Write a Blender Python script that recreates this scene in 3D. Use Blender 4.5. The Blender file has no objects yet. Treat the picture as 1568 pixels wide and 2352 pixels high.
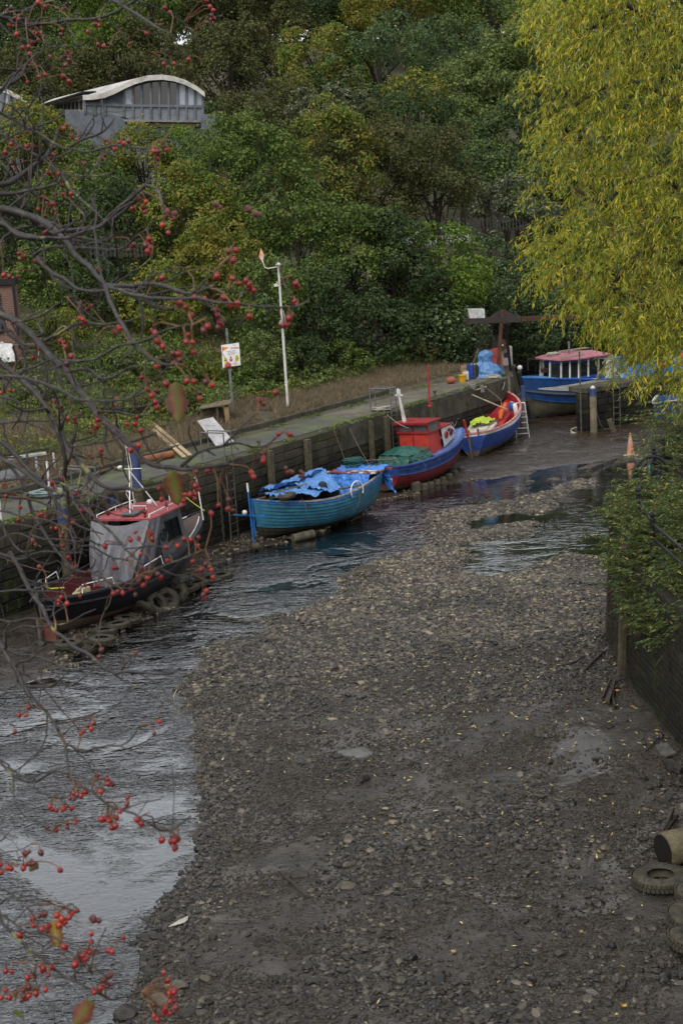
import bpy, math, random
import numpy as np
from mathutils import Vector, Matrix, Euler
random.seed(7)
RNG = np.random.default_rng(11)
C = bpy.context.scene.collection
rad = math.radians
V = Vector

# ------------------------------------------------------------------ camera maths (photo measured at 1568 x 2352)
F, CX, CY, CH = 3267.0, 784.0, 1176.0, 11.0
PT, RO = rad(11.7), rad(3.5)
f_ = V((0, math.cos(PT), -math.sin(PT))); u0 = V((0, math.sin(PT), math.cos(PT))); r0 = V((1, 0, 0))
r_ = r0*math.cos(RO) - u0*math.sin(RO); u_ = u0*math.cos(RO) + r0*math.sin(RO)
CAM = V((0, 0, CH))
def ray(x, y): return f_ + r_*((x-CX)/F) - u_*((y-CY)/F)
def P(x, y, z=0.0):
    d = ray(x, y); return CAM + d*((z-CH)/d.z)
def PY(x, y, Y):
    d = ray(x, y); return CAM + d*(Y/d.y)
def PD(x, y, dist): return CAM + ray(x, y)*dist      # dist = depth along the view axis

# ------------------------------------------------------------------ noise
def _h(ix, iy, s):
    n = (ix.astype(np.int64)*374761393 + iy.astype(np.int64)*668265263 + s*982451653) & 0x7fffffff
    n = ((n ^ (n >> 13))*1274126177) & 0x7fffffff
    return ((n ^ (n >> 16)) & 0xffff)/65535.0
def vnoise(x, y, s=0):
    x = np.asarray(x, float); y = np.asarray(y, float)
    ix = np.floor(x); iy = np.floor(y); fx = x-ix; fy = y-iy
    fx = fx*fx*(3-2*fx); fy = fy*fy*(3-2*fy)
    a = _h(ix, iy, s); b = _h(ix+1, iy, s); c = _h(ix, iy+1, s); d = _h(ix+1, iy+1, s)
    return a+(b-a)*fx+(c-a)*fy+(a-b-c+d)*fx*fy
def fbm(x, y, s=0, o=4):
    t = 0; a = .5
    for k in range(o):
        t = t+a*vnoise(x*2**k, y*2**k, s+k); a *= .5
    return t

# ------------------------------------------------------------------ materials
def newmat(name):
    m = bpy.data.materials.new(name); m.use_nodes = True
    nt = m.node_tree; b = nt.nodes['Principled BSDF']
    return m, nt, b
def ND(nt, t, **k):
    n = nt.nodes.new(t)
    for a, v in k.items(): setattr(n, a, v)
    return n
def ramp(nt, fac, stops, interp='LINEAR'):
    r = ND(nt, 'ShaderNodeValToRGB'); r.color_ramp.interpolation = interp
    e = r.color_ramp.elements
    while len(e) < len(stops): e.new(.5)
    for i, (p, c) in enumerate(stops):
        e[i].position = p; e[i].color = (c[0], c[1], c[2], 1)
    nt.links.new(fac, r.inputs[0]); return r.outputs[0]
def noise(nt, scale, detail=4, rough=.55, vec=None, dist=0):
    n = ND(nt, 'ShaderNodeTexNoise'); n.inputs['Scale'].default_value = scale; n.inputs['Detail'].default_value = detail
    n.inputs['Roughness'].default_value = rough; n.inputs['Distortion'].default_value = dist
    if vec is not None: nt.links.new(vec, n.inputs['Vector'])
    return n.outputs['Fac']
def mixc(nt, fac, a, b, mode='MIX'):
    n = ND(nt, 'ShaderNodeMix', data_type='RGBA', blend_type=mode)
    for sock, v in ((n.inputs[0], fac), (n.inputs[6], a), (n.inputs[7], b)):
        if hasattr(v, 'is_linked'): nt.links.new(v, sock)
        elif isinstance(v, (int, float)): sock.default_value = v
        else: sock.default_value = (v[0], v[1], v[2], 1)
    return n.outputs[2]
def mth(nt, op, a, b=0.0):
    n = ND(nt, 'ShaderNodeMath', operation=op)
    for i, v in enumerate((a, b)):
        if hasattr(v, 'is_linked'): nt.links.new(v, n.inputs[i])
        else: n.inputs[i].default_value = v
    return n.outputs[0]
def bump(nt, b, h, strength=.3, dist=.02):
    n = ND(nt, 'ShaderNodeBump'); n.inputs['Strength'].default_value = strength; n.inputs['Distance'].default_value = dist
    nt.links.new(h, n.inputs['Height']); nt.links.new(n.outputs[0], b.inputs['Normal']); return n
def objco(nt): return ND(nt, 'ShaderNodeTexCoord').outputs['Object']
def geopos(nt): return ND(nt, 'ShaderNodeNewGeometry').outputs['Position']
MATS = {}
def M(name, col, rough=.6, col2=None, scale=6, metal=0, bmp=.15, bd=.01, dirt=None, dscale=3, dlo=.52, dhi=.7, coat=0):
    if name in MATS: return MATS[name]
    m, nt, b = newmat(name); co = objco(nt)
    nf = noise(nt, scale, 5, .6, co)
    c2 = col2 or tuple(v*.72 for v in col)
    c = ramp(nt, nf, [(.35, c2), (.65, col)])
    gm_ = ramp(nt, noise(nt, 1.9, 6, .7, co, .5), [(.32, (.62, .60, .56)), (.55, (1, 1, 1)), (.75, (1.06, 1.05, 1.02))])
    c = mixc(nt, 1.0, c, gm_, 'MULTIPLY')
    if dirt is not None:
        df = noise(nt, dscale, 6, .7, co, .4)
        k = ramp(nt, df, [(dlo, (0, 0, 0)), (dhi, (1, 1, 1))])
        c = mixc(nt, k, c, dirt)
    nt.links.new(c, b.inputs['Base Color'])
    rr = ramp(nt, noise(nt, scale*2.3, 3, .5, co), [(.3, (rough*.8,)*3), (.7, (min(1, rough*1.2),)*3)])
    nt.links.new(rr, b.inputs['Roughness'])
    b.inputs['Metallic'].default_value = metal; b.inputs['Specular IOR Level'].default_value = .5 if (rough < .45 and sum(col) > .25) or metal else .22
    b.inputs['Coat Weight'].default_value = coat
    if bmp: bump(nt, b, noise(nt, scale*4, 5, .65, co), bmp, bd)
    MATS[name] = m; return m
def leafmat(name, stops, transl=.35, rough=.5, patch=None, pscale=.6):
    """foliage: hue picked per leaf, with larger patches of a second hue set (autumn colour) over the crown"""
    m, nt, b = newmat(name)
    g = ND(nt, 'ShaderNodeNewGeometry')
    c = ramp(nt, g.outputs['Random Per Island'], stops)
    if patch:
        pf = noise(nt, pscale, 3, .6, objco(nt))
        jit = mth(nt, 'ADD', pf, mth(nt, 'MULTIPLY', mth(nt, 'SUBTRACT', g.outputs['Random Per Island'], .5), .25))
        k = ramp(nt, jit, [(.5, (0, 0, 0)), (.62, (1, 1, 1))])
        c2 = ramp(nt, g.outputs['Random Per Island'], patch)
        c = mixc(nt, k, c, c2)
    nt.links.new(c, b.inputs['Base Color']); b.inputs['Roughness'].default_value = rough
    b.inputs['Specular IOR Level'].default_value = .16
    tr = ND(nt, 'ShaderNodeBsdfTranslucent'); nt.links.new(c, tr.inputs[0])
    mx = ND(nt, 'ShaderNodeMixShader'); mx.inputs[0].default_value = transl
    nt.links.new(b.outputs[0], mx.inputs[1]); nt.links.new(tr.outputs[0], mx.inputs[2])
    nt.links.new(mx.outputs[0], nt.nodes['Material Output'].inputs[0])
    MATS[name] = m; return m

# ------------------------------------------------------------------ mesh builder
class MB:
    def __init__(s): s.v = []; s.f = []; s.m = []; s.T = Matrix.Identity(4); s.k = 0
    def add(s, vs, fs, k=None):
        o = len(s.v); T = s.T
        s.v += [tuple(T @ V(p)) for p in vs]
        s.f += [tuple(i+o for i in q) for q in fs]; s.m += [s.k if k is None else k]*len(fs); return s
    def box(s, c, sz, rot=None, k=None, taper=1.0):
        x, y, z = (a/2 for a in sz); R = rot if rot is not None else Matrix.Identity(3)
        if isinstance(R, (tuple, list)): R = Euler(R).to_matrix()
        vs = []
        for dz in (-1, 1):
            t = 1 if dz < 0 else taper
            for dx, dy in ((-1, -1), (1, -1), (1, 1), (-1, 1)):
                vs.append(V(c)+R @ V((dx*x*t, dy*y*t, dz*z)))
        return s.add(vs, [(3, 2, 1, 0), (4, 5, 6, 7), (0, 1, 5, 4), (1, 2, 6, 5), (2, 3, 7, 6), (3, 0, 4, 7)], k)
    def beam(s, a, b, w, h, k=None, up=(0, 0, 1)):
        a, b = V(a), V(b); d = (b-a).normalized(); x = d.cross(V(up))
        if x.length < 1e-3: x = d.cross(V((1, 0, 0)))
        x.normalize(); y = x.cross(d).normalized()
        vs = [p+x*sx*w/2+y*sy*h/2 for p in (a, b) for sx, sy in ((-1, -1), (1, -1), (1, 1), (-1, 1))]
        return s.add(vs, [(0, 1, 2, 3), (7, 6, 5, 4), (4, 5, 1, 0), (5, 6, 2, 1), (6, 7, 3, 2), (7, 4, 0, 3)], k)
    def tube(s, pts, r, n=8, k=None, cap=True):
        pts = [V(p) for p in pts]; N = len(pts); rs = r if isinstance(r, (list, tuple)) else [r]*N
        vs, fs = [], []; px = None
        for i, p in enumerate(pts):
            d = (pts[min(i+1, N-1)]-pts[max(i-1, 0)])
            if d.length < 1e-9: d = V((0, 0, 1))
            d.normalize()
            if px is None:
                px = d.cross(V((0, 0, 1)))
                if px.length < 1e-2: px = d.cross(V((1, 0, 0)))
            px = (px-d*px.dot(d))
            if px.length < 1e-6: px = d.orthogonal()
            px.normalize(); py = d.cross(px)
            for j in range(n):
                a = 2*math.pi*j/n; vs.append(p+(px*math.cos(a)+py*math.sin(a))*rs[i])
        for i in range(N-1):
            for j in range(n):
                a = i*n+j; b = i*n+(j+1) % n; fs.append((a, b, b+n, a+n))
        if cap: fs.append(tuple(range(n-1, -1, -1))); fs.append(tuple((N-1)*n+j for j in range(n)))
        return s.add(vs, fs, k)
    def lathe(s, prof, n=16, c=(0, 0, 0), rot=None, k=None, closed=False):
        R = Euler(rot).to_matrix() if rot is not None else Matrix.Identity(3)
        vs = []; fs = []
        for (r, z) in prof:
            for j in range(n):
                a = 2*math.pi*j/n; vs.append(V(c)+R @ V((r*math.cos(a), r*math.sin(a), z)))
        L = len(prof)
        for i in range(L if closed else L-1):
            for j in range(n):
                a = i*n+j; b = i*n+(j+1) % n; i2 = ((i+1) % L)*n
                fs.append((a, b, i2+(j+1) % n, i2+j))
        if not closed: fs.append(tuple(range(n-1, -1, -1))); fs.append(tuple((L-1)*n+j for j in range(n)))
        return s.add(vs, fs, k)
    def torus(s, c, R, r, rot=None, n=24, m=8, k=None, sq=1.0, arc=1.0):
        prof = []
        for j in range(m):
            a = 2*math.pi*j/m; prof.append((R+r*math.cos(a), r*sq*math.sin(a)))
        return s.lathe(prof, n, c, rot, k, closed=True)
    def ball(s, c, r, n=10, m=7, k=None, sc=(1, 1, 1), rot=None):
        R = Euler(rot).to_matrix() if rot is not None else Matrix.Identity(3)
        vs = [V(c)+R @ V((0, 0, -r*sc[2]))]; fs = []
        for i in range(1, m):
            a = -math.pi/2+math.pi*i/m
            for j in range(n):
                b = 2*math.pi*j/n
                vs.append(V(c)+R @ V((r*sc[0]*math.cos(a)*math.cos(b), r*sc[1]*math.cos(a)*math.sin(b), r*sc[2]*math.sin(a))))
        vs.append(V(c)+R @ V((0, 0, r*sc[2]))); t = len(vs)-1
        for j in range(n):
            fs.append((0, 1+(j+1) % n, 1+j)); o = 1+(m-2)*n; fs.append((o+j, o+(j+1) % n, t))
            for i in range(m-2):
                a = 1+i*n+j; b = 1+i*n+(j+1) % n; fs.append((a, b, b+n, a+n))
        return s.add(vs, fs, k)
    def grid(s, rows, k=None, closed=False):
        nr, nc = len(rows), len(rows[0]); vs = [p for r in rows for p in r]; fs = []
        for i in range(nr-1):
            for j in range(nc-1 if not closed else nc):
                fs.append((i*nc+j, i*nc+(j+1) % nc, (i+1)*nc+(j+1) % nc, (i+1)*nc+j))
        return s.add(vs, fs, k)
    def poly_prism(s, pts2, a, b, place, k=None):
        """2-D outline extruded from depth a to b; place(x, y, d) -> point"""
        n = len(pts2); vs = [place(x, y, a) for x, y in pts2]+[place(x, y, b) for x, y in pts2]
        fs = [tuple(range(n-1, -1, -1)), tuple(range(n, 2*n))]+[(i, (i+1) % n, (i+1) % n+n, i+n) for i in range(n)]
        return s.add(vs, fs, k)
def mesh_np(name, v, f, mats, smooth=False, mi=None):
    v = np.asarray(v, np.float32); me = bpy.data.meshes.new(name)
    if isinstance(f, np.ndarray):
        nf, w = f.shape
        me.vertices.add(len(v)); me.vertices.foreach_set('co', v.ravel())
        me.loops.add(nf*w); me.loops.foreach_set('vertex_index', f.astype(np.int32).ravel())
        me.polygons.add(nf); me.polygons.foreach_set('loop_start', np.arange(0, nf*w, w, dtype=np.int32))
        me.polygons.foreach_set('loop_total', np.full(nf, w, np.int32))
        me.update(calc_edges=True)
    else:
        me.from_pydata([tuple(p) for p in v], [], f); me.update()
    for m in mats: me.materials.append(m)
    if mi is not None: me.polygons.foreach_set('material_index', np.asarray(mi, np.int32))
    me.polygons.foreach_set('use_smooth', np.full(len(me.polygons), bool(smooth)))
    return me
def wroot(o):
    p = V((0, 0, 0))
    while o is not None: p = p+o.location; o = o.parent
    return p
def tag(o, label=None, cat=None, group=None, kind=None):
    if label: o['label'] = label
    if cat: o['category'] = cat
    if group: o['group'] = group
    if kind: o['kind'] = kind
    return o
def thing(name, label, cat, loc=(0, 0, 0), rot=(0, 0, 0), group=None):
    o = bpy.data.objects.new(name, None); C.objects.link(o); o.location = loc; o.rotation_euler = rot
    o.empty_display_size = .2
    return tag(o, label, cat, group)
def obj(name, mb, mats, parent=None, w=True, smooth=False, label=None, cat=None, group=None, kind=None, auto=None):
    """w: coordinates are world ones (parents unrotated); a top-level mesh gets its origin at its base"""
    if not isinstance(mats, (list, tuple)): mats = [mats]
    v = np.array([tuple(p) for p in mb.v], float)
    if parent is not None:
        loc = V((0, 0, 0))
        if w: v = v-np.array(wroot(parent))
    elif kind == 'structure': loc = V((0, 0, 0))
    else:
        loc = V(((v[:, 0].min()+v[:, 0].max())/2, (v[:, 1].min()+v[:, 1].max())/2, v[:, 2].min())); v = v-np.array(loc)
    me = mesh_np(name, v, mb.f, mats, smooth, mb.m)
    if auto: me.shade_auto_smooth if False else None
    o = bpy.data.objects.new(name, me); C.objects.link(o); o.location = loc; o.parent = parent
    if smooth and auto:
        md = o.modifiers.new('edges', 'EDGE_SPLIT'); md.split_angle = rad(auto)
    return tag(o, label, cat, group, kind)
def objnp(name, v, f, mats, parent=None, smooth=False, label=None, cat=None, group=None, kind=None, mi=None):
    v = np.asarray(v, float)
    if parent is not None: loc = V((0, 0, 0)); v = v-np.array(wroot(parent))
    elif kind: loc = V((0, 0, 0))
    else: loc = V(((v[:, 0].min()+v[:, 0].max())/2, (v[:, 1].min()+v[:, 1].max())/2, v[:, 2].min())); v = v-np.array(loc)
    o = bpy.data.objects.new(name, mesh_np(name, v, f, mats, smooth, mi)); C.objects.link(o); o.location = loc; o.parent = parent
    return tag(o, label, cat, group, kind)
def dup(root, loc, rot=None, label=None, group=None, scale=None):
    r = root.copy(); C.objects.link(r); r.location = loc
    if rot is not None: r.rotation_euler = rot
    if scale: r.scale = scale
    if label: r['label'] = label
    if group: r['group'] = group
    for ch in list(root.children):
        c = ch.copy(); C.objects.link(c); c.parent = r
        for g in list(ch.children):
            d = g.copy(); C.objects.link(d); d.parent = c
    return r
def bevel(o, w=.01, seg=1):
    md = o.modifiers.new('bevel', 'BEVEL'); md.width = w; md.segments = seg; md.limit_method = 'ANGLE'; return o

# ------------------------------------------------------------------ land shape
QA = np.array([-9.8, 40.0]); QT = np.array([.5355, .8445]); QN = np.array([-.8445, .5355])
def Q(s, d, z): return V((QA[0]+QT[0]*s+QN[0]*d, QA[1]+QT[1]*s+QN[1]*d, z))
def sd(p): q = (p[0]-QA[0], p[1]-QA[1]); return q[0]*QT[0]+q[1]*QT[1], q[0]*QN[0]+q[1]*QN[1]
SEND = 34.6                                             # quay corner at the dock
QC = Q(SEND, 0, 0)
HD = np.array([0, 2.6, 3.2, 8, 14, 26, 34, 44, 60, 90, 150])
HZ = np.array([2.86, 2.86, 3.15, 3.7, 5.4, 9.2, 10., 14, 20.5, 31, 38])
def landD(X, Y):
    d = (X-QA[0])*QN[0]+(Y-QA[1])*QN[1]
    D2 = (Y-88)-.30*(X-12)
    dock = (X > QC.x+.12*(Y-QC.y)) & (Y > QC.y-2)
    return np.where(dock, D2, np.maximum(d, D2))
def land(X, Y):
    X = np.asarray(X, float); Y = np.asarray(Y, float); D = landD(X, Y)
    z = np.interp(D, HD, HZ)+np.where(D > 4, (fbm(X*.25, Y*.25, 3)-.47)*np.clip((D-4)/6, 0, 1)*1.6, 0)
    return np.where(D < 1.2, -2.0, z)
def lz(x, y): return float(land(np.array([x]), np.array([y]))[0])
XR_Y = np.array([0, 26, 31, 33.5, 36, 38.8, 44, 52, 60, 70]); XR_X = np.array([6.9, 6.35, 6.15, 6.4, 7.2, 8.6, 12.0, 16.5, 20.5, 22])
def xr(Y): return np.interp(Y, XR_Y, XR_X)

# river bed: signed distance to the water outlines (traced on the z = 0 plane)
def wpoly(pts): return np.array([tuple(P(x, y, 0))[:2] for x, y in pts])
WP = [wpoly(p) for p in (
  [(-300, 2500), (262, 2420), (275, 2330), (318, 2200), (360, 2100), (420, 2020), (462, 1930), (478, 1870), (440, 1790), (452, 1700), (470, 1640), (415, 1580),
   (455, 1520), (520, 1480), (600, 1435), (680, 1405), (770, 1375), (830, 1352), (800, 1325), (860, 1300), (960, 1262), (1000, 1235), (985, 1200), (1010, 1178), (1120, 1160), (1220, 1135), (1330, 1105),
   (1440, 1085), (1560, 1085), (1560, 1030), (1440, 1056), (1340, 1064), (1240, 1082), (1120, 1102), (1000, 1120), (880, 1150), (820, 1190), (640, 1252), (520, 1272), (455, 1320), (400, 1385), (290, 1452), (170, 1510), (60, 1560), (-60, 1600), (-400, 1700)],
  [(1040, 1300), (1090, 1245), (1200, 1222), (1250, 1180), (1290, 1140), (1360, 1100), (1470, 1060), (1600, 1040), (1600, 1240), (1440, 1250), (1380, 1268), (1290, 1262), (1200, 1310), (1120, 1325)],
  [(1020, 1205), (1100, 1188), (1190, 1176), (1230, 1184), (1180, 1206), (1090, 1220)])]
def sdist(X, Y, poly):
    X = np.asarray(X, float); Y = np.asarray(Y, float); d = np.full(X.shape, 1e9); ins = np.zeros(X.shape, bool); n = len(poly)
    for i in range(n):
        a = poly[i]; b = poly[(i+1) % n]; e = b-a; L = e@e+1e-12
        t = np.clip(((X-a[0])*e[0]+(Y-a[1])*e[1])/L, 0, 1)
        d = np.minimum(d, np.hypot(X-a[0]-t*e[0], Y-a[1]-t*e[1]))
        c = (a[1] > Y) != (b[1] > Y)
        xi = a[0]+(Y-a[1])*e[0]/(e[1] if abs(e[1]) > 1e-9 else 1e-9)
        ins ^= c & (X < xi)
    return np.where(ins, -d, d)
def wd(X, Y):
    d = np.minimum.reduce([sdist(X, Y, p) for p in WP]); w_ = np.clip((np.asarray(Y)-26)/10, .42, 1)
    return d+((fbm(np.asarray(X)*.5, np.asarray(Y)*.8, 91, 4)-.47)*2.0+(fbm(np.asarray(X)*2.2, np.asarray(Y)*3.0, 95, 3)-.44)*.7)*w_
def bed(X, Y):
    X = np.asarray(X, float); Y = np.asarray(Y, float); d = wd(X, Y)
    z = np.where(d > 0, .34*(1-np.exp(-d*.22))+.03*np.minimum(d*4, 1), -.13*np.minimum(-d*2.2, 1))
    z = z+(fbm(X*.55, Y*.55, 21, 4)-.47)*.10*np.clip(.35+d*.6, .25, 1)
    z = z+(fbm(X*3.1, Y*3.1, 31, 3)-.44)*.06+(fbm(X*9, Y*9, 41, 2)-.37)*.02
    far = np.clip((X-(3.5+.0*Y))/3, 0, 1)*np.clip((36-Y)/6, 0, 1)
    return z+far*.12
# cached grid for quick look-ups
GX0, GX1, GY0, GY1, GS = -26.0, 42.0, 9.0, 93.0, .14
gx = np.arange(GX0, GX1, GS); gy = np.arange(GY0, GY1, GS)
GXX, GYY = np.meshgrid(gx, gy)
BZ = bed(GXX, GYY); WD = wd(GXX, GYY)
def look(A, X, Y):
    i = np.clip((np.asarray(X)-GX0)/GS, 0, len(gx)-2); j = np.clip((np.asarray(Y)-GY0)/GS, 0, len(gy)-2)
    i0 = i.astype(int); j0 = j.astype(int); fx = i-i0; fy = j-j0
    return A[j0, i0]*(1-fx)*(1-fy)+A[j0, i0+1]*fx*(1-fy)+A[j0+1, i0]*(1-fx)*fy+A[j0+1, i0+1]*fx*fy
def bz(x, y): return float(look(BZ, np.array([x]), np.array([y]))[0])
def PB(x, y):
    p = P(x, y, .15)
    for _ in range(4): p = P(x, y, bz(p.x, p.y))
    return p
EXPO = 0.66
# ------------------------------------------------------------------ setting: bed, water, land
def mud_mat():
    m, nt, b = newmat('wet mud'); co = geopos(nt)
    n1 = noise(nt, .35, 4, .6, co); n2 = noise(nt, 2.2, 6, .65, co, .5); n3 = noise(nt, 14, 6, .7, co)
    c = ramp(nt, n2, [(.3, (.014, .0112, .0078)), (.5, (.034, .0275, .019)), (.72, (.066, .053, .037))])
    sy = ND(nt, 'ShaderNodeSeparateXYZ'); nt.links.new(co, sy.inputs[0])
    c = mixc(nt, ramp(nt, n1, [(.42, (0, 0, 0)), (.62, (1, 1, 1))]), c, (.030, .023, .016))
    fm = ramp(nt, mth(nt, 'MULTIPLY', sy.outputs[1], .01), [(.50, (0, 0, 0)), (.60, (1, 1, 1))])
    c = mixc(nt, mth(nt, 'MULTIPLY', fm, .7), c, (.042, .030, .019))
    c = mixc(nt, mth(nt, 'MULTIPLY', ramp(nt, n3, [(.45, (0, 0, 0)), (.7, (1, 1, 1))]), .5), c, (.015, .013, .012))
    nt.links.new(c, b.inputs['Base Color'])
    nt.links.new(mth(nt, 'SUBTRACT', ramp(nt, n2, [(.35, (.16,)*3), (.6, (.36,)*3)]), mth(nt, 'MULTIPLY', fm, .08)), b.inputs['Roughness'])
    b.inputs['Specular IOR Level'].default_value = .8
    h = mth(nt, 'ADD', mth(nt, 'MULTIPLY', n3, .6), mth(nt, 'MULTIPLY', noise(nt, 40, 4, .7, co), .35))
    h = mth(nt, 'ADD', h, mth(nt, 'MULTIPLY', n2, 1.6))
    pm = noise(nt, .55, 4, .6, co, .4); h = mth(nt, 'MULTIPLY', h, ramp(nt, pm, [(.50, (1,)*3), (.60, (.18,)*3)]))
    bump(nt, b, h, .95, .055); return m
MUD = mud_mat()
ny, nx = GXX.shape; idx = np.arange(ny*nx).reshape(ny, nx)
fq = np.stack([idx[:-1, :-1], idx[:-1, 1:], idx[1:, 1:], idx[1:, :-1]], -1).reshape(-1, 4)
objnp('riverbed', np.stack([GXX, GYY, BZ], -1).reshape(-1, 3), fq, [MUD], smooth=True, kind='structure')

def water_mat():
    m, nt, b = newmat('river water'); nt.nodes.remove(b); co = geopos(nt)
    mp = ND(nt, 'ShaderNodeMapping'); nt.links.new(co, mp.inputs[0]); mp.inputs['Rotation'].default_value = (0, 0, rad(22)); mp.inputs['Scale'].default_value = (1.0, 2.3, 1)
    v = mp.outputs[0]
    fine = noise(nt, 2.5, 2, .5, v, 1.0); mid = noise(nt, .95, 2, .5, v, .6); finen = noise(nt, 5.2, 2, .5, v, 1.1); midn = noise(nt, 2.1, 2, .5, v, .8)
    area = noise(nt, .3, 4, .6, co, .8)
    sepy = ND(nt, 'ShaderNodeSeparateXYZ'); nt.links.new(co, sepy.inputs[0])
    ycl = ramp(nt, mth(nt, 'MULTIPLY', sepy.outputs[1], .02), [(.38, (.28,)*3), (.58, (.50,)*3), (.76, (.48,)*3), (1, (.34,)*3)])
    st = mth(nt, 'MULTIPLY', ramp(nt, area, [(.42, (.10,)*3), (.58, (1,)*3)]), ycl)
    kf = ramp(nt, mth(nt, 'MULTIPLY', sepy.outputs[1], .01), [(.27, (0, 0, 0)), (.40, (1, 1, 1))])
    fine = mixc(nt, kf, mixc(nt, .5, finen, (0, 0, 0)), fine); mid = mixc(nt, kf, mixc(nt, .45, midn, (0, 0, 0)), mid)
    st = mth(nt, 'MULTIPLY', st, ramp(nt, mth(nt, 'MULTIPLY', mth(nt, 'ADD', sepy.outputs[0], mth(nt, 'MULTIPLY', mth(nt, 'SUBTRACT', noise(nt, .3, 2, .5, co), .5), 6.0)), .05), [(.10, (1,)*3), (.26, (.16,)*3)]))
    rdg = mth(nt, 'ABSOLUTE', mth(nt, 'SUBTRACT', mth(nt, 'MULTIPLY', noise(nt, 1.5, 2, .5, v, 1.4), 2.0), 1.0))
    h = mth(nt, 'MULTIPLY', mth(nt, 'ADD', mth(nt, 'ADD', mth(nt, 'MULTIPLY', fine, .5), mth(nt, 'MULTIPLY', mid, .8)), mth(nt, 'MULTIPLY', rdg, -.45)), st)
    bp = ND(nt, 'ShaderNodeBump'); bp.inputs['Strength'].default_value = 1; bp.inputs['Distance'].default_value = .30; nt.links.new(h, bp.inputs['Height'])
    fr = ND(nt, 'ShaderNodeFresnel'); fr.inputs[0].default_value = 1.36; nt.links.new(bp.outputs[0], fr.inputs['Normal'])
    gl = ND(nt, 'ShaderNodeBsdfGlossy'); nt.links.new(ramp(nt, mth(nt, 'ADD', noise(nt, .45, 4, .65, v), mth(nt, 'MULTIPLY', sepy.outputs[1], .003)), [(.5, (.06,)*3), (.8, (.10,)*3)]), gl.inputs['Roughness']); nt.links.new(bp.outputs[0], gl.inputs['Normal'])
    tr = ND(nt, 'ShaderNodeBsdfTransparent'); tr.inputs[0].default_value = (.20, .155, .09, 1)
    mx = ND(nt, 'ShaderNodeMixShader'); nt.links.new(mth(nt, 'MINIMUM', mth(nt, 'ADD', mth(nt, 'MULTIPLY', fr.outputs[0], 3.9), .0), .8), mx.inputs[0])
    nt.links.new(tr.outputs[0], mx.inputs[1]); nt.links.new(gl.outputs[0], mx.inputs[2])
    nt.links.new(mx.outputs[0], nt.nodes['Material Output'].inputs[0]); return m
wm = MB(); wm.add([(-40, 6, 0), (44, 6, 0), (44, 94, 0), (-40, 94, 0)], [(0, 1, 2, 3)])
obj('water', wm, water_mat(), kind='structure')

def soil_mat():
    m, nt, b = newmat('bank soil'); co = geopos(nt); n = noise(nt, 1.1, 6, .65, co)
    c = ramp(nt, n, [(.3, (.035, .032, .02)), (.5, (.07, .06, .038)), (.68, (.05, .06, .025))])
    nt.links.new(c, b.inputs['Base Color']); b.inputs['Roughness'].default_value = .9
    bump(nt, b, noise(nt, 7, 6, .7, co), .8, .08); return m
SOIL = soil_mat()
lx = np.arange(-75, 91, 1.0); ly = np.arange(24, 231, 1.0); LX, LY = np.meshgrid(lx, ly); LZ = land(LX, LY)
ii = np.arange(LX.size).reshape(LX.shape)
lf = np.stack([ii[:-1, :-1], ii[:-1, 1:], ii[1:, 1:], ii[1:, :-1]], -1).reshape(-1, 4)
keep = (LZ.reshape(-1)[lf].max(1) > -1.9)
objnp('hillside', np.stack([LX, LY, LZ], -1).reshape(-1, 3), lf[keep], [SOIL], smooth=True, kind='structure')
# a wide base sheet out to the horizon, below the bed
gm = MB(); gm.add([(-900, -60, -.9), (900, -60, -.9), (900, 1500, -.9), (-900, 1500, -.9)], [(0, 1, 2, 3)])
obj('ground', gm, SOIL, kind='structure')
# hills rising behind the trees close the valley
def hills():
    X = np.arange(-420, 421, 20.); Y = np.arange(225, 700, 20.); XX, YY = np.meshgrid(X, Y)
    Z = 36+(YY-225)*.02+(fbm(XX*.01, YY*.01, 5)-.5)*10
    i = np.arange(XX.size).reshape(XX.shape)
    return np.stack([XX, YY, Z], -1).reshape(-1, 3), np.stack([i[:-1, :-1], i[:-1, 1:], i[1:, 1:], i[1:, :-1]], -1).reshape(-1, 4)
hv, hf = hills(); objnp('hills', hv, hf, [SOIL], smooth=True, kind='structure')
# right bank
ys = np.arange(4, 62.1, 1.0); b = MB(); rows = []
for y in ys:
    x = float(xr(y)); rows.append([(x+.15, y, -.6), (x+.42, y, 2.98), (x+8, y, 3.02), (x+60, y, 3.6)])
b.grid(rows); obj('right_bank', b, SOIL, kind='structure')

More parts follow.
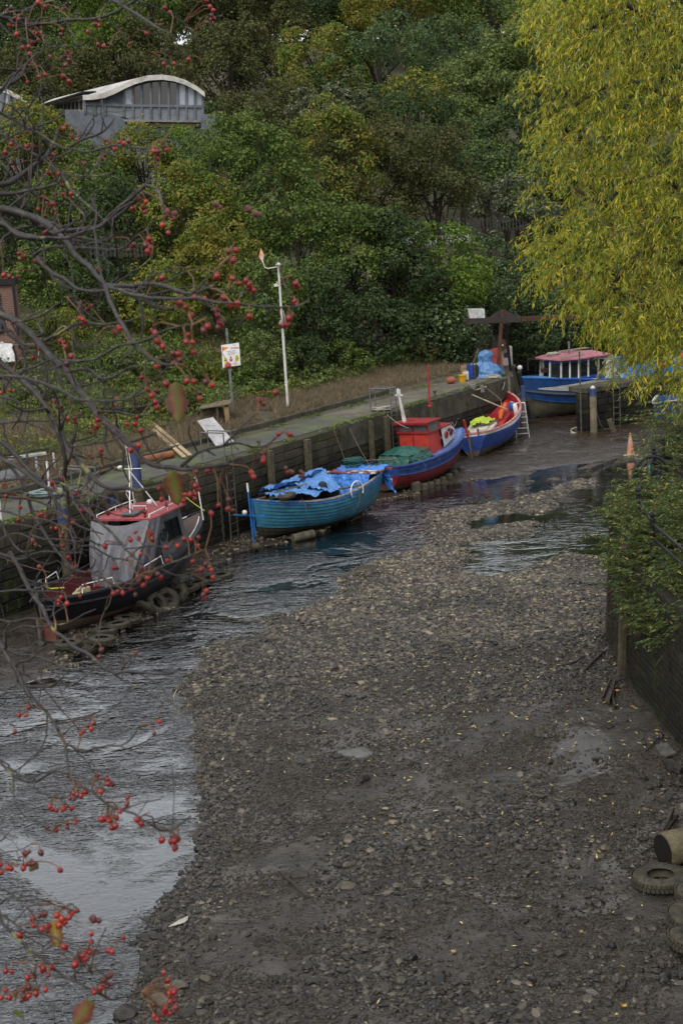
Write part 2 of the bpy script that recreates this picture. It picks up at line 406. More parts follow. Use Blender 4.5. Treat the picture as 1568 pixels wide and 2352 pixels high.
# ------------------------------------------------------------------ stone walls
def stone_mat(name, lo, mid, hi, z1=1.6, z2=2.5):
    m, nt, b = newmat(name); co = geopos(nt)
    s = ND(nt, 'ShaderNodeSeparateXYZ'); nt.links.new(co, s.inputs[0])
    g = ND(nt, 'ShaderNodeNewGeometry')
    wob = mth(nt, 'ADD', s.outputs[2], mth(nt, 'MULTIPLY', mth(nt, 'SUBTRACT', noise(nt, .9, 4, .6, co), .5), 1.3))
    c = ramp(nt, mth(nt, 'DIVIDE', wob, 3.0), [(z1/3-.12, lo), (z1/3+.08, mid), (z2/3+.06, hi)])
    c = mixc(nt, mth(nt, 'MULTIPLY', g.outputs['Random Per Island'], .45), c, lo)
    gr = ramp(nt, noise(nt, 1.7, 5, .7, co, .3), [(.52, (0, 0, 0)), (.66, (1, 1, 1))])
    c = mixc(nt, mth(nt, 'MULTIPLY', gr, .75), c, (.034, .048, .012))
    c = mixc(nt, ramp(nt, noise(nt, 30, 3, .6, co), [(.64, (0, 0, 0)), (.74, (.5, .5, .5))]), c, (.12, .11, .085))
    nt.links.new(c, b.inputs['Base Color']); b.inputs['Roughness'].default_value = .72; b.inputs['Specular IOR Level'].default_value = .2
    bump(nt, b, mth(nt, 'ADD', noise(nt, 5, 6, .7, co), mth(nt, 'MULTIPLY', noise(nt, 32, 4, .6, co), .4)), .8, .05); return m
STONE = stone_mat('quay stone', (.009, .008, .007), (.026, .023, .016), (.075, .066, .042))
CONC = M('quay concrete', (.085, .08, .06), .85, (.04, .038, .028), 1.6, bmp=.5, bd=.03, dirt=(.03, .032, .018), dscale=1.1, dlo=.5, dhi=.66)
def blocks(A, B, zs, depth, rng, lmin=.35, lmax=.85, batter=0.0, jit=.03, gap=.018):
    """coursed blocks on the vertical plane A-B (outer side = right of A->B)"""
    A, B = V(A), V(B); t = (B-A); L = t.length; t = t/L; n = V((t.y, -t.x, 0))
    mb = MB()
    for zi in range(len(zs)-1):
        z0, z1 = zs[zi], zs[zi+1]; s = -rng.random()*.4
        while s < L:
            l = lmin+rng.random()*(lmax-lmin); a = max(s, 0)+gap/2; c = min(s+l, L)-gap/2; s += l
            if c-a < .06: continue
            out = rng.random()*jit; bt = -batter*(z0+z1)/2; q = .03
            o = A+n*(out+bt)
            def pt(ss, zz, dd): p = o+t*ss+n*dd; return (p.x, p.y, zz)
            j = lambda: (rng.random()-.5)*.03
            vs = [pt(a, z0+gap/2, -depth), pt(c, z0+gap/2, -depth), pt(c, z1-gap/2, -depth), pt(a, z1-gap/2, -depth),
                  pt(a, z0+gap/2, -q), pt(c, z0+gap/2, -q), pt(c, z1-gap/2, -q), pt(a, z1-gap/2, -q),
                  pt(a+q, z0+q+j(), j()), pt(c-q, z0+q+j(), j()), pt(c-q, z1-q+j(), j()), pt(a+q, z1-q+j(), j())]
            mb.add(vs, [(4, 5, 9, 8), (5, 6, 10, 9), (6, 7, 11, 10), (7, 4, 8, 11), (8, 9, 10, 11), (0, 1, 5, 4), (1, 2, 6, 5), (2, 3, 7, 6), (3, 0, 4, 7)])
    return mb
rw = random.Random(3)
qw = thing('quay_wall', 'long dark stone quay wall behind the moored boats, with a mossy concrete edge', 'quay wall', Q(0, 0, 0))
zc = [-.3, .05, .36, .66, .98, 1.28, 1.6, 1.92, 2.24, 2.56]
obj('stone_face', blocks(Q(-11, 0, 0), Q(18.5, 0, 0), zc, .4, rw), STONE, qw)
obj('stone_face', blocks(Q(18.5, 0, 0), Q(SEND, 0, 0), zc[:8], .4, rw, .5, 1.0), STONE, qw)
top = blocks(Q(-11, 0, 0), Q(18.5, 0, 0), [2.56, 2.885], .5, rw, .5, 1.2); obj('coping', top, STONE, qw)
cb = MB()
s = 18.5
while s < SEND-.01:
    e = min(s+2.02, SEND); a = Q(s, 0, 0); 
    cb.poly_prism([(s+.01, 1.93), (e-.01, 1.93), (e-.01, 2.86), (e-.04, 2.9), (s+.04, 2.9), (s+.01, 2.86)], .52, -.05, lambda x, y, d: Q(x, d, y)); s = e
obj('concrete_face', cb, CONC, qw)
rb = blocks(QC, QC+V((2.0, 17.5, 0)), zc+[2.885], .4, rw); obj('dock_side', rb, STONE, qw)
rb = blocks(V((10.3, 86.4, 0)), V((34, 93.4, 0)), zc+[2.885], .4, rw); obj('dock_end', rb, STONE, qw)
# quay top
def tarmac():
    m, nt, b = newmat('quay tarmac'); co = geopos(nt)
    c = ramp(nt, noise(nt, 2.2, 5, .65, co), [(.3, (.035, .035, .033)), (.7, (.07, .069, .065))])
    ms = ramp(nt, noise(nt, .75, 6, .7, co, .6), [(.49, (0, 0, 0)), (.60, (1, 1, 1))])
    c = mixc(nt, mth(nt, 'MULTIPLY', ms, .85), c, (.075, .095, .02))
    c = mixc(nt, ramp(nt, noise(nt, 18, 3, .6, co), [(.6, (0, 0, 0)), (.7, (.7, .7, .7))]), c, (.16, .145, .11))
    nt.links.new(c, b.inputs['Base Color']); b.inputs['Roughness'].default_value = .85
    bump(nt, b, noise(nt, 14, 6, .7, co), .5, .02); return m
TAR = tarmac(); CONCP = M('pale path concrete', (.15, .138, .108), .85, (.09, .082, .062), .9, bmp=.3, dirt=(.07, .065, .045), dscale=.8)
def qslab(s0, s1, d0, d1, z0, z1):
    mb = MB(); mb.poly_prism([(s0, d0), (s1, d0), (s1, d1), (s0, d1)], z0, z1, lambda x, y, d: Q(x, y, d)); return mb
obj('quay_path', qslab(-11, 21, .5, 2.78, -1, 2.9), TAR, kind='structure')
obj('quay_concrete_path', qslab(21, SEND, .5, 3.4, -1, 2.9), CONCP, kind='structure')
obj('quay_corner', (lambda mb: mb.poly_prism([(QC.x-.2, QC.y-.6), (QC.x-.35, QC.y+.1), (QC.x+1.55, QC.y+17.2), (QC.x-7, QC.y+17.2), (QC.x-5, QC.y-.6)], -1, 2.896, lambda x, y, d: V((x, y, d))))(MB()), CONCP, kind='structure')
# low kerb wall at the back of the path
kb = MB(); s = -11
while s < 27:
    kb.box(Q(s+.6, 2.9+.02*rw.random(), 3.02), (1.17, .22, .34), (0, 0, math.atan2(QT[1], QT[0])+rw.uniform(-.01, .01))); s += 1.2
bevel(obj('kerb_wall', kb, CONC, label='low mossy concrete kerb wall along the back of the quay path', cat='kerb wall'), .02)
# short pier on the right of the dock
PA, PBr = V((11.75, 67.2, 0)), V((17.6, 70.9, 0))
pt_ = (PBr-PA).normalized(); pn = V((pt_.y, -pt_.x, 0))
pr = thing('stone_pier', 'short dark stone pier to the right of the open red boat, mossy on top', 'pier', PA)
zp = [-.3, 0, .34, .7, 1.05, 1.4, 1.74, 2.08]
obj('stone_face', blocks(PA, PA+pt_*12, zp, .5, rw, .4, 1., jit=.06), STONE, pr)
obj('stone_end', blocks(PA+V((.1, 1.5, 0)), PA, zp, .3, rw, .4, .9, jit=.04), STONE, pr)
pc = MB(); s = 0
while s < 12:
    l = rw.uniform(.8, 1.3); c = PA+pt_*(s+l/2)-pn*.62+V((.18,0,0)); pc.box((c.x, c.y, 2.22), (l-.015, 1.3, .26+rw.random()*.02), (0, 0, math.atan2(pt_.y, pt_.x))); s += l
bevel(obj('coping', pc, CONC, pr), .03)
cm = MB(); c = PA+pt_*6.2-pn*.8; cm.box((c.x, c.y, .85), (11.2, .7, 2.4), (0, 0, math.atan2(pt_.y, pt_.x))); obj('core', cm, STONE, pr)
# concrete block retaining wall at the head of the dock and the rough stone wall beside it
BLK = M('grey concrete block', (.10, .095, .088), .9, (.065, .06, .056), 1.5, bmp=.3, dirt=(.03, .033, .02), dscale=1.4)
bw = MB()
for r in range(4):
    s = -.3*(r % 2)
    while s < 8: bw.box((10.9+s+.3, 86.9+.29*(s+.3), 3.1+r*.3), (.585, .25, .285), (0, 0, .283)); s += .6
obj('block_wall', bw, BLK, label='grey concrete block wall at the head of the dock behind the blue launch', cat='wall')
sw = blocks(V((8.9, 84.3, 0)), V((10.8, 85.8, 0)), [2.88, 3.15, 3.4, 3.68, 3.95], .3, rw, .25, .5, jit=.08)
obj('rubble_wall', sw, M('pale rubble', (.17, .15, .11), .9, (.09, .08, .06), 5, bmp=.6), label='low pile of pale rubble stone beside the grey cabinet', cat='wall')
# right-hand wall: dark stone held behind wire mesh
rv = thing('river_wall', 'dark sloping river wall behind wire mesh in the lower right', 'river wall', (6.6, 26, 0))
yy = np.arange(14, 60, 2.0)
allb = MB()
for y in yy:
    A = V((float(xr(y+2)), y+2, 0)); B = V((float(xr(y)), y, 0)); zz = [-.2, .1, .4, .68, .98, 1.3, 1.6, 1.9, 2.2, 2.5, 2.8, 3.02]
    bb = blocks(A, B, zz, .45, rw, .25, .6, batter=.085, jit=.05); o = len(allb.v)
    # outer side must face the river (-x)
    allb.v += bb.v; allb.f += [tuple(i+o for i in q) for q in bb.f]; allb.m += bb.m
obj('stone_face', allb, stone_mat('wall stone', (.009, .009, .007), (.015, .015, .011), (.03, .029, .02), 1.2, 2.6), rv)
WIRE = M('wire mesh', (.085, .08, .062), .6, (.045, .042, .03), 4, metal=.5)
wi = MB()
def wallp(y, z, o=.10): return V((float(xr(y))+.085*z-o, y, z))
for k in range(150):
    y = 20+k*.13
    if y > 38.5: break
    wi.tube([wallp(y, .1), wallp(y, 3.0)], .004, 3, cap=False)
for k in range(25):
    z = .15+k*.12; wi.tube([wallp(y, z) for y in np.arange(20, 38.6, 1.0)], .004, 3, cap=False)
obj('wire_mesh', wi, WIRE, rv)
# ------------------------------------------------------------------ boats
class Hull:
    def __init__(s, L, B, zs=(1.3, 1.1, 1.6), tw=.6, keel=.0, rake=.5, vb=.9, bowp=2.2, sr=.0, vs=.25, fore=.62, mid=.45, full=.62):
        s.__dict__.update(L=L, B=B, zs=zs, tw=tw, keel=keel, rake=rake, vb=vb, bowp=bowp, sr=sr, vs=vs, fore=fore, mid=mid, full=full)
    def sheer(s, u):
        a, m, b = s.zs; return a*(1-u)*(1-2*u)+4*m*u*(1-u)+b*u*(2*u-1)
    def beam(s, u):
        if u < s.mid: k = s.tw+(1-s.tw)*math.sin(math.pi/2*(u/s.mid))**.8
        else: k = max(0.0, 1-((u-s.mid)/(1-s.mid))**s.bowp)**.75
        return s.B/2*k
    def keelz(s, u):
        z = s.keel+s.sr*max(0, 1-u/.25)**2
        if u > .86: z += s.fore*((u-.86)/.14)**2
        return z
    def pt(s, u, t, inset=0.0, out=0.0):
        zk = s.keelz(u); zt = s.sheer(u); b = s.beam(u)
        vb = max(0, (u-.55)/.45)*s.vb+max(0, (.35-u)/.35)*s.vs; vb = min(vb, 1)
        a = t*math.pi/2; y = b*((1-vb)*math.sin(a)**s.full+vb*t**.95); z = zk+(zt-zk)*((1-vb)*(1-math.cos(a))**.92+vb*t)
        y = max(0, y-inset)+out
        x = u*s.L+s.rake*max(0, (u-.7)/.3)**2*(z/zt)
        return V((x, y, z))
    def side(s, mb, sgn, ts, ks, nu=26, clink=0.0, inset=0.0, sub=1, flip=False, u0=0, u1=1.0):
        for i in range(len(ts)-1):
            t0, t1 = ts[i], ts[i+1]
            rows = []
            for j in range(sub+1):
                q = t0+(t1-t0)*j/sub; row = []
                for a in range(nu+1):
                    u = u0+(u1-u0)*(a/nu)**.85; fade = min(1, (1-u)*8)
                    p = s.pt(u, q, inset, clink*(1-j/sub)*fade); row.append(V((p.x, sgn*p.y, p.z)))
                rows.append(row)
            if (sgn < 0) != flip: rows = rows[::-1]
            mb.grid(rows, ks[i])
            if clink and i > 0:
                row = []; row2 = []
                for a in range(nu+1):
                    u = u0+(u1-u0)*(a/nu)**.85; fade = min(1, (1-u)*8)
                    p = s.pt(u, t0, inset, 0); p2 = s.pt(u, t0, inset, clink*fade); row.append(V((p.x, sgn*p.y, p.z))); row2.append(V((p2.x, sgn*p2.y, p2.z-.004)))
                mb.grid([row2, row], ks[i])
    def shell(s, ts, ks, clink=0, transom_k=0, nu=26, sub=1, tks=None):
        mb = MB()
        for sg in (1, -1): s.side(mb, sg, ts, ks, nu, clink, sub=sub)
        if s.tw > .05:
            n = 10; tk = tks or [transom_k]*n
            for i in range(n):
                a = s.pt(0, i/n); b = s.pt(0, (i+1)/n)
                mb.add([(a.x, -a.y, a.z), (a.x, a.y, a.z), (b.x, b.y, b.z), (b.x, -b.y, b.z)], [(0, 1, 2, 3)], tk[i])
        return mb
    def lining(s, t0=.3, th=.05, floor=True, u0=.01, u1=.97, nt=8, kf=0, k=0):
        mb = MB()
        for sg in (1, -1): s.side(mb, sg, [t0+(1-t0)*i/nt for i in range(nt+1)], [k]*nt, 24, 0, inset=th, flip=True, u0=u0, u1=u1)
        if floor:
            rows = [[], []]
            for a in range(25):
                u = u0+(u1-u0)*(a/24)**.85; p = s.pt(u, t0, th); rows[0].append(V((p.x, p.y, p.z))); rows[1].append(V((p.x, -p.y, p.z)))
            mb.grid(rows, kf)
        return mb
    def edge(s, t=1.0, out=0, dz=0, n=34, u0=0, u1=1, sgn=1):
        r = []
        for a in range(n+1):
            u = u0+(u1-u0)*a/n; p = s.pt(u, t, 0, out if u < .99 else out*.3); r.append(V((p.x, sgn*p.y, p.z+dz)))
        return r
    def strip(s, mb, t, w0, w1, h, dz=0, k=0, u0=0, u1=1, n=34, close=True):
        """rectangular rail following the sheer: from w0 inboard to w1 outboard, h thick"""
        for sg in (1, -1):
            rows = [[], [], [], []]
            for a in range(n+1):
                u = u0+(u1-u0)*a/n; p = s.pt(u, t); yi = max(.0, p.y-w0); yo = p.y+w1*(1 if u < .97 else .6)
                for i, (y, z) in enumerate(((yi, dz), (yo, dz), (yo, dz-h), (yi, dz-h))): rows[i].append(V((p.x, sg*y, p.z+z)))
            mb.grid((rows+[rows[0]])[::(1 if sg < 0 else -1)], k)
            for a in (0, n): mb.add([rows[i][a] for i in range(4)], [(0, 1, 2, 3)], k)
        return mb
    def deck(s, u0, u1, drop=.05, inset=.03, camber=.04, n=14, k=0, mb=None):
        mb = mb or MB(); rows = []
        for a in range(n+1):
            u = u0+(u1-u0)*a/n; p = s.pt(u, 1); y = max(.01, p.y-inset); z = p.z-drop
            rows.append([V((p.x, -y, z)), V((p.x, -y*.5, z+camber*.75)), V((p.x, 0, z+camber)), V((p.x, y*.5, z+camber*.75)), V((p.x, y, z))])
        mb.grid(rows, k); return mb
def cloth(c00, c10, c11, c01, nx=40, ny=30, sag=.1, amp=.05, fr=5, seed=1, edge=0.0, thick=0.0, tot=None):
    """wrinkled sheet between four corners"""
    c00, c10, c11, c01 = map(V, (c00, c10, c11, c01)); nrm = (c10-c00).cross(c01-c00).normalized()
    if nrm.z < 0 and abs(nrm.z) > .2: nrm = -nrm
    nx = int(nx*1.6); ny = int(ny*1.6)
    U, W = np.meshgrid(np.linspace(0, 1, nx+1), np.linspace(0, 1, ny+1))
    h = (1-np.abs(2*fbm(U*fr, W*fr*.8, seed, 4)-.94)*2)*amp+(1-np.abs(2*vnoise(U*fr*2+W*3, W*fr*1.4-U*2, seed+9)-1))*amp*.6+(vnoise(U*fr*6+W*4, W*fr*5-U*3, seed+5)-.5)*amp*.5
    rows = []
    for i in range(ny+1):
        row = []
        for j in range(nx+1):
            u, v = U[i, j], W[i, j]; p = c00*(1-u)*(1-v)+c10*u*(1-v)+c11*u*v+c01*(1-u)*v
            p = p+nrm*float(h[i, j])-V((0, 0, 1))*sag*math.sin(math.pi*u)*math.sin(math.pi*v)
            if edge: p = p+V((0, 0, 1))*edge*float(vnoise(np.array(u*6+seed), np.array(v*6), 5)-.5)
            row.append(p)
        rows.append(row)
    return rows
MUDLINE = (.11, .095, .066)
W_PAINT = M('white boat paint', (.62, .62, .60), .4, (.5, .5, .47), 3, bmp=.05, dirt=(.22, .18, .12), dscale=5, dlo=.58, dhi=.78)
CHROME = M('steel rail', (.6, .6, .6), .3, (.45, .45, .44), 6, metal=.8, bmp=0)
WHITEROD = M('white enamel', (.7, .7, .7), .4, (.6, .6, .58), 5, bmp=0)
GLASS = None
def glassm():
    m, nt, b = newmat('dark window glass'); b.inputs['Base Color'].default_value = (.012, .014, .016, 1); b.inputs['Roughness'].default_value = .06
    b.inputs['Specular IOR Level'].default_value = .8; return m
GLASS = glassm()
TYRE = M('tyre rubber', (.03, .03, .03), .75, (.018, .018, .018), 6, bmp=.3, dirt=(.095, .083, .058), dscale=4, dlo=.38, dhi=.55)
TYRED = M('muddy tyre', (.075, .066, .045), .8, (.035, .032, .024), 4, bmp=.3, dirt=(.025, .025, .024), dscale=5, dlo=.5, dhi=.62)
ROPEB = M('teal rope', (.04, .12, .11), .9, (.02, .07, .065), 30, bmp=.4)
ROPEW = M('pale rope', (.42, .40, .34), .9, (.25, .23, .19), 30, bmp=.4)
WOODG = M('weathered timber', (.19, .155, .105), .85, (.09, .075, .05), 9, bmp=.5, dirt=(.05, .045, .03), dscale=3)
WOODP = M('pale new timber', (.42, .32, .20), .75, (.32, .24, .14), 6, bmp=.2)
def tarpm(name, c):
    m, nt, b = newmat(name); co = objco(nt)
    cc = ramp(nt, noise(nt, 6, 5, .7, co), [(.3, tuple(v*.62 for v in c)), (.6, c), (.78, tuple(min(1, v*1.5+.02) for v in c))])
    nt.links.new(cc, b.inputs['Base Color']); b.inputs['Roughness'].default_value = .38
    bump(nt, b, noise(nt, 22, 5, .7, co, .8), .6, .02); return m
TARPB = tarpm('blue tarpaulin', (.045, .19, .56)); TARPL = tarpm('faded blue tarpaulin', (.085, .23, .52)); TARPG = tarpm('green tarpaulin', (.018, .095, .075)); TARPK = tarpm('grey net cloth', (.10, .10, .115))
def coil(mb, c, R, n, r, seed=1, k=0, flat=.3):
    rr = random.Random(seed)
    for i in range(n):
        a0 = rr.random()*6.28; R1 = R*(.55+.45*rr.random()); ox, oy = rr.uniform(-.25, .25)*R, rr.uniform(-.25, .25)*R; z = rr.random()*flat*R; tl = rr.uniform(-.3, .3)
        mb.tube([V(c)+V((ox+R1*math.cos(a0+t*.5), oy+R1*.7*math.sin(a0+t*.5), z+tl*R*.4*math.sin(t*.5)+r)) for t in range(13)], r, 5, k)
def rail(mb, pts, r=.013, k=0): mb.tube(pts, r, 6, k)

# ---- 1 black workboat with red roofed cabin
def black_boat():
    a = V((-8.30, 37.75, -.05)); b = V((-4.95, 44.3, .3)); hd = math.atan2(b.y-a.y, b.x-a.x)
    bt = thing('workboat', 'black workboat with a red cabin roof and grey net sheet, nearest boat on the left', 'boat', a, (rad(-3), rad(-2.5), hd))
    H = Hull(7.9, 2.7, (1.3, 1.1, 1.6), tw=.16, rake=.55, bowp=2.6, sr=.3, vs=.7, fore=.75, mid=.42)
    red = M('worn red antifouling', (.16, .035, .03), .6, (.10, .03, .025), 3, bmp=.15, dirt=(.085, .072, .05), dscale=1.6, dlo=.42, dhi=.6)
    mudl = M('mud stained keel paint', MUDLINE, .8, (.075, .06, .042), 3, bmp=.2)
    blk = M('black hull paint', (.008, .008, .011), .4, (.006, .006, .008), 2, bmp=.04, dirt=(.05, .045, .035), dscale=2.5, dlo=.6, dhi=.8)
    ts = [0, .12, .25, .36, .45, .56, .68, .8, .9, 1.0]; ks = [2, 2, 1, 1, 0, 0, 0, 0, 0]
    obj('hull', H.shell(ts, ks, tks=[2, 1, 1, 1, 0, 0, 0, 0, 0, 0], sub=2), [blk, red, mudl], bt, w=False, smooth=True, auto=40)
    gr = MB(); H.strip(gr, 1.0, .07, .05, .06, .03, 0)
    p = H.pt(0, 1); gr.box((0, 0, p.z), (.08, p.y*2, .08)); obj('gunwale', gr, M('black rubber rail', (.03, .032, .036), .5, (.02, .02, .022), 4), bt, w=False)
    rs = MB(); H.strip(rs, .86, .0, .035, .06, 0, 0); obj('rubbing_strake', rs, M('black rubber rail', (.03, .03, .03)), bt, w=False)
    redi = M('dark red bulwark paint', (.13, .022, .025), .5, (.09, .018, .02), 3, dirt=(.05, .035, .03))
    dk = M('grey deck paint', (.10, .10, .105), .6, (.065, .065, .07), 4, dirt=(.04, .035, .03))
    obj('hull_lining', H.lining(.50, .06, u0=.03, u1=.77, kf=1), [redi, dk], bt, w=False, smooth=True, auto=40)
    fd = H.deck(.77, .995, .03, .08, .05); obj('foredeck', fd, M('brown deck boards', (.10, .065, .055), .6, (.06, .038, .032), 8, bmp=.4), bt, w=False)
    el = MB()
    for sg in (1, -1): el.tube([V((q.x-.02, q.y-sg*.12, q.z+.03)) for q in H.edge(1, 0, 0, 14, .79, .96, sg)], .022, 5)
    obj('toe_rail', el, W_PAINT, bt, w=False)
    # cabin
    g = M('grey cabin paint', (.105, .115, .125), .5, (.08, .087, .095), 3, bmp=.08, dirt=(.05, .05, .045), dscale=4, dlo=.6)
    x0, x1, zb, zt = 4.75, 6.2, .75, 2.40; wy = .92
    def cab(x, y, z): lean = (z-zb)/(zt-zb); return V((x+(-.0 if x < 5 else -.16*lean), y*(1-.05*lean), z))
    cb_ = MB()
    for sg in (1, -1):                                    # side walls with a window opening
        xa, xb, za, zb2 = 5.25, 5.98, 1.5, 2.16
        segs = [(x0, zb, x1, za), (x0, zb2, x1, zt), (x0, za, xa, zb2), (xb, za, x1, zb2)]
        for (p0, q0, p1, q1) in segs:
            o = [cab(p0, sg*wy, q0), cab(p1, sg*wy, q0), cab(p1, sg*wy, q1), cab(p0, sg*wy, q1)]; i = [V((v.x, v.y-sg*.05, v.z)) for v in o]
            cb_.add(o+i, [(0, 1, 2, 3), (7, 6, 5, 4), (0, 4, 5, 1), (2, 6, 7, 3), (1, 5, 6, 2), (3, 7, 4, 0)])
    cb_.add([cab(x1, -wy, zb), cab(x1, wy, zb), cab(x1, wy, 1.5), cab(x1, -wy, 1.5)], [(0, 1, 2, 3)])
    for (ya, yb) in ((-wy, -.8), (-.05, .05), (.8, wy)):
        cb_.add([cab(x1, ya, 1.5), cab(x1, yb, 1.5), cab(x1, yb, zt), cab(x1, ya, zt)], [(0, 1, 2, 3)])
    for (ya, yb) in ((-wy, -.5), (.5, wy)):
        cb_.add([cab(x0, ya, zb), cab(x0, yb, zb), cab(x0, yb, zt), cab(x0, ya, zt)], [(0, 1, 2, 3)])
    cabn = obj('cabin', cb_, g, bt, w=False)
    for sg in (1, -1):
        gw = MB(); q = [cab(x, sg*(wy-.02), z) for x, z in ((5.27, 1.52), (5.96, 1.52), (5.96, 2.14), (5.27, 2.14))]; gw.add(q, [(0, 1, 2, 3)])
        win = obj('window', gw, GLASS, cabn, w=False)
        fr = MB(); o = [V((v.x, v.y+sg*.035, v.z)) for v in q]; 
        for i in range(4): fr.tube([o[i], o[(i+1) % 4]], .024, 6)
        fr.tube([(o[0]+o[1])/2, (o[2]+o[3])/2], .014, 5); obj('window_frame', fr, M('black window frame', (.012, .012, .013), .5, bmp=0), cabn, w=False)
    fw = MB()
    for (ya, yb) in ((-.85, -.05), (.05, .85)):
        fw.add([cab(x1-.01, ya, 1.52), cab(x1-.01, yb, 1.52), cab(x1-.01, yb, zt-.02), cab(x1-.01, ya, zt-.02)], [(0, 1, 2, 3)])
    obj('windscreen', fw, GLASS, cabn, w=False)
    ph = MB(); ph.torus((4.98, -wy-.005, 1.78), .17, .02, (rad(90), 0, 0), 20, 6); ph.lathe([(0.01, 0), (.16, 0), (.16, .012), (.01, .012)], 20, (4.98, -wy-.0, 1.78), (rad(90), 0, 0)); obj('porthole', ph, GLASS, cabn, w=False)
    def MBT():
        q = MB(); q.T = Matrix.Translation((1.3, 0, -.62)); return q
    rr = MBT(); ro = [(2.95, -1.04), (3.05, -1.1), (4.85, -1.06), (5.15, -.55), (5.22, 0), (5.15, .55), (4.85, 1.06), (3.05, 1.1), (2.95, 1.04)]
    vs = [(x, y, 3.03) for x, y in ro]+[(x, y, 3.09) for x, y in ro]; n = len(ro); cen = [(4.1, 0, 3.17)]
    rr.add(vs+cen, [tuple(range(n-1, -1, -1))]+[(i, (i+1) % n, (i+1) % n+n, i+n) for i in range(n)]+[(i+n, (i+1) % n+n, 2*n) for i in range(n)])
    rf = obj('cabin_roof', rr, M('faded red roof paint', (.31, .07, .078), .55, (.22, .05, .055), 5, bmp=.08, dirt=(.12, .05, .05), dscale=6, dlo=.6), bt, w=False)
    hr = MBT()
    for sg in (1, -1):
        rail(hr, [(3.0, sg*.95, 3.1), (3.03, sg*.95, 3.2), (4.0, sg*.95, 3.22), (4.97, sg*.9, 3.2), (5.0, sg*.9, 3.1)], .016); rail(hr, [(4.0, sg*.95, 3.1), (4.0, sg*.95, 3.22)], .014)
    rail(hr, [(3.9, -.25, 3.12), (3.9, -.25, 3.25), (3.9, .25, 3.25), (3.9, .25, 3.12)], .014)
    obj('grab_rail', hr, WHITEROD, rf, w=False)
    ht = MBT(); ht.box((3.35, -.1, 3.17), (.5, .55, .05)); obj('roof_hatch', ht, g, rf, w=False)
    dm = MBT(); dm.lathe([(.01, .12), (.06, .11), (.09, .06), (.09, 0), (.01, 0)][::-1], 12, (4.75, .2, 3.13)); obj('vent_dome', dm, W_PAINT, rf, w=False)
    ms = MBT(); ap = (3.85, .1, 4.35)
    for (x, y) in ((3.25, -.1), (4.35, -.35), (4.3, .45)): rail(ms, [(x, y, 3.12), (x*.5+ap[0]*.5, y*.5+ap[1]*.5, 3.75), ap], .02)
    rail(ms, [ap, (ap[0], ap[1], 4.5)], .02); rail(ms, [(ap[0], -.35, 4.42), (ap[0], .5, 4.42)], .012)
    rail(ms, [(3.7, -.1, 4.4), (3.7, -.1, 5.1)], .012); ms.lathe([(.01, 0), (.06, 0), (.065, .13), (.05, .15), (.01, .15)], 10, (3.7, -.1, 5.1)); rail(ms, [(3.85, .1, 4.4), (3.88, .12, 5.3)], .006)
    ms.ball((3.85, .42, 4.48), .09, sc=(1, 1, .6)); obj('mast', ms, WHITEROD, bt, w=False)
    ar = MBT(); rail(ar, [(4.6, .75, 3.1), (4.45, .8, 3.5), (4.35, .7, 3.68), (3.9, .3, 3.7)], .018); obj('roof_arch', ar, WHITEROD, bt, w=False)
    for x, y, h in ((6.2, -.7, 1.35), (6.3, .5, .95)): st = MBT(); rail(st, [(x, y, 2.2), (x-.03, y, 2.2+h), (x-.13, y, 2.25+h)], .024); obj('deck_post', st, WHITEROD, bt, w=False)
    sr = MB()
    for sg in (-1, 1):
        for xa in ((.9, 1.9), (3.1, 4.1)) if sg < 0 else ((1.6, 2.5),):
            p = H.pt(xa[0]/7.9, 1); q = H.pt(xa[1]/7.9, 1)
            rail(sr, [(p.x, sg*p.y, p.z), (p.x+.06, sg*p.y, p.z+.26), (q.x-.06, sg*q.y, q.z+.28), (q.x, sg*q.y, q.z)], .016)
    obj('side_rail', sr, WHITEROD, bt, w=False)
    # net sheet hanging from the roof edge down to the well deck
    top = [V((2.78, .95, 3.1)), V((2.72, -1.15, 3.1)), V((4.1, -1.2, 3.08))]
    nw = MBT(); rows = []
    for i in range(31):
        v = i/30; row = []
        for j in range(49):
            u = j/48
            if u < .62: t = u/.62; a = V((2.78, .95-2.05*t, 3.1-.16*math.sin(math.pi*min(1, t*1.1))*(1))); bt_ = V((2.1-.35*t, .75-1.6*t, 1.25+.15*t))
            else: t = (u-.62)/.38; a = V((2.72+.62*t, -1.17, 3.09)); bt_ = V((1.75+.95*t, -.85-.22*t, 1.45+.1*t))
            q = a.lerp(bt_, v); fold = (float(fbm(np.array(u*22), np.array(v*1.6+3), 71, 3))-.44)*.26*(.25+v); q = q+V((-.05-.16*math.sin(math.pi*v)+fold, fold*.8-.10*math.sin(math.pi*v)*(1 if u > .62 else 0), 0))
            row.append(q)
        rows.append(row)
    nw.grid(rows); obj('net_sheet', nw, TARPK, bt, w=False, smooth=True, label='grey net sheet draped from the cabin roof')
    jc = MB()
    for (x, y, r) in ((1.25, -.35, .3), (1.62, -.25, -.2)):
        jc.box((x, y, .95), (.32, .24, .42), (0, 0, r)); jc.box((x, y, 1.19), (.2, .08, .06), (0, 0, r)); jc.lathe([(.01, 0), (.035, 0), (.035, .06), (.01, .06)], 8, (x+.1, y, 1.17))
    bevel(obj('jerry_can', jc, M('cream plastic', (.45, .40, .24), .5, (.36, .31, .18), 4, bmp=.05), bt, w=False), .04, 2)
    ps = MB(); p = H.pt(0, 1); ps.box((.08, 0, 1.35), (.09, .09, .8)); ps.box((.1, .1, 1.7), (.06, .45, .06)); ph2 = MB(); ph2.tube([(.5, .5, 1.2), (.5, .5, 1.6), (.9, .6, 1.6), (.9, .6, 1.2)], .02, 6); obj('stern_hoop', ph2, CHROME, bt, w=False); obj('stern_post', ps, M('black rubber rail', (.03, .03, .03)), bt, w=False)
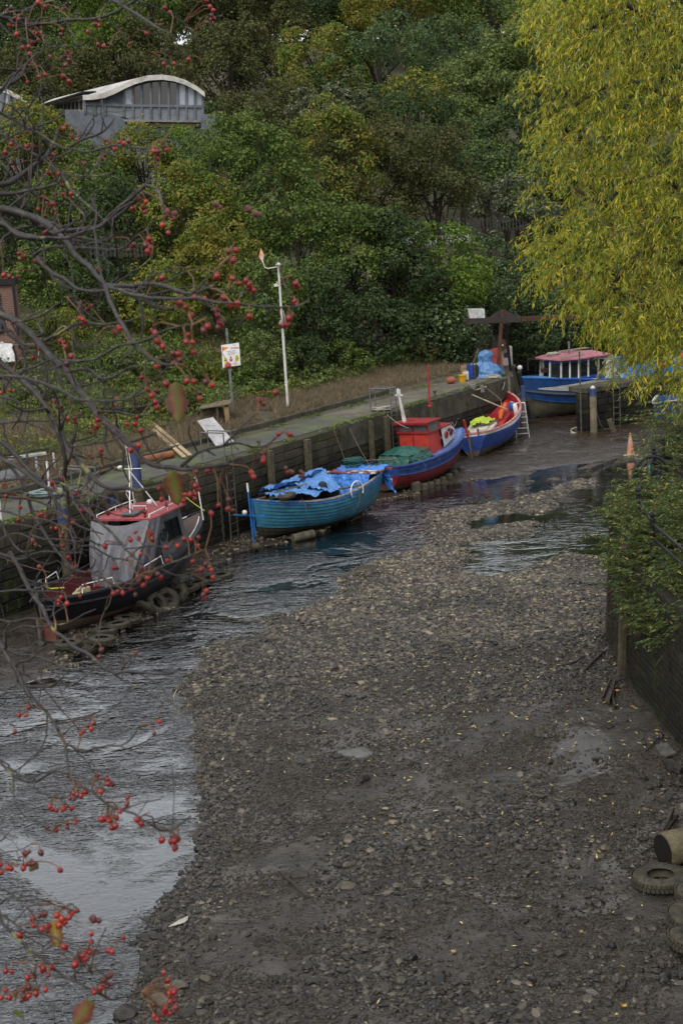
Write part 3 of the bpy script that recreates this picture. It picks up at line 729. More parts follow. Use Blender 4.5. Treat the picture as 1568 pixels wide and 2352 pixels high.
    rd = MB(); rd.box((-.14, -.03, .45), (.3, .07, .75)); rd.tube([(-.05, 0, .5), (-.05, 0, 1.5)], .03, 6); obj('rudder', rd, mudl, bt, w=False)
    tl = MB(); tl.box((-.12, -.3, .42), (.1, .38, .5)); obj('trim_plate', tl, red, bt, w=False)
    yl = MB(); yl.tube([(.12, -.1, 1.7), (.4, -.1, 1.5), (.75, -.3, 1.42)], .02, 5); obj('mooring_line', yl, M('yellow rope', (.5, .55, .05), .8, bmp=.2), bt, w=False)
black_boat()

# ---- 2 blue clinker boat under a blue tarpaulin (pointed end to the left)
def blue_boat():
    a = V((.95, 52.85, -.02)); b = V((-2.95, 48.45, .0)); hd = math.atan2(b.y-a.y, b.x-a.x)
    bt = thing('clinker_boat', 'turquoise planked open boat half covered by a crumpled blue tarpaulin', 'boat', a, (rad(2.5), rad(-1), hd))
    H = Hull(5.85, 2.35, (1.62, 1.12, 1.52), tw=.80, rake=.12, bowp=1.75, sr=.3, vs=.35, fore=.1, vb=.75, mid=.42)
    tq = M('turquoise hull paint', (.035, .165, .25), .45, (.025, .11, .175), 4, bmp=.1, dirt=(.06, .07, .06), dscale=3, dlo=.55, dhi=.75)
    bl = M('bright blue strake paint', (.03, .15, .42), .45, (.022, .11, .32), 4, bmp=.1, dirt=(.06, .07, .07), dscale=4, dlo=.6)
    mg = M('dark slimy bottom', (.03, .028, .02), .6, (.018, .017, .013), 4, bmp=.3, dirt=(.07, .06, .035))
    ts = [0, .14, .26, .36, .45, .53, .61, .69, .77, .85, .93, 1.0]; ks = [2, 2, 2, 0, 0, 0, 0, 0, 0, 0, 1]
    obj('hull', H.shell(ts, ks, clink=.034, transom_k=0, tks=[2, 2, 0, 0, 0, 0, 0, 0, 0, 1]), [tq, bl, mg], bt, w=False, smooth=True, auto=35)
    g = MB(); H.strip(g, 1, .07, .045, .055, .03)
    obj('gunwale', g, M('flaking white and brown rail paint', (.36, .36, .33), .7, (.14, .10, .07), 9, bmp=.4, dirt=(.03, .14, .35), dscale=3, dlo=.5, dhi=.56), bt, w=False)
    obj('hull_lining', H.lining(.4, .05, kf=0), M('dark boat interior', (.03, .026, .024), .8, (.05, .02, .02), 5), bt, w=False)
    sp = MB(); sp.box((6.03, 0, .9), (.07, .06, 1.3)); sp.tube([(6.12, 0, -.1), (6.16, 0, 1.9)], .03, 6)
    obj('rudder', sp, bl, bt, w=False)
    tp = MB(); tp.tube([(6.16, 0, 1.82), (6.165, 0, 2.12)], .035, 8); obj('rudder_tip', tp, WHITEROD, bt, w=False)
    cr = MB(); cr.beam((6.2, .75, 1.0), (6.05, -.9, .95), .07, .05); obj('crossbar', cr, bl, bt, w=False)
    pr_ = MB(); pr_.ball((6.32, -.1, 1.12), .09); obj('float_ball', pr_, W_PAINT, bt, w=False)
    # planks on top of the broad end
    pk = MB(); z = 1.66
    pk.box((.12, 0, z), (.14, 2.15, .05), (0, 0, .03)); pk.box((.42, 0, z+.01), (.26, 2.2, .045), (0, 0, -.02)); pk.box((.72, -.02, z-.01), (.16, 2.35, .05), (0, 0, .07)); pk.box((-.2, .25, z+.05), (.14, 2.1, .05), (0, 0, -.05))
    obj('plank', pk, M('flaking red and white planks', (.26, .055, .05), .7, (.2, .04, .04), 5, bmp=.4, dirt=(.5, .48, .42), dscale=2.2, dlo=.49, dhi=.54), bt, w=False)
    ur = MB(); ur.beam((.75, .1, .5), (.55, .1, 1.62), .1, .12); obj('stanchion', ur, M('flaking red and white planks', (.2, .05, .05)), bt, w=False)
    # tarpaulins (+y is the river side here)
    t = MB()
    t.grid(cloth((5.1, -.6, 1.40), (5.05, .62, 1.42), (3.0, 1.05, 1.25), (2.9, -.9, 1.45), 40, 44, .06, .10, 4, 3, .12))
    t.grid(cloth((3.4, -1.0, 1.5), (3.3, .95, 1.3), (2.3, .95, 1.2), (1.1, -1.05, 1.75), 34, 40, .18, .12, 4, 6, .15))
    t.grid(cloth((4.9, -.75, 1.5), (4.6, -.35, 1.6), (1.3, -.75, 1.75), (1.1, -1.12, 1.7), 14, 50, .0, .10, 5, 8, .2))
    o = obj('tarpaulin', t, TARPL, bt, w=False, smooth=True)
    t = MB(); t.grid(cloth((.75, -1.05, 1.62), (.72, .98, 1.58), (1.05, .85, .75), (1.1, -.95, .8), 40, 20, 0, .07, 4, 12, .1))
    t.grid(cloth((-.15, -1.0, 1.72), (-.32, 1.0, 1.7), (.75, 1.05, 1.6), (.75, -1.1, 1.62), 40, 20, .02, .06, 4, 15, .1))
    t.grid(cloth((-.3, -.2, 1.72), (-.25, 1.05, 1.68), (-.15, 1.35, .62), (-.42, .5, 1.05), 24, 30, 0, .09, 3, 19, .1))
    obj('tarpaulin', t, TARPB, bt, w=False, smooth=True, label='darker blue tarpaulin hanging off the broad end')
    rp = MB(); coil(rp, (-.1, -.55, 1.78), .42, 20, .02, 5, flat=.55); obj('rope_heap', rp, ROPEB, bt, w=False, label='tangled heap of teal rope')
    ty = MB(); ty.torus((4.95, .66, 1.5), .25, .10, (rad(6), rad(4), 0), 22, 8); obj('fender_tyre', ty, TYRED, bt, w=False)
    lp = MB(); lp.tube([(4.55, 1.0, 1.35), (4.5, 1.1, 1.05), (4.52, 1.12, .85)], .012, 5); lp.tube([(1.75, 1.15, 1.35), (1.78, 1.26, .9), (1.9, 1.2, .55)], .012, 5); obj('fender_rope', lp, M('old rope', (.13, .10, .06), .9), bt, w=False)
    hs_ = MB(); hs_.tube([V((1.85+.34*math.cos(a_)+.0, 1.22+.0*a_, 1.2+.34*math.sin(a_))) for a_ in [x*.28-.6 for x in range(16)]], .022, 7); obj('white_hose', hs_, WHITEROD, bt, w=False)
    dr = MB(); dr.lathe([(.01, 0), (.16, 0), (.18, .1), (.15, .3), (.06, .36), (.01, .36)], 12, (2.55, .2, 1.25)); dr.torus((2.5, .42, 1.18), .24, .07, (.2, .1, 0), 20, 7); dr.box((2.35, .25, .95), (.7, .55, .5), (0, 0, .2)); obj('engine_box', dr, M('dark slate plastic', (.025, .03, .04), .5), bt, w=False)
    oar = MB()
    for (p, q, r) in (((4.6, -.62, 1.5), (3.6, -.9, 1.62), .03), ((5.0, -.35, 1.5), (3.0, -.15, 1.58), .025), ((2.6, .6, 1.3), (1.3, .95, 1.3), .035), ((2.3, .5, 1.26), (1.4, .7, 1.24), .03)): oar.tube([p, q], r, 6)
    oar.box((5.6, .0, 1.5), (.5, .05, .04)); obj('oar', oar, WOODG, bt, w=False)
    th = MB(); th.box((2.0, 0, 1.0), (.25, 2.1, .04)); th.box((3.9, 0, 1.05), (.25, 1.9, .04)); obj('thwart', th, WOODG, bt, w=False)
blue_boat()

# ---- 3 red hulled cabin boat with blue rim
def red_cabin_boat():
    a = V((1.75, 56.05, -.05)); b = V((5.0, 60.3, .1)); hd = math.atan2(b.y-a.y, b.x-a.x)
    bt = thing('cabin_boat', 'red hulled cabin boat with a blue rim, red wheelhouse and green sheet', 'boat', a, (rad(-2), rad(-3), hd))
    H = Hull(5.7, 2.3, (1.22, 1.12, 1.5), tw=.8, rake=.5, bowp=2.9, sr=.2, vs=.2, fore=.55, vb=.8, mid=.42)
    red = M('dark red hull paint', (.19, .018, .022), .4, (.14, .014, .018), 3, bmp=.1, dirt=(.10, .075, .05), dscale=1.5, dlo=.6, dhi=.8)
    blu = M('royal blue rim paint', (.028, .058, .205), .5, (.02, .042, .15), 3, bmp=.06, dirt=(.14, .16, .3), dscale=5, dlo=.6)
    md = M('mud stained bottom paint', MUDLINE, .8, (.04, .035, .026), 2.5, bmp=.3, dirt=(.03, .028, .02), dscale=1.2)
    ts = [0, .15, .28, .38, .47, .56, .65, .74, .87, 1.0]; ks = [2, 2, 2, 0, 0, 0, 0, 1, 1]
    obj('hull', H.shell(ts, ks, clink=.014, tks=[2, 2, 2, 0, 0, 0, 0, 1, 1, 1], sub=1), [red, blu, md], bt, w=False, smooth=True, auto=40)
    g = MB(); H.strip(g, 1, .11, .05, .05, .03); H.strip(g, .76, 0, .035, .05, .02); p = H.pt(0, 1); g.box((.02, 0, p.z), (.12, p.y*2, .07)); obj('gunwale', g, M('lighter blue rail', (.045, .09, .28), .5, (.035, .07, .2), 4, bmp=.05), bt, w=False)
    obj('hull_lining', H.lining(.5, .06, u1=.6), M('grey deck paint', (.1, .1, .1)), bt, w=False)
    obj('foredeck', H.deck(.45, .995, .02, .1, .06), M('pale blue deck paint', (.11, .17, .38), .45, (.09, .13, .3), 4, bmp=.06, dirt=(.3, .33, .45), dscale=4, dlo=.58), bt, w=False)
    orr = M('orange red wheelhouse paint', (.46, .045, .03), .4, (.38, .04, .03), 3, bmp=.06, dirt=(.2, .03, .03), dscale=3, dlo=.6)
    rd2 = M('deep red trim', (.30, .02, .025), .4, (.24, .018, .02), 3, bmp=.05)
    ch = MB(); ch.box((3.0, .05, 1.45), (.95, 1.45, 1.15), taper=.97); house = obj('wheelhouse', ch, orr, bt, w=False)
    tr = MB(); tr.box((3.0, .05, 2.04), (1.06, 1.56, .05)); tr.box((2.5, .05, 1.5), (.02, .03, 1.0))
    for y in (-.68, .78): tr.box((2.55, y, 2.25), (.07, .07, .42), (0, -.25, 0)); tr.box((3.42, y, 2.25), (.07, .07, .42), (0, -.12, 0))
    tr.box((2.53, .05, 2.25), (.05, .06, .4), (0, -.25, 0)); tr.box((2.92, .05, 2.47), (1.12, 1.66, .045)); tr.box((2.42, .05, 2.43), (.1, 1.66, .06)); obj('trim', tr, rd2, house, w=False)
    gw = MB()
    for y in (-.31, .41): gw.box((2.56, y, 2.25), (.012, .66, .38), (0, -.25, 0))
    gw.box((3.0, -.69, 2.25), (.78, .012, .38)); gw.box((3.0, .79, 2.25), (.78, .012, .38)); obj('window', gw, M('salty window', (.16, .15, .15), .25, (.11, .10, .10), 5, bmp=0), house, w=False)
    wp = MB(); x0, x1 = 3.48, 4.75
    o = [(x0, -.80, 1.25), (x1, -.50, 1.42), (x1-.06, -.46, 1.98), (x0, -.72, 2.02), (x0, .85, 1.25), (x1, .55, 1.42), (x1-.06, .5, 1.98), (x0, .78, 2.02)]
    wp.add(o, [(0, 1, 2, 3), (5, 4, 7, 6), (1, 5, 6, 2), (3, 2, 6, 7)]); tk = obj('trunk_cabin', wp, W_PAINT, bt, w=False)
    rf = MB(); rf.add([(x0-.02, -.76, 2.03), (x1, -.5, 1.99), (x1, .55, 1.99), (x0-.02, .82, 2.03), (x0-.02, -.76, 2.07), (x1, -.5, 2.03), (x1, .55, 2.03), (x0-.02, .82, 2.07)], [(3, 2, 1, 0), (4, 5, 6, 7), (0, 1, 5, 4), (1, 2, 6, 5), (2, 3, 7, 6), (3, 0, 4, 7)]); obj('cabin_top', rf, rd2, tk, w=False)
    for x, y in ((3.84, -.735), (4.42, -.60)):
        pp = MB(); an = math.atan2(.28, 1.27); pp.torus((x, y, 1.70), .125, .03, (rad(86), 0, an), 20, 6); ph_ = obj('porthole', pp, rd2, tk, w=False)
        pg = MB(); pg.lathe([(.005, -.01), (.115, -.01), (.115, .01), (.005, .01)], 18, (x, y+.005, 1.70), (rad(86), 0, an)); obj('porthole_glass', pg, GLASS, ph_, w=False)
    pl = MB(); pl.box((4.13, -.685, 1.86), (.22, .02, .12), (0, 0, .22)); obj('number_plate', pl, M('black plate', (.015, .02, .015), .5, bmp=0), tk, w=False)
    bx = MB(); bx.box((3.75, 0, 2.14), (.45, .38, .12)); bx.box((4.2, .1, 2.1), (.25, .3, .08)); bevel(obj('roof_box', bx, M('grey plastic', (.25, .25, .24), .5), tk, w=False), .03)
    cr = MB(); cr.lathe([(.09, 0), (.05, 1.0), (.035, 1.25), (.03, 1.45)], 8, (2.75, .55, 2.47), (0, rad(-9), 0)); cr.box((2.57, .55, 3.62), (.06, .34, .06)); cr.box((2.56, .55, 3.75), (.12, .12, .2)); obj('signal_mast', cr, WHITEROD, bt, w=False)
    gn = MB(); gn.grid(cloth((1.0, -.75, 1.38), (2.35, -.8, 1.45), (2.35, .8, 1.45), (1.0, .75, 1.38), 24, 24, -.16, .05, 3, 31, .05))
    for e0, e1 in (((1.0, -.75, 1.38), (2.35, -.8, 1.45)), ((1.0, .75, 1.38), (1.0, -.75, 1.38))):
        a_, b_ = V(e0), V(e1); dn = V((-.25 if e0[0] == e1[0] else 0, -.12 if e0[0] != e1[0] else 0, -.5)); gn.grid(cloth(a_, b_, b_+dn, a_+dn, 20, 8, 0, .04, 3, 33))
    gn.box((1.7, 0, 1.15), (1.25, 1.4, .42)); obj('green_sheet', gn, TARPG, bt, w=False, smooth=True)
    sr = MB(); sr.tube([(.02, .9, 1.2), (-.02, .95, 1.42), (.05, .2, 1.46), (.35, -.6, 1.44)], .03, 6); obj('stern_rail', sr, WOODG, bt, w=False)
    rp = MB(); coil(rp, (.35, .5, 1.15), .2, 6, .015, 8); obj('rope_heap', rp, ROPEB, bt, w=False)
    bo = MB(); bo.tube([(5.2, -.3, 1.55), (5.3, 0, 1.85), (5.2, .3, 1.55)], .02, 6); bo.tube([(5.6, 0, 1.5), (5.5, 0, 1.9)], .02, 6); obj('bow_rail', bo, CHROME, bt, w=False)
red_cabin_boat()

# ---- 4 open boat, blue hull, white strake, red inside, leaning to the quay
def open_boat():
    a = V((6.05, 62.45, -.05)); b = V((8.25, 69.1, .1)); hd = math.atan2(b.y-a.y, b.x-a.x)
    bt = thing('open_boat', 'open boat with blue planks, white top strake and bright red inside', 'boat', a, (rad(-7), rad(-5), hd))
    H = Hull(6.7, 3.15, (1.32, 1.22, 1.72), tw=.46, rake=.45, bowp=2.7, sr=.05, vs=.8, fore=.55, vb=.8, mid=.5)
    bl = M('navy hull paint', (.022, .06, .27), .4, (.016, .045, .2), 3, bmp=.08, dirt=(.06, .07, .12), dscale=3, dlo=.6)
    md = M('mud caked planking', (.13, .115, .085), .85, (.07, .06, .045), 5, bmp=.4)
    rd_ = M('bright red interior paint', (.42, .03, .04), .4, (.33, .025, .03), 3, bmp=.06, dirt=(.2, .03, .03), dscale=3, dlo=.6)
    ts = [0, .13, .24, .34, .43, .51, .59, .67, .75, .83, .9, 1.0]; ks = [2, 2, 2, 2, 0, 0, 0, 0, 0, 0, 1]
    obj('hull', H.shell(ts, ks, clink=.028, tks=[2, 2, 2, 2, 0, 0, 0, 0, 0, 1]), [bl, W_PAINT, md], bt, w=False, smooth=True, auto=35)
    g = MB(); H.strip(g, 1, .08, .03, .05, .03); p = H.pt(0, 1); g.box((.02, 0, p.z), (.1, p.y*2, .07)); obj('gunwale', g, M('scuffed red rail', (.42, .05, .055), .5, (.5, .35, .34), 9, bmp=.2), bt, w=False)
    obj('hull_lining', H.lining(.42, .05, u1=.97, kf=1), [rd_, M('grey bottom boards', (.12, .11, .1), .8)], bt, w=False)
    obj('foredeck', H.deck(.64, .985, .30, .07, .03), rd_, bt, w=False)
    bh = MB(); q = H.pt(.64, 1); bh.box((q.x, 0, .86), (.05, q.y*1.86, .66)); obj('bulkhead', bh, rd_, bt, w=False)
    sd_ = MB()
    for sg in (1, -1): sd_ = MB(); sd_.beam((2.0, sg*.95, 1.1), (3.95, sg*.98, 1.2), .26, .04); obj('side_bench', sd_, rd_, bt, w=False)
    wb = MB(); wb.box((1.7, -.1, .98), (1.5, 1.3, .42)); wb.box((1.2, -.35, 1.16), (.5, .5, .22)); wb.box((2.2, .2, 1.14), (.55, .6, .22)); bevel(obj('white_crate', wb, M('cream fibreglass', (.55, .53, .45), .5, (.45, .42, .34), 4), bt, w=False), .05, 2)
    th = MB(); th.box((3.0, 0, 1.1), (.22, 2.1, .05)); obj('thwart', th, WOODG, bt, w=False)
    hv = MB(); hv.grid(cloth((1.5, -.55, 1.28), (2.3, -.75, 1.28), (2.35, .25, 1.36), (1.6, .35, 1.3), 20, 20, -.08, .12, 3, 44, .15)); obj('hi_vis_jacket', hv, M('hi-vis yellow cloth', (.42, .55, .05), .7, (.3, .42, .04), 5, bmp=.2), bt, w=False, smooth=True)
    oc = MB(); oc.tube([(3.9, -.95, 1.65), (3.5, -.92, 1.55), (3.1, -.82, 1.4), (2.7, -.86, 1.22)], [.10, .12, .13, .08], 9); obj('orange_buoyancy_aid', oc, M('orange fabric', (.55, .12, .03), .7, (.4, .08, .02), 6, bmp=.2), bt, w=False, smooth=True)
    bk = MB()
    for i in range(9): bk.tube([(2.6+.1*i, -.5+.05*i+random.uniform(-.1, .1), 1.1), (2.7+.07*i, -.2, 1.32+random.uniform(-.05, .1)), (2.8+.08*i, .2+random.uniform(-.1, .1), 1.1)], .014, 5)
    obj('black_hose', bk, M('black rubber rail', (.03, .03, .03)), bt, w=False)
    en = MB(); en.ball((.35, .25, 1.32), .2, sc=(1.2, 1, .8)); en.box((.75, .4, 1.25), (.35, .25, .3)); obj('engine_cover', en, M('dull brown cover', (.12, .10, .08), .8), bt, w=False)
    # A-frame mast of poles
    ap = V((3.15, .45, 2.55)); ms = MB(); ms.tube([(1.2, .95, 1.5), ap], .035, 6); ms.tube([(3.3, -1.1, 1.5), ap+V((-.1, .1, .05))], .035, 6); ms.tube([ap+V((-.15, .9, -.1)), ap+V((.35, -.75, .12))], .03, 6)
    ms.tube([ap+V((.3, -.7, .1)), (3.9, -.75, 1.9), (3.6, -.8, 1.25)], .012, 5); obj('pole_mast', ms, M('pale pole wood', (.36, .31, .22), .7), bt, w=False)
    lb = MB(); lb.lathe([(.01, 0), (.13, 0), (.15, .12), (.15, .22), (.01, .22)], 10, tuple(ap+V((.15, -.15, .12)))); lb.box(tuple(ap+V((.3, -.55, .05))), (.2, .15, .3)); lb.ball(tuple(ap+V((-.1, .3, .22))), .14, sc=(1.3, 1, .7)); obj('lamp_box', lb, M('grey lamp box', (.2, .19, .19), .5), bt, w=False)
    rg = MB(); rg.box(tuple(ap+V((0, .1, .0))), (.5, .14, .12), (0, .3, .6)); obj('mast_head', rg, M('dark maroon', (.12, .02, .03), .5), bt, w=False)
    r = MB(); r.box((-.16, 0, .55), (.3, .05, 1.25), (0, .12, 0)); rdd = obj('rudder', r, md, bt, w=False)
    r2 = MB(); r2.beam((-.12, .03, 1.0), (-.34, .05, 2.05), .07, .13, up=(1, 0, 0)); obj('rudder_stock', r2, rd_, rdd, w=False)
    wl = MB(); wl.tube([(.02, -.35, .55), (.0, -.42, 1.5)], .04, 6); obj('ladder_post', wl, bl, bt, w=False)
    fd = MB(); fd.lathe([(.02, 0), (.09, .05), (.11, .12), (.11, .55), (.08, .64), (.02, .68)], 12, (3.9, -1.36, .95)); fd.tube([(3.9, -1.36, 1.62), (3.85, -1.2, 1.75)], .012, 5); obj('white_fender', fd, W_PAINT, bt, w=False, smooth=True)
    fb = MB(); fb.ball((4.9, -1.02, 1.25), .2, sc=(1, 1, 1.35)); obj('blue_fender', fb, M('blue buoy plastic', (.02, .09, .3), .45), bt, w=False, smooth=True)
open_boat()

# ---- 5 blue and white launch
def launch():
    a = V((10.05, 71.6, .26)); hd = rad(36); L = 11.0
    st = a+V((math.cos(hd), math.sin(hd), 0))*L                              # stern far right
    bt = thing('launch', 'large blue and white passenger launch with a pink roof, berthed beyond the open red boat', 'boat', st, (rad(-1), 0, hd+math.pi))
    H = Hull(11.0, 3.5, (1.72, 1.72, 2.35), tw=.85, rake=.95, bowp=2.9, sr=.3, vs=.2, fore=.35, vb=.85, mid=.4)
    bl = M('cobalt hull paint', (.025, .085, .27), .4, (.018, .062, .2), 1.5, bmp=.04, dirt=(.04, .11, .28), dscale=2, dlo=.6)
    ant = M('grey green bottom paint', (.14, .13, .09), .75, (.09, .082, .058), 1.5, bmp=.2, dirt=(.06, .055, .04), dscale=1.2)
    ts = [0, .2, .38, .50, .6, .7, .8, .9, 1.0]; ks = [1, 1, 1, 0, 0, 0, 0, 0]
    obj('hull', H.shell(ts, ks, tks=[1, 1, 1, 1, 0, 0, 0, 0, 0, 0], sub=2), [bl, ant], bt, w=False, smooth=True, auto=40)
    g = MB(); H.strip(g, .70, 0, .07, .10, 0); obj('rubbing_strake', g, M('grey rubbing band', (.09, .10, .11), .6), bt, w=False)
    g = MB(); H.strip(g, .50, 0, .04, .05, 0, u0=.5, u1=.985); obj('spray_rail', g, bl, bt, w=False)
    g = MB(); H.strip(g, 1.0, .12, .04, .06, .03); obj('gunwale', g, M('mid blue rail', (.03, .14, .48), .4), bt, w=False)
    # white flare panel on the topside
    wpnl = MB()
    for sg in (1, -1):
        rows = [[], []]
        for i in range(19):
            u = .42+.54*i/18; ta = .74; tb = .87+.11*min(1, max(.0, (1-abs(u-.5)/.5)))*1.0 if u > .5 else .87+.115*(u-.42)/.08
            p = H.pt(u, ta, 0, .02); q = H.pt(u, max(ta+.004, .985-.235*max(0, (u-.74)/.24)), 0, .02) if u > .47 else H.pt(u, ta+.2*(u-.42)/.05, 0, .02)
            rows[0].append(V((p.x, sg*p.y, p.z))); rows[1].append(V((q.x, sg*q.y, q.z)))
        wpnl.grid(rows if sg > 0 else rows[::-1])
    obj('white_panel', wpnl, W_PAINT, bt, w=False)
    lb = M('light blue deck paint', (.13, .34, .62), .45, (.1, .28, .52), 3, bmp=.06, dirt=(.25, .3, .36), dscale=4, dlo=.6)
    obj('foredeck', H.deck(.40, .995, .04, .1, .08), lb, bt, w=False)
    obj('hull_lining', H.lining(.6, .07, u1=.42), lb, bt, w=False)
    # cabin: windows all round the front
    zb, zt = 1.85, 3.02; cx0, cx1 = 6.9, 10.1; blf = M('blue window frames', (.015, .06, .30), .4)
    out = [(cx0, -1.25), (8.95, -1.15), (9.8, -.75), (cx1, -.25), (cx1, .25), (9.8, .75), (8.95, 1.15), (cx0, 1.25)]
    cbn = MB(); n = len(out)
    vs = [(x, y, zb-.2) for x, y in out]+[(x-.0, y, zb+.28) for x, y in out]; cbn.add(vs, [(i, i+1, i+1+n, i+n) for i in range(n-1)]+[(n-1, 0, n, 2*n-1)])
    vs = [(x-.05, y*.97, zt-.16) for x, y in out]+[(x-.05, y*.97, zt) for x, y in out]; cbn.add(vs, [(i, i+1, i+1+n, i+n) for i in range(n-1)]+[(n-1, 0, n, 2*n-1)])
    cab = obj('cabin', cbn, blf, bt, w=False)
    po = MB(); gl = MB()
    pts = [(cx0, -1.25), (7.6, -1.22), (8.3, -1.19), (8.95, -1.15), (9.38, -.95), (9.8, -.75), (9.96, -.5), (cx1, -.25), (cx1, .25), (9.8, .75), (9.38, .95), (8.95, 1.15), (8.3, 1.19), (7.6, 1.22), (cx0, 1.25)]
    for i, (x, y) in enumerate(pts): po = MB(); po.beam((x, y, zb+.2), (x-.05, y*.97, zt-.05), .075, .075); obj('window_pillar', po, W_PAINT, cab, w=False)
    for i in range(len(pts)-1):
        (x, y), (x2, y2) = pts[i], pts[i+1]; gl.add([(x*.999, y*.985, zb+.25), (x2*.999, y2*.985, zb+.25), (x2*.999-.05, y2*.955, zt-.15), (x*.999-.05, y*.955, zt-.15)], [(0, 1, 2, 3)])
    obj('window', gl, GLASS, cab, w=False)
    def MBT():
        q = MB(); q.T = Matrix.Translation((2.05, 0, -.48)); return q
    rf = MBT(); ro = [(4.75, -1.42), (7.0, -1.36), (7.95, -.9), (8.3, 0), (7.95, .9), (7.0, 1.36), (4.75, 1.42)]; n = len(ro)
    rf.add([(x, y, 3.5) for x, y in ro]+[(x, y, 3.5+.07) for x, y in ro]+[(6.2, 0, 3.5+.2), (4.75, 0, 3.5+.18)], [tuple(range(n-1, -1, -1))]+[(i, (i+1) % n, (i+1) % n+n, i+n) for i in range(n)]+[(i+n, (i+1)+n, 2*n) for i in range(n-1)]+[(2*n-1, 2*n+1, 2*n), (2*n+1, n, 2*n)])
    rr = obj('cabin_roof', rf, M('faded pink roof paint', (.42, .16, .20), .5, (.34, .12, .15), 2, bmp=.05, dirt=(.25, .13, .14), dscale=3), bt, w=False)
    pl = MBT(); pl.beam((6.2, .9, 3.5+.2), (8.0, .95, 3.5+.16), .06, .06); pl.beam((4.2, -.9, 3.5+.2), (6.6, -.5, 3.5+.26), .12, .05); pl.beam((4.3, -.6, 3.5+.22), (6.3, -.2, 3.5+.3), .05, .05); obj('roof_pole', pl, M('pale pole wood', (.36, .31, .22)), rr, w=False)
    ro_ = MBT(); coil(ro_, (7.1, -.45, 3.5+.14), .38, 12, .028, 21, flat=.2); obj('roof_rope', ro_, ROPEW, rr, w=False)
    ex = MBT(); ex.lathe([(.045, 0), (.045, .55), (.06, .56), (.06, .62), (.01, .62)], 8, (6.6, .2, 3.5+.2)); obj('roof_pipe', ex, M('grey lamp box', (.2, .19, .19)), rr, w=False)
    for y0 in (-1.33, 1.27):
        sp = MBT(); sp.poly_prism([(3.9, 2.0), (5.0, 2.1), (5.2, 2.5), (4.95, 3.5), (4.6, 3.5), (4.4, 2.8), (3.9, 2.4)], y0, y0+.06, lambda x, y, d: V((x, d, y))); sp2 = obj('white_side_panel', sp, W_PAINT, bt, w=False)
    em = MBT(); em.torus((4.35, 1.345, 2.28), .2, .03, (rad(90), 0, 0), 22, 6); em.torus((4.35, 1.345, 2.26), .10, .022, (rad(90), 0, 0), 16, 5); em.box((4.35, 1.345, 2.1), (.1, .02, .2)); em.box((4.35, 1.345, 2.52), (.2, .02, .05)); obj('round_emblem', em, M('black plate', (.015, .02, .015)), sp2, w=False)
    # pulpit rail, anchor gear
    pr_ = MB()
    for (x, y) in ((7.6, 1.35), (8.9, 1.25), (9.9, .95), (10.9, .45), (11.4, 0), (10.9, -.45), (9.9, -.95), (8.9, -1.25)):
        z = 1.98+(x-7.6)*.17; pr_.tube([(x, y, z), (x, y, z+.6)], .018, 5)
    pr_.tube([(7.2, 1.4, 2.1), (8.9, 1.25, 2.86), (9.9, .95, 2.98), (10.9, .45, 3.15), (11.4, 0, 3.22), (10.9, -.45, 3.15), (9.9, -.95, 2.98), (8.9, -1.25, 2.86)], .018, 5); obj('bow_rail', pr_, M('dark iron rail', (.03, .028, .028), .6), bt, w=False)
    ag = MB(); random.seed(4)
    for i in range(9): x = random.uniform(9.2, 10.9); y = random.uniform(-.4, .5); z = 2.0+(x-7.6)*.17; ag.tube([(x, y, z), (x+random.uniform(-.3, .3), y+random.uniform(-.3, .3), z+random.uniform(.2, .5))], .02, 5)
    ag.box((10.2, 0, 2.5), (.35, .25, .2)); ag.torus((9.8, .2, 2.52), .16, .04, None, 14, 5); obj('anchor_gear', ag, M('rusty anchor gear', (.07, .035, .028), .9), bt, w=False)
    ch = MB(); ch.tube([(11.95, .02, 2.75), (12.02, .02, 2.6), (11.75, .02, 1.5), (11.3, .02, .2)], [.10, .13, .06, .07], 8); obj('stem_fender', ch, M('black rubber rail', (.03, .03, .03)), bt, w=False)
    wf = MB(); wf.ball((11.98, .05, 2.85), .13); obj('bow_buoy', wf, W_PAINT, bt, w=False)
    # cockpit aft: blue coaming and seats
    ck = MB()
    for sg in (1, -1): ck.beam((.2, sg*1.45, 2.0), (5.9, sg*1.42, 2.05), .06, .62)
    ck.box((.12, 0, 2.15), (.08, 2.9, .62)); obj('cockpit_coaming', ck, M('azure cockpit paint', (.04, .25, .62), .4, (.03, .2, .5), 2, bmp=.05), bt, w=False)
    ct = MB()
    for sg in (1, -1): ct.beam((.2, sg*1.45, 2.34), (5.9, sg*1.42, 2.39), .12, .06)
    ct.box((.12, 0, 2.49), (.14, 2.9, .06)); obj('coaming_cap', ct, lb, bt, w=False)
    for (x, y, z, rt) in ((3.1, 1.62, 2.12, (rad(20), 0, 0)), (1.4, 1.55, 2.3, (rad(85), 0, 0)), (.75, 1.55, 2.3, (rad(85), 0, .2))):
        lr = MB(); lr.torus((x, y, z), .3, .075, rt, 22, 8); obj('lifebuoy', lr, M('orange lifebuoy', (.72, .13, .035), .5, (.6, .1, .03), 3, bmp=.05), bt, w=False, smooth=True)
    mv = MB(); mv.lathe([(.02, 0), (.12, .03), (.13, .4), (.02, .44)], 12, (1.9, 1.85, 1.35), (0, rad(80), 0)); obj('side_fender', mv, W_PAINT, bt, w=False)
launch()
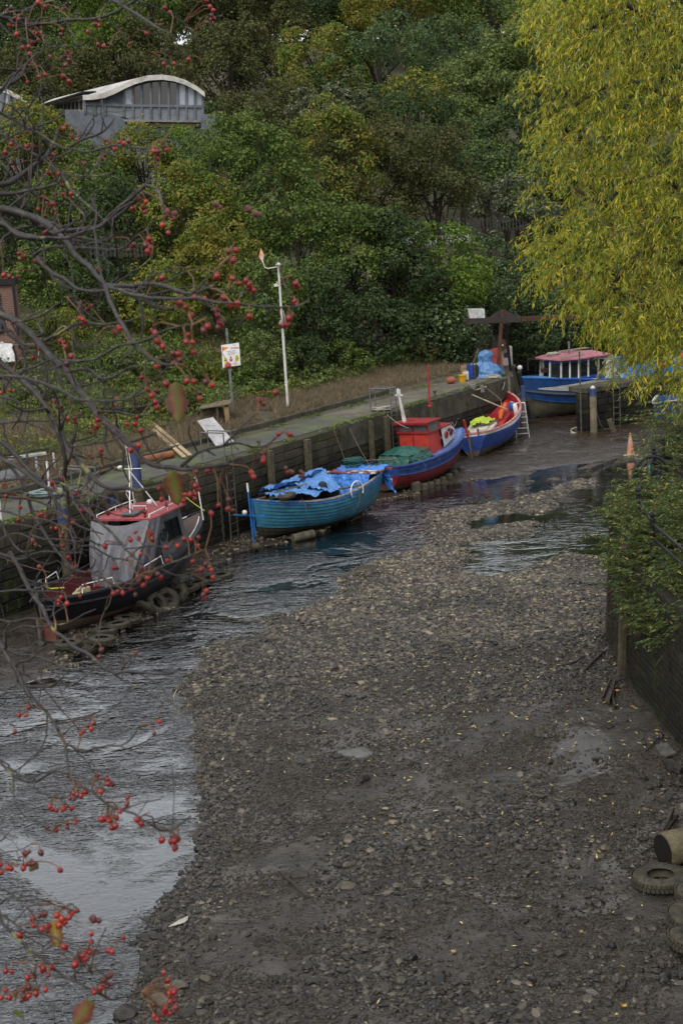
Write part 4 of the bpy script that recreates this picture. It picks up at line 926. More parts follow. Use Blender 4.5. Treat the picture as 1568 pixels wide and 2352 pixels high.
# ------------------------------------------------------------------ gravel
def ico(sub):
    import bmesh
    bm = bmesh.new(); bmesh.ops.create_icosphere(bm, subdivisions=sub, radius=1)
    v = np.array([tuple(p.co) for p in bm.verts]); f = np.array([[q.index for q in p.verts] for p in bm.faces]); bm.free(); return v, f
def stones(name, X, Y, R, rng, mat, sub=1, sink=.25, **kw):
    v0, f0 = ico(sub); n = len(X); nv = len(v0)
    var = []
    for k in range(8):
        r = np.random.default_rng(100+k); d = 1+(r.random(nv)-.5)*.42
        vv = v0*d[:, None]; pl = r.normal(size=3); pl /= np.linalg.norm(pl); t = vv@pl; vv = vv-np.outer(np.maximum(t-.55, 0), pl); var.append(vv)
    var = np.array(var)[rng.integers(0, 8, n)]
    sc = np.stack([R*(1+.5*rng.random(n)), R*(.65+.35*rng.random(n)), R*(.45+.45*rng.random(n))], 1)
    var = var*sc[:, None, :]
    tx = rng.normal(0, .22, n); a = rng.random(n)*6.283
    c, s_ = np.cos(tx), np.sin(tx); y = var[:, :, 1]*c[:, None]-var[:, :, 2]*s_[:, None]; z = var[:, :, 1]*s_[:, None]+var[:, :, 2]*c[:, None]; x = var[:, :, 0]
    c, s_ = np.cos(a), np.sin(a); x2 = x*c[:, None]-y*s_[:, None]; y2 = x*s_[:, None]+y*c[:, None]
    bzz = look(BZ, X, Y)+sc[:, 2]*(.6-sink*2)
    vv = np.stack([x2+X[:, None], y2+Y[:, None], z+bzz[:, None]], -1).reshape(-1, 3)
    ff = (f0[None]+np.arange(n)[:, None, None]*nv).reshape(-1, 3)
    return objnp(name, vv, ff, [mat], **kw)
def stone_m():
    m, nt, b = newmat('river pebble'); g = ND(nt, 'ShaderNodeNewGeometry'); co = geopos(nt)
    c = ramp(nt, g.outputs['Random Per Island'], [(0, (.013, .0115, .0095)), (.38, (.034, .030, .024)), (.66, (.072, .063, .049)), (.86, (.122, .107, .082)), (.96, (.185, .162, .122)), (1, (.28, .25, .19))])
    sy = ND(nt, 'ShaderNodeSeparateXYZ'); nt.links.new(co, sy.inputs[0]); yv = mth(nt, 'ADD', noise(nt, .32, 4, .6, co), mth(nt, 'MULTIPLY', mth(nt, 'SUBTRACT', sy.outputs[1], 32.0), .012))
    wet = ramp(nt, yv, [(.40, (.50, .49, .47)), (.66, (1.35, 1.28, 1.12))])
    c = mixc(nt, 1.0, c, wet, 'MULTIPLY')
    c = mixc(nt, mth(nt, 'MULTIPLY', noise(nt, 45, 4, .6, co), .5), c, (.02, .019, .017))
    nt.links.new(c, b.inputs['Base Color']); b.inputs['Roughness'].default_value = .36; b.inputs['Specular IOR Level'].default_value = .4
    bump(nt, b, noise(nt, 60, 4, .6, co), .4, .01); return m
PEB = stone_m()
rg = np.random.default_rng(5)
def scatter(n, X0, X1, Y0, Y1, dens):
    X = X0+(X1-X0)*rg.random(n); Y = Y0+(Y1-Y0)*rg.random(n); k = rg.random(n) < dens(X, Y); return X[k], Y[k]
def gravel_d(X, Y):
    d = look(WD, X, Y); 
    edge = np.clip(1.15-np.maximum(d-(5+.13*np.maximum(Y-22, 0)), 0)*.16, .5, 1)
    nn = np.clip((fbm(X*.42, Y*.42, 61, 4)-.30)*4.2, .28, 1)
    out = np.where(d > -.12, 1, np.clip(1+(d+.12)*3, .05, 1)*.6)
    right = np.where((X > .5) & (Y < 29), np.clip(1-(X-1.2)*.22, .3, 1), 1)
    mudflat = np.where((Y > 54) & (d > .5), .06, 1)
    wall = (X < xr(Y)-.05) & (Y < 58)
    sd_ = (X-QA[0])*QN[0]+(Y-QA[1])*QN[1]
    left = np.where(sd_ > -4.5, .3, 1)
    # never hide the channel's centre
    frus = (np.abs(X-Y*.0) < .245*Y+1.2)
    return edge*nn*out*right*mudflat*wall*frus*left*(sd_ < -.2)*np.where((Y < 30) & (d > .8), np.clip((fbm(X*.7+9, Y*.35, 66, 4)-.34)*5, .10, 1), 1)
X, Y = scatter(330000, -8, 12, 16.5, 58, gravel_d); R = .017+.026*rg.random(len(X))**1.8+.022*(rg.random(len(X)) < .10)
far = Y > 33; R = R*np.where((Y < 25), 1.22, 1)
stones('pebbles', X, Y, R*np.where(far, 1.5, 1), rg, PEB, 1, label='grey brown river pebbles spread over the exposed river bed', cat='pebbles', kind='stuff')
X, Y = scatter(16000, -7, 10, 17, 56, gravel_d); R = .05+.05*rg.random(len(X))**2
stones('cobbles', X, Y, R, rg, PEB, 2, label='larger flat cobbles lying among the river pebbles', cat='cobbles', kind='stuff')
# gritty crumbs on the mud
X, Y = scatter(130000, -5, 7.2, 16.5, 36, lambda X, Y: (X < xr(Y)-.05)*(look(WD, X, Y) > .2)*np.clip((fbm(X*.9, Y*.9, 77, 4)-.36)*5, 0, 1))
stones('mud_crumbs', X, Y, .010+.016*rg.random(len(X)), rg, M('wet grit', (.05, .040, .028), .35, (.018, .0145, .010), 9, bmp=0), 1, label='dark grit and crumbs scattered on the wet mud', cat='grit', kind='stuff')
# named larger rocks traced from the photograph
def rock(x, y, wpx, label, seed, flat=.45, asp=.7, z=None, col=0):
    p = PB(x, y) if z is None else P(x, y, z); sc_ = (p-CAM).dot(f_)/F; r = wpx*sc_/2
    v0, f0 = ico(3); q = np.random.default_rng(seed)
    vv = v0.copy()
    for _ in range(9):
        pl = q.normal(size=3); pl /= np.linalg.norm(pl); h = .55+.3*q.random(); t = vv@pl; vv = vv-np.outer(np.maximum(t-h, 0), pl)
    vv = vv*(1+(q.random(len(vv))-.5)[:, None]*.06)*np.array([r*1.15, r*asp*1.15, r*flat*1.3]); a = q.random()*1.2-.6; ca, sa = math.cos(a), math.sin(a)
    vv = np.stack([vv[:, 0]*ca-vv[:, 1]*sa+p.x, vv[:, 0]*sa+vv[:, 1]*ca+p.y, vv[:, 2]+p.z+r*flat*.35], 1)
    return objnp('rock', vv, f0, [ROCKS[col]], label=label, cat='rock', group='larger rocks on the river bed')
ROCKS = [M('dark wet rock', (.05, .046, .04), .45, (.022, .02, .018), 7, bmp=.5, bd=.03), M('pale tan rock', (.12, .105, .08), .7, (.06, .053, .04), 6, bmp=.5, bd=.03), M('grey slab rock', (.10, .10, .095), .4, (.07, .068, .062), 3, bmp=.2)]
for i, (x, y, w_, lab, fl, c_) in enumerate([
    (385, 1725, 34, 'dark angular rock standing alone in the water left of the gravel', .6, 0), (400, 1712, 40, 'flat dark rock just behind the lone rock in the water', .25, 0),
    (290, 2332, 55, 'big dark boulder at the water edge at the bottom', .6, 0), (383, 2108, 34, 'black wedge rock with a tail, at the lower water edge', .5, 0),
    (382, 2160, 0, '', 0, 0), (360, 2152, 30, 'black oblong rock in the shallows above the white shard', .35, 0), (327, 2202, 10, '', .3, 0),
    (352, 2235, 40, 'dark boulder on the shoreline left of the white shard', .4, 0), (410, 2268, 46, 'grey brown boulder below the white shard', .45, 1), (365, 2300, 52, 'broad pale boulder beside the maple leaf', .45, 1),
    (430, 2330, 44, 'dark square boulder right of the maple leaf', .4, 0), (470, 2250, 30, 'small round grey boulder in the lower gravel', .5, 1),
    (795, 2036, 42, 'long flat rock among pebbles in the lower middle', .3, 1), (688, 2012, 40, 'grey oval rock near the half buried plank', .35, 0),
    (820, 1728, 84, 'large half buried grey slab in the middle of the gravel', .12, 2), (940, 1757, 26, 'small dark cube rock right of the grey slab', .6, 0), (833, 1795, 32, 'dark pointed rock below the grey slab', .7, 0),
    (1355, 2282, 26, 'small pale brick shaped rock on the mud at the lower right', .5, 2), (1305, 1898, 34, 'brownish flat rock on the right hand mud', .35, 0), (1246, 1852, 24, 'small flat rock right of the centre mud', .3, 1),
    (1395, 1670, 30, 'rounded dark rock at the foot of the rusty channel', .4, 0), (628, 1472, 34, 'tan blocky rock at the upper gravel edge', .5, 1), (848, 1306, 30, 'lone dark rock in the shallow stream', .35, 0),
    (1270, 1108, 40, 'tan rock at the head of the upper stream', .35, 1), (1300, 1152, 46, 'flat grey rock between the two pools', .25, 0), (1215, 1112, 34, 'pale flat rock above the gravel bar', .3, 1),
    (960, 1118, 22, 'small tan rock beside the red boat', .5, 1), (985, 1110, 22, 'cream rock below the red boat bow', .5, 1), (330, 1568, 28, 'flat dark rock in the rippled stream', .3, 0), (195, 1586, 24, 'small black rock in the left stream', .5, 0),
    (1355, 1220, 36, 'low dark rock in the right pool', .35, 0), (90, 1480, 30, 'muddy rock beside the green weeds', .5, 0), (20, 1530, 44, 'flat muddy rock on the left shore', .3, 0), (1180, 1440, 26, 'dark rock in the upper right gravel', .5, 0), (1018, 1478, 24, 'tan rock in the upper middle gravel', .5, 1)]):
    if w_ > 15: rock(x, y, w_, lab, 200+i, fl, .75, None, c_)
# white shard, half buried plank, sticks
def flatpiece(name, pts, z, th, mat, **kw):
    mb = MB(); q = [PB(x, y) for x, y in pts]; mb.poly_prism([(a.x, a.y) for a in q], 0, 1, lambda x, y, d: V((x, y, bz(x, y)+z+d*th))); return obj(name, mb, mat, **kw)
flatpiece('shard', [(388, 2136), (410, 2122), (433, 2111), (432, 2120), (425, 2126), (405, 2132)], .05, .012, M('off white plastic', (.42, .41, .36), .5, bmp=.05), label='off white pointed plastic shard on the lower gravel', cat='shard')
def logt(name, pts, r, mat, label, cat, group=None, z=.05, n=8):
    q = [PB(x, y) for x, y in pts]; q = [a+V((0, 0, z)) for a in q]; rr = [r*(1-.5*i/max(1, len(q)-1)) for i in range(len(q))]
    mb = MB(); mb.tube(q, rr, n); return obj(name, mb, mat, label=label, cat=cat, group=group, smooth=True)
DW = M('dark wet driftwood', (.05, .04, .03), .6, (.025, .02, .016), 12, bmp=.6)
flatpiece('plank', [(638, 2008), (650, 2012), (712, 2066), (700, 2064)], .04, .03, DW, label='dark half buried plank in the lower gravel', cat='plank')
SG = 'sticks washed up on the mud'
for pts, r, lab in (([(1372, 1480), (1395, 1450), (1400, 1430), (1418, 1420)], .03, 'curved stick leaning against the foot of the wall posts'),
                    ([(1340, 1545), (1365, 1520), (1388, 1500)], .035, 'dark stick left of the wall posts'), ([(1290, 1532), (1320, 1525), (1340, 1512)], .03, 'thin twig on the mud left of the wall'),
                    ([(1545, 1870), (1530, 1900), (1500, 1950), (1470, 1965)], .025, 'bent twig left of the sawn log'), ([(1555, 1880), (1520, 1925), (1505, 1935)], .03, 'stick resting behind the sawn log'),
                    ([(1568, 1810), (1545, 1805), (1530, 1760)], .02, 'twig below the dark slab'), ([(1600, 1900), (1560, 1920), (1540, 1915)], .05, 'thick branch behind the sawn log'),
                    ([(392, 1620), (405, 1592), (428, 1560)], .018, 'pale bare stick at the left gravel edge'), ([(480, 1180), (520, 1190), (545, 1180)], .04, 'muddy stick under the near ladder'),
                    ([(1225, 1455), (1255, 1453)], .03, 'short pale stick on the upper right gravel'), ([(1500, 2010), (1470, 2018), (1420, 2022)], .012, 'thin twig above the split tyre'), ([(1480, 1730), (1500, 1712), (1515, 1695)], .02, 'twig near the wall foot')):
    logt('stick', pts, r, DW if 'pale' not in lab else M('pale pole wood', (.36, .31, .22)), lab, 'stick', SG)
mb = MB(); q = [PB(1383, 1612), PB(1402, 1568), PB(1412, 1572), PB(1398, 1620)]
q = [a+V((0, 0, .06)) for a in q]; mb.add([tuple(a) for a in q]+[tuple(a-V((0, 0, .05))) for a in q], [(0, 1, 2, 3), (4, 7, 6, 5), (0, 4, 5, 1), (1, 5, 6, 2), (2, 6, 7, 3), (3, 7, 4, 0)])
mb.beam(q[0]+V((0, 0, .02)), q[1]+V((0, 0, .02)), .03, .1); mb.beam(q[3]+V((0, 0, .02)), q[2]+V((0, 0, .02)), .03, .1)
obj('metal_channel', mb, M('rusty wet iron', (.06, .045, .035), .4, (.03, .022, .018), 8, bmp=.4), label='rusty metal channel lying at the foot of the wall posts', cat='metal channel')
logt('root', [(1398, 1575), (1408, 1590), (1406, 1606), (1412, 1628)], .055, DW, 'knobbly root beside the rusty channel', 'root', z=.06)
flatpiece('slab', [(1520, 1755), (1545, 1758), (1568, 1775), (1560, 1782), (1530, 1772)], .03, .09, ROCKS[0], label='dark wet slab at the wall foot on the right', cat='slab')
flatpiece('slab', [(1503, 1718), (1530, 1712), (1552, 1735), (1530, 1742), (1515, 1738)], .02, .04, ROCKS[2], label='thin grey slate above the dark slab on the right', cat='slab')
# sawn log bottom right
mb = MB(); a = PB(1522, 1990)+V((0, 0, .28)); d = V((1.0, .35, .02)); mb.tube([a, a+d*.05, a+d*.5, a+d*1.3], [.27, .29, .28, .30], 18)
lg = thing('sawn_log', 'short thick sawn log lying at the right edge above the tyres', 'log', (a.x, a.y, a.z-.28))
obj('bark', mb, M('muddy bark', (.15, .13, .075), .85, (.07, .06, .04), 5, bmp=.7, bd=.04), lg, smooth=True, auto=50)
mb = MB(); mb.lathe([(.001, 0), (.262, 0), (.262, .01), (.001, .012)], 18, tuple(a-d.normalized()*.012), tuple(d.to_track_quat('Z', 'Y').to_euler())); obj('sawn_face', mb, M('black wet end grain', (.012, .011, .01), .7), lg)
# tyres
def tyre_proto(name, loc, rot, label, mat=TYRED, R=.3, r=.105, group='old tyres on the river bed', sq=.78):
    t = thing(name, label, 'tyre', loc, rot, group); mb = MB()
    prof = []
    for (x, z) in ((.0, .72), (.35, 1.0), (.7, .95), (1.0, .62), (1.06, 0), (1.0, -.62), (.7, -.95), (.35, -1.0), (.0, -.72), (.25, -.6), (.55, 0), (.25, .6)): prof.append((R-r+x*r*1.7-.2*r, z*r*sq))
    mb.lathe(prof, 30, closed=True); obj('casing', mb, mat, t, w=False, smooth=True, auto=50)
    tr = MB()
    for k in range(40):
        an = k*2*math.pi/40
        for s_ in (-1, 1): tr.box(((R+.70*r)*math.cos(an+s_*.03), (R+.70*r)*math.sin(an+s_*.03), s_*.30*r), (.014, .045, r*.40), (0, 0, an))
    obj('tread', tr, mat, t, w=False); return t
def CT(x, y): return x/2.731, 1033.4+y/2.731
tl = [(430, 1215, .0, .06, 'flat tyre furthest left below the black workboat'), (545, 1232, .05, 0, 'flat tyre in front, its hole facing up, below the black workboat'), (640, 1188, .06, .1, 'tan tyre resting on two others below the black workboat'),
      (655, 1136, -.1, .0, 'tyre just under the black hull, behind the tan one'), (742, 1096, .12, .02, 'round flat tyre midway along the black hull'), (800, 1062, .2, .0, 'dark tyre right of the midway tyre'),
      (900, 1000, 1.25, .0, 'tyre standing on edge in shadow under the black hull'), (985, 962, 1.3, .0, 'second tyre standing on edge under the black hull'), (1050, 935, 1.25, .0, 'third tyre standing on edge under the black hull'), (1112, 908, 1.2, .0, 'fourth tyre on edge, nearest the black bow'),
      (1180, 872, .3, .0, 'flat tyre under the black bow'), (1240, 838, .15, .05, 'muddy tyre right of the black bow'), (1320, 812, .1, .0, 'tyre second from the right in the row by the black boat'), (1385, 790, .08, .0, 'rightmost tyre of the row by the black boat')]
rt = random.Random(9); tp = None
for i, (cx_, cy_, tilt, dz, lab) in enumerate(tl):
    x, y = CT(cx_, cy_); p = P(x, y, .12); z0 = max(bz(p.x, p.y), -.05)+.08+dz+(.06 if tilt > 1 else 0); p = P(x, y, z0)
    tilt = tilt*.72; rot = (tilt, rt.uniform(-.08, .08), rt.random()*6 if tilt < 1 else rad(75)+rt.uniform(-.2, .2))
    if tp is None: tp = tyre_proto('tyre', p, rot, lab)
    else: dup(tp, p, rot, lab)
for (x, y, z, tilt, s_, lab) in ((1516, 2030, .10, .03, 1.22, 'muddy tyre half sunk in the mud below the sawn log'), (1598, 2126, .12, .1, 1.15, 'tyre cut by the right edge, upper of the lower pair'), (1600, 2186, .14, .25, 1.15, 'lowest tyre at the right edge'), (1614, 2072, .1, .1, 1.15, 'tyre rim just showing at the right edge between the others'),
                            (1153, 1002, .35, 1.1, .95, 'black tyre propped behind the open boat bow'), (1168, 1012, .12, .2, .9, 'tyre lying by the foot of the stepladder')):
    p = PB(x, y); p.z += z; dup(tp, p, (tilt, .05, rt.random()*6), lab, scale=(s_, s_, s_))
# blocks under the red cabin boat and blue boat
CB = M('muddy concrete lump', (.11, .10, .075), .85, (.06, .053, .04), 5, bmp=.5)
bl_ = [(555, 850, .42, .42, 'broken concrete lump with a pale top under the red cabin boat'), (622, 838, .34, .30, 'rounded block beside the broken lump'), (670, 815, .34, .26, 'third prop block under the red cabin boat'), (722, 795, .34, .26, 'fourth prop block under the red cabin boat'), (772, 778, .3, .28, 'fifth prop block, under the middle of the red hull'), (828, 755, .36, .3, 'sixth prop block under the red cabin boat'), (878, 728, .3, .3, 'seventh prop block, near the red bow'), (925, 702, .34, .34, 'last prop block under the red bow')]
for i, (cx_, cy_, w_, h_, lab) in enumerate(bl_):
    x, y = (1400+cx_/2.09)/1.7418, (1550+(cy_+18)/2.09)/1.7418; p = P(x, y, .0); mb = MB(); mb.lathe([(w_*.42, 0), (w_*.5, .05), (w_*.5, h_-.06), (w_*.4, h_), (.01, h_+.01)], 9, (p.x, p.y, -.03), (rt.uniform(-.1, .1), rt.uniform(-.1, .1), rt.random()*3))
    bevel(obj('prop_block', mb, CB, label=lab, cat='prop block', group='blocks propping the red cabin boat'), .03, 2)
p = P(697, 1240, .0); mb = MB(); mb.tube([(p.x-.35, p.y-.2, .12), (p.x+.35, p.y+.25, .14)], .16, 12); obj('concrete_pipe', mb, CB, label='short round concrete prop lying under the turquoise boat', cat='prop', smooth=True, auto=40)
for (x, y, lab) in ((588, 1262, 'grey float on the mud by the turquoise boat rudder'), (597, 1246, 'second grey float, tucked under the turquoise hull')):
    p = P(x, y, .02); mb = MB(); mb.ball((p.x, p.y, .14), .15, sc=(1, 1, .95)); mb.tube([(p.x, p.y, .26), (p.x, p.y, .36)], .03, 6); obj('float', mb, CB, label=lab, cat='float', smooth=True)

# ------------------------------------------------------------------ quay furniture
def sof(x, y, z=2.9): p = P(x, y, z); return sd(p)[0]
POST = M('slimy fender timber', (.11, .095, .06), .8, (.045, .04, .026), 7, bmp=.6, dirt=(.03, .035, .014), dscale=2)
for (x, y, w_, lab) in ((618, 1030, .2, 'timber fender post on the quay wall above the turquoise boat rudder'), (686, 1004, .26, 'wider pale timber fender post above the turquoise boat'), (878, 951, .24, 'timber fender post just left of the second ladder'), (933, 938, .22, 'timber fender post behind the red wheelhouse'), (848, 962, .12, 'narrow timber fender left of the second ladder post'), (1000, 921, .16, 'narrow timber fender above the red wheelhouse mast'), (226, 1140, .2, 'timber fender post behind the black workboat cabin'), (300, 1118, .2, 'timber fender post below the blue pole')):
    s0 = sof(x, y); mb = MB(); mb.box(Q(s0, -.12, 1.3), (w_, .2, 3.05), (0, 0, math.atan2(QT[1], QT[0]))); mb.box(Q(s0+.02, -.235, 1.35), (w_*.6, .03, 2.7), (0, 0, math.atan2(QT[1], QT[0])))
    bevel(obj('fender_post', mb, POST, label=lab, cat='fender post', group='timber fender posts on the quay wall'), .015)
GALV = M('galvanised steel', (.19, .20, .21), .5, (.12, .125, .13), 5, metal=.5, bmp=.05, dirt=(.10, .085, .06), dscale=4, dlo=.55)
RUSTL = M('rusty muddy steel', (.11, .10, .085), .7, (.06, .052, .042), 6, bmp=.2)
def ladder(A, dirt, out, z0, z1, hoop, label, w_=.42, step=.3, ladders='ladder', top=None, mat=GALV):
    """A on the wall face; dirt = unit vector along wall, out = outwards"""
    A = V(A); t = thing(ladders, label, 'ladder', (A.x, A.y, z0), group='fixed ladders on the quay and pier walls'); out = V(out); dirt = V(dirt)
    for s_ in (-1, 1):
        b = A+dirt*(s_*w_/2)+out*.22; mb = MB(); mb.tube([(b.x, b.y, z0), (b.x, b.y, z1)], .027, 6); obj('side_rail', mb, RUSTL, t)
        if hoop:
            mb = MB(); k = b-out*1.0; mb.tube([(b.x, b.y, z1), (b.x, b.y, z1+1.02)], .028, 6); mb.tube([(b.x, b.y, z1+1.02), (k.x, k.y, z1+1.02), (k.x, k.y, z1)], .028, 6); obj('hand_hoop', mb, mat, t)
    n = int((z1-z0-.15)/step)
    for i in range(n+1):
        z = z1-.12-i*step; a = A+out*.22; mb = MB(); mb.tube([(a.x-dirt.x*w_/2, a.y-dirt.y*w_/2, z), (a.x+dirt.x*w_/2, a.y+dirt.y*w_/2, z)], .017, 6); obj('rung', mb, RUSTL, t)
    return t
qt3 = V((QT[0], QT[1], 0)); qo = V((-QN[0], -QN[1], 0))
ladder(Q(sof(545, 1060), 0, 0), qt3, qo, -.05, 2.9, True, 'steel ladder with hand hoops on the quay wall left of the turquoise boat')
ladder(Q(sof(890, 947), 0, 0), qt3, qo, .0, 2.9, True, 'steel ladder with hand hoops above the red cabin boat')
ladder(Q(sof(200, 1150), 0, 0), qt3, qo, .3, 2.9, True, 'steel ladder with hand hoops behind the black workboat stern')
pl_ = P(1417, 998, 0); A = PA+pt_*((pl_.x-PA.x)/pt_.x); ladder(A, pt_, pn, -.05, 2.55, True, 'ladder on the stone pier wall with tall grips at the top', top=3)
# blue piles
BLUEP = M('blue painted pile', (.045, .07, .165), .6, (.035, .05, .12), 3, bmp=.1, dirt=(.08, .09, .12), dscale=4, dlo=.6)
def pile(x, y, ztop, zpaint, r, label, mats, cap=None, d=-.22, Y=None, z=2.9):
    s0 = sof(x, y, z); q = Q(s0, d, 0); t = thing('mooring_pile', label, 'mooring pile', (q.x, q.y, -.2), group='mooring piles')
    mb = MB(); mb.tube([(q.x, q.y, -.2), (q.x, q.y, zpaint)], r*1.05, 12); obj('lower_post', mb, mats[0], t, smooth=True, auto=40)
    mb = MB(); mb.tube([(q.x, q.y, zpaint), (q.x, q.y, ztop)], r, 12); obj('blue_section', mb, mats[1], t, smooth=True, auto=40); return t, q
pile(305, 1120, 4.3, 2.85, .15, 'tall bright blue pile rising above the quay edge', (POST, BLUEP))
_, q = pile(236, 1140, 3.05, 1.7, .15, 'blue pile with a tyre hung on its top, behind the grey net sheet', (POST, BLUEP), d=-.35)
dup(tp, (q.x, q.y-.22, 2.85), (rad(80), 0, rad(40)), 'black tyre hung on top of the shorter blue pile', scale=(.95, .95, .95))['group'] = 'tyres hung as fenders'
pile(112, 1172, 3.0, 2.55, .15, 'timber pile with a blue top at the stern of the black workboat', (POST, BLUEP), d=-.3)
GWP = M('grey weathered pile', (.16, .15, .13), .8, (.09, .085, .07), 5, bmp=.3); gp_ = thing('mooring_pile', 'grey pile with a blue top at the dock corner beside the launch', 'mooring pile', (9.25, 69.6, 0), group='mooring piles')
mb = MB(); mb.tube([(9.25, 69.6, -.1), (9.25, 69.6, 1.75)], .13, 12); obj('lower_post', mb, GWP, gp_, smooth=True, auto=40)
mb = MB(); mb.tube([(9.25, 69.6, 1.75), (9.25, 69.6, 2.35)], .13, 12); obj('blue_section', mb, BLUEP, gp_, smooth=True, auto=40)
# piling, pole, leaning timber, chain and small tender at the pier
pp = thing('mooring_pile', 'round pale timber pile with a blue and white cap at the pier corner', 'mooring pile', (12.2, 66.9, 0), group='mooring piles')
mb = MB(); mb.tube([(12.2, 66.9, -.1), (12.2, 66.9, 2.0)], .17, 12); obj('lower_post', mb, M('pale worn pile', (.21, .18, .12), .8, (.12, .10, .07), 5, bmp=.4), pp, smooth=True, auto=40)
mb = MB(); mb.tube([(12.2, 66.9, 2.0), (12.2, 66.9, 2.35)], .17, 12); obj('blue_section', mb, BLUEP, pp, smooth=True, auto=40)
mb = MB(); mb.lathe([(.1, 0), (.12, .06), (.06, .12), (.01, .14)], 12, (12.2, 66.9, 2.352)); obj('cap', mb, W_PAINT, pp)
mb = MB(); q = P(1332, 1005, 0); mb.tube([(q.x, q.y-.3, -.1), (q.x, q.y-.3, 4.1)], .035, 8); mb.ball((q.x, q.y-.3, 4.1), .05); mb.box((q.x, q.y-.3, 2.2), (.1, .1, .08)); obj('pole', mb, RUSTL, label='thin tall steel pole standing at the left end of the pier', cat='pole')
mb = MB(); a = P(1412, 1003, 0); b2 = PY(1398, 962, a.y); mb.beam(a, b2, .26, .16, up=(0, 1, 0)); bevel(obj('leaning_timber', mb, POST, label='short thick timber leaning beside the pier ladder', cat='timber'), .02)
mb = MB(); pts = []
for i in range(40):
    t = i/39; x = 1366+(1400-1366)*t; y = 925+(985-925)*t+28*math.sin(math.pi*t**.8); q = PY(x, y, 66.9+.3*t); pts.append(q)
for i in range(len(pts)-1):
    mb.torus(tuple((pts[i]+pts[i+1])/2), .035, .011, (rad(90)*(i % 2), 0, rad(60)), 8, 4)
obj('chain', mb, RUSTL, label='rusty chain sagging from the pier pile to the leaning timber', cat='chain')
td = Hull(1.35, .62, (.24, .2, .3), tw=.5, rake=.1, bowp=2.0, vs=.2, fore=.1); p = P(1314, 1003, .1)
tt = thing('tender', 'tiny cream tender hull lying at the foot of the pier', 'tender', (p.x, p.y, .10), (rad(20), rad(0), rad(60)))
obj('hull', td.shell([0, .25, .5, .75, 1], [0]*4), M('cream fibreglass', (.55, .53, .45)), tt, w=False, smooth=True); obj('hull_lining', td.lining(.15, .02, u1=.95), M('worn cream lining', (.36, .31, .2), .7), tt, w=False)
g = MB(); td.strip(g, 1, .03, .015, .03, .01); obj('gunwale', g, M('cream fibreglass', (.55, .53, .45)), tt, w=False)
# aluminium stepladder
sl_ = thing('stepladder', 'aluminium stepladder standing on the mud beside the open red boat', 'stepladder', (8.75, 66.4, bz(8.75, 66.4)))
AL = M('bare aluminium', (.62, .62, .60), .45, (.5, .5, .49), 5, metal=.3, bmp=0, dirt=(.2, .18, .14), dscale=6, dlo=.62)
z0 = sl_.location.z-.03
mb = MB()
for s_ in (-1, 1): mb.tube([(8.75+s_*.31, 66.4, z0), (8.75+s_*.20, 66.85, z0+1.62)], .028, 6)
mb.tube([(8.55, 66.85, z0+1.62), (8.95, 66.85, z0+1.62)], .028, 6); obj('front_frame', mb, AL, sl_)
mb = MB()
for s_ in (-1, 1): mb.tube([(8.8+s_*.33, 67.5, z0), (8.77+s_*.2, 66.87, z0+1.3)], .014, 6)
obj('rear_frame', mb, AL, sl_)
for i in range(5):
    t = .13+i*.155; w_ = .31-.11*t; mb = MB(); mb.box((8.75, 66.4+.45*t, z0+1.62*t), (w_*2, .10, .03 if i < 4 else .05)); obj('tread', mb, AL, sl_)
# traffic cone on its slab
cp_ = P(1447, 1047, .12); cn = thing('traffic_cone', 'faded orange traffic cone standing on a stone slab at the pool edge', 'traffic cone', (cp_.x, cp_.y, .12))
COR = M('faded orange plastic', (.52, .17, .09), .6, (.42, .22, .14), 4, bmp=.05, dirt=(.4, .33, .27), dscale=3, dlo=.45, dhi=.6)
mb = MB(); mb.lathe([(.19, .04), (.17, .1), (.045, .98), (.04, 1.0), (.01, 1.0)], 16, tuple(cn.location)); obj('cone_body', mb, COR, cn, smooth=True, auto=40)
mb = MB(); mb.box((cp_.x, cp_.y, .145), (.5, .5, .045), (0, 0, .4)); bevel(obj('cone_base', mb, M('dirty white plastic', (.42, .40, .34), .7, dirt=(.4, .15, .08), dscale=5), cn), .02)
mb = MB(); mb.poly_prism([(-.9, -.35), (-.2, -.5), (.8, -.4), (1.1, .2), (.3, .5), (-.7, .3)], -.1, .115, lambda x, y, d: V((cp_.x+x, cp_.y+y, d))); obj('slab', mb, ROCKS[1], label='flat tan stone slab under the traffic cone', cat='slab')
mb = MB(); q = [P(x, y, 0) for x, y in ((1325, 1085), (1355, 1072), (1392, 1060), (1432, 1050), (1434, 1054), (1395, 1066), (1360, 1080))]; mb.poly_prism([(a.x, a.y) for a in q], -.1, .16, lambda x, y, d: V((x, y, d))); bevel(obj('mud_ledge', mb, MUD, kind='structure'), .04)

# flagpole, sign
fp = P(662, 947, 3.1); FX, FY = fp.x, fp.y; fg = thing('flagpole', 'slim white flagpole with a tiny red and white pennant on a bent arm', 'flagpole', fp)
mb = MB(); mb.tube([(FX, FY, 3.1), (FX, FY, 5.2), (FX, FY, 7.0), (FX, FY, 9.2)], [.062, .058, .055, .045], 10); mb.lathe([(.1, 0), (.11, .04), (.06, .11), (.01, .13)], 12, (FX, FY, 9.2)); mb.tube([(FX, FY, 4.35), (FX, FY, 4.42)], .075, 10); mb.tube([(FX, FY, 6.2), (FX, FY, 6.27)], .07, 10); obj('pole', mb, W_PAINT, fg, smooth=True, auto=45)
mb = MB(); mb.tube([(FX, FY, 9.15), (FX-.45, FY, 9.1), (FX-.56, FY, 9.16), (FX-.62, FY, 9.4), (FX-.63, FY, 9.75)], .022, 6); obj('arm', mb, W_PAINT, fg)
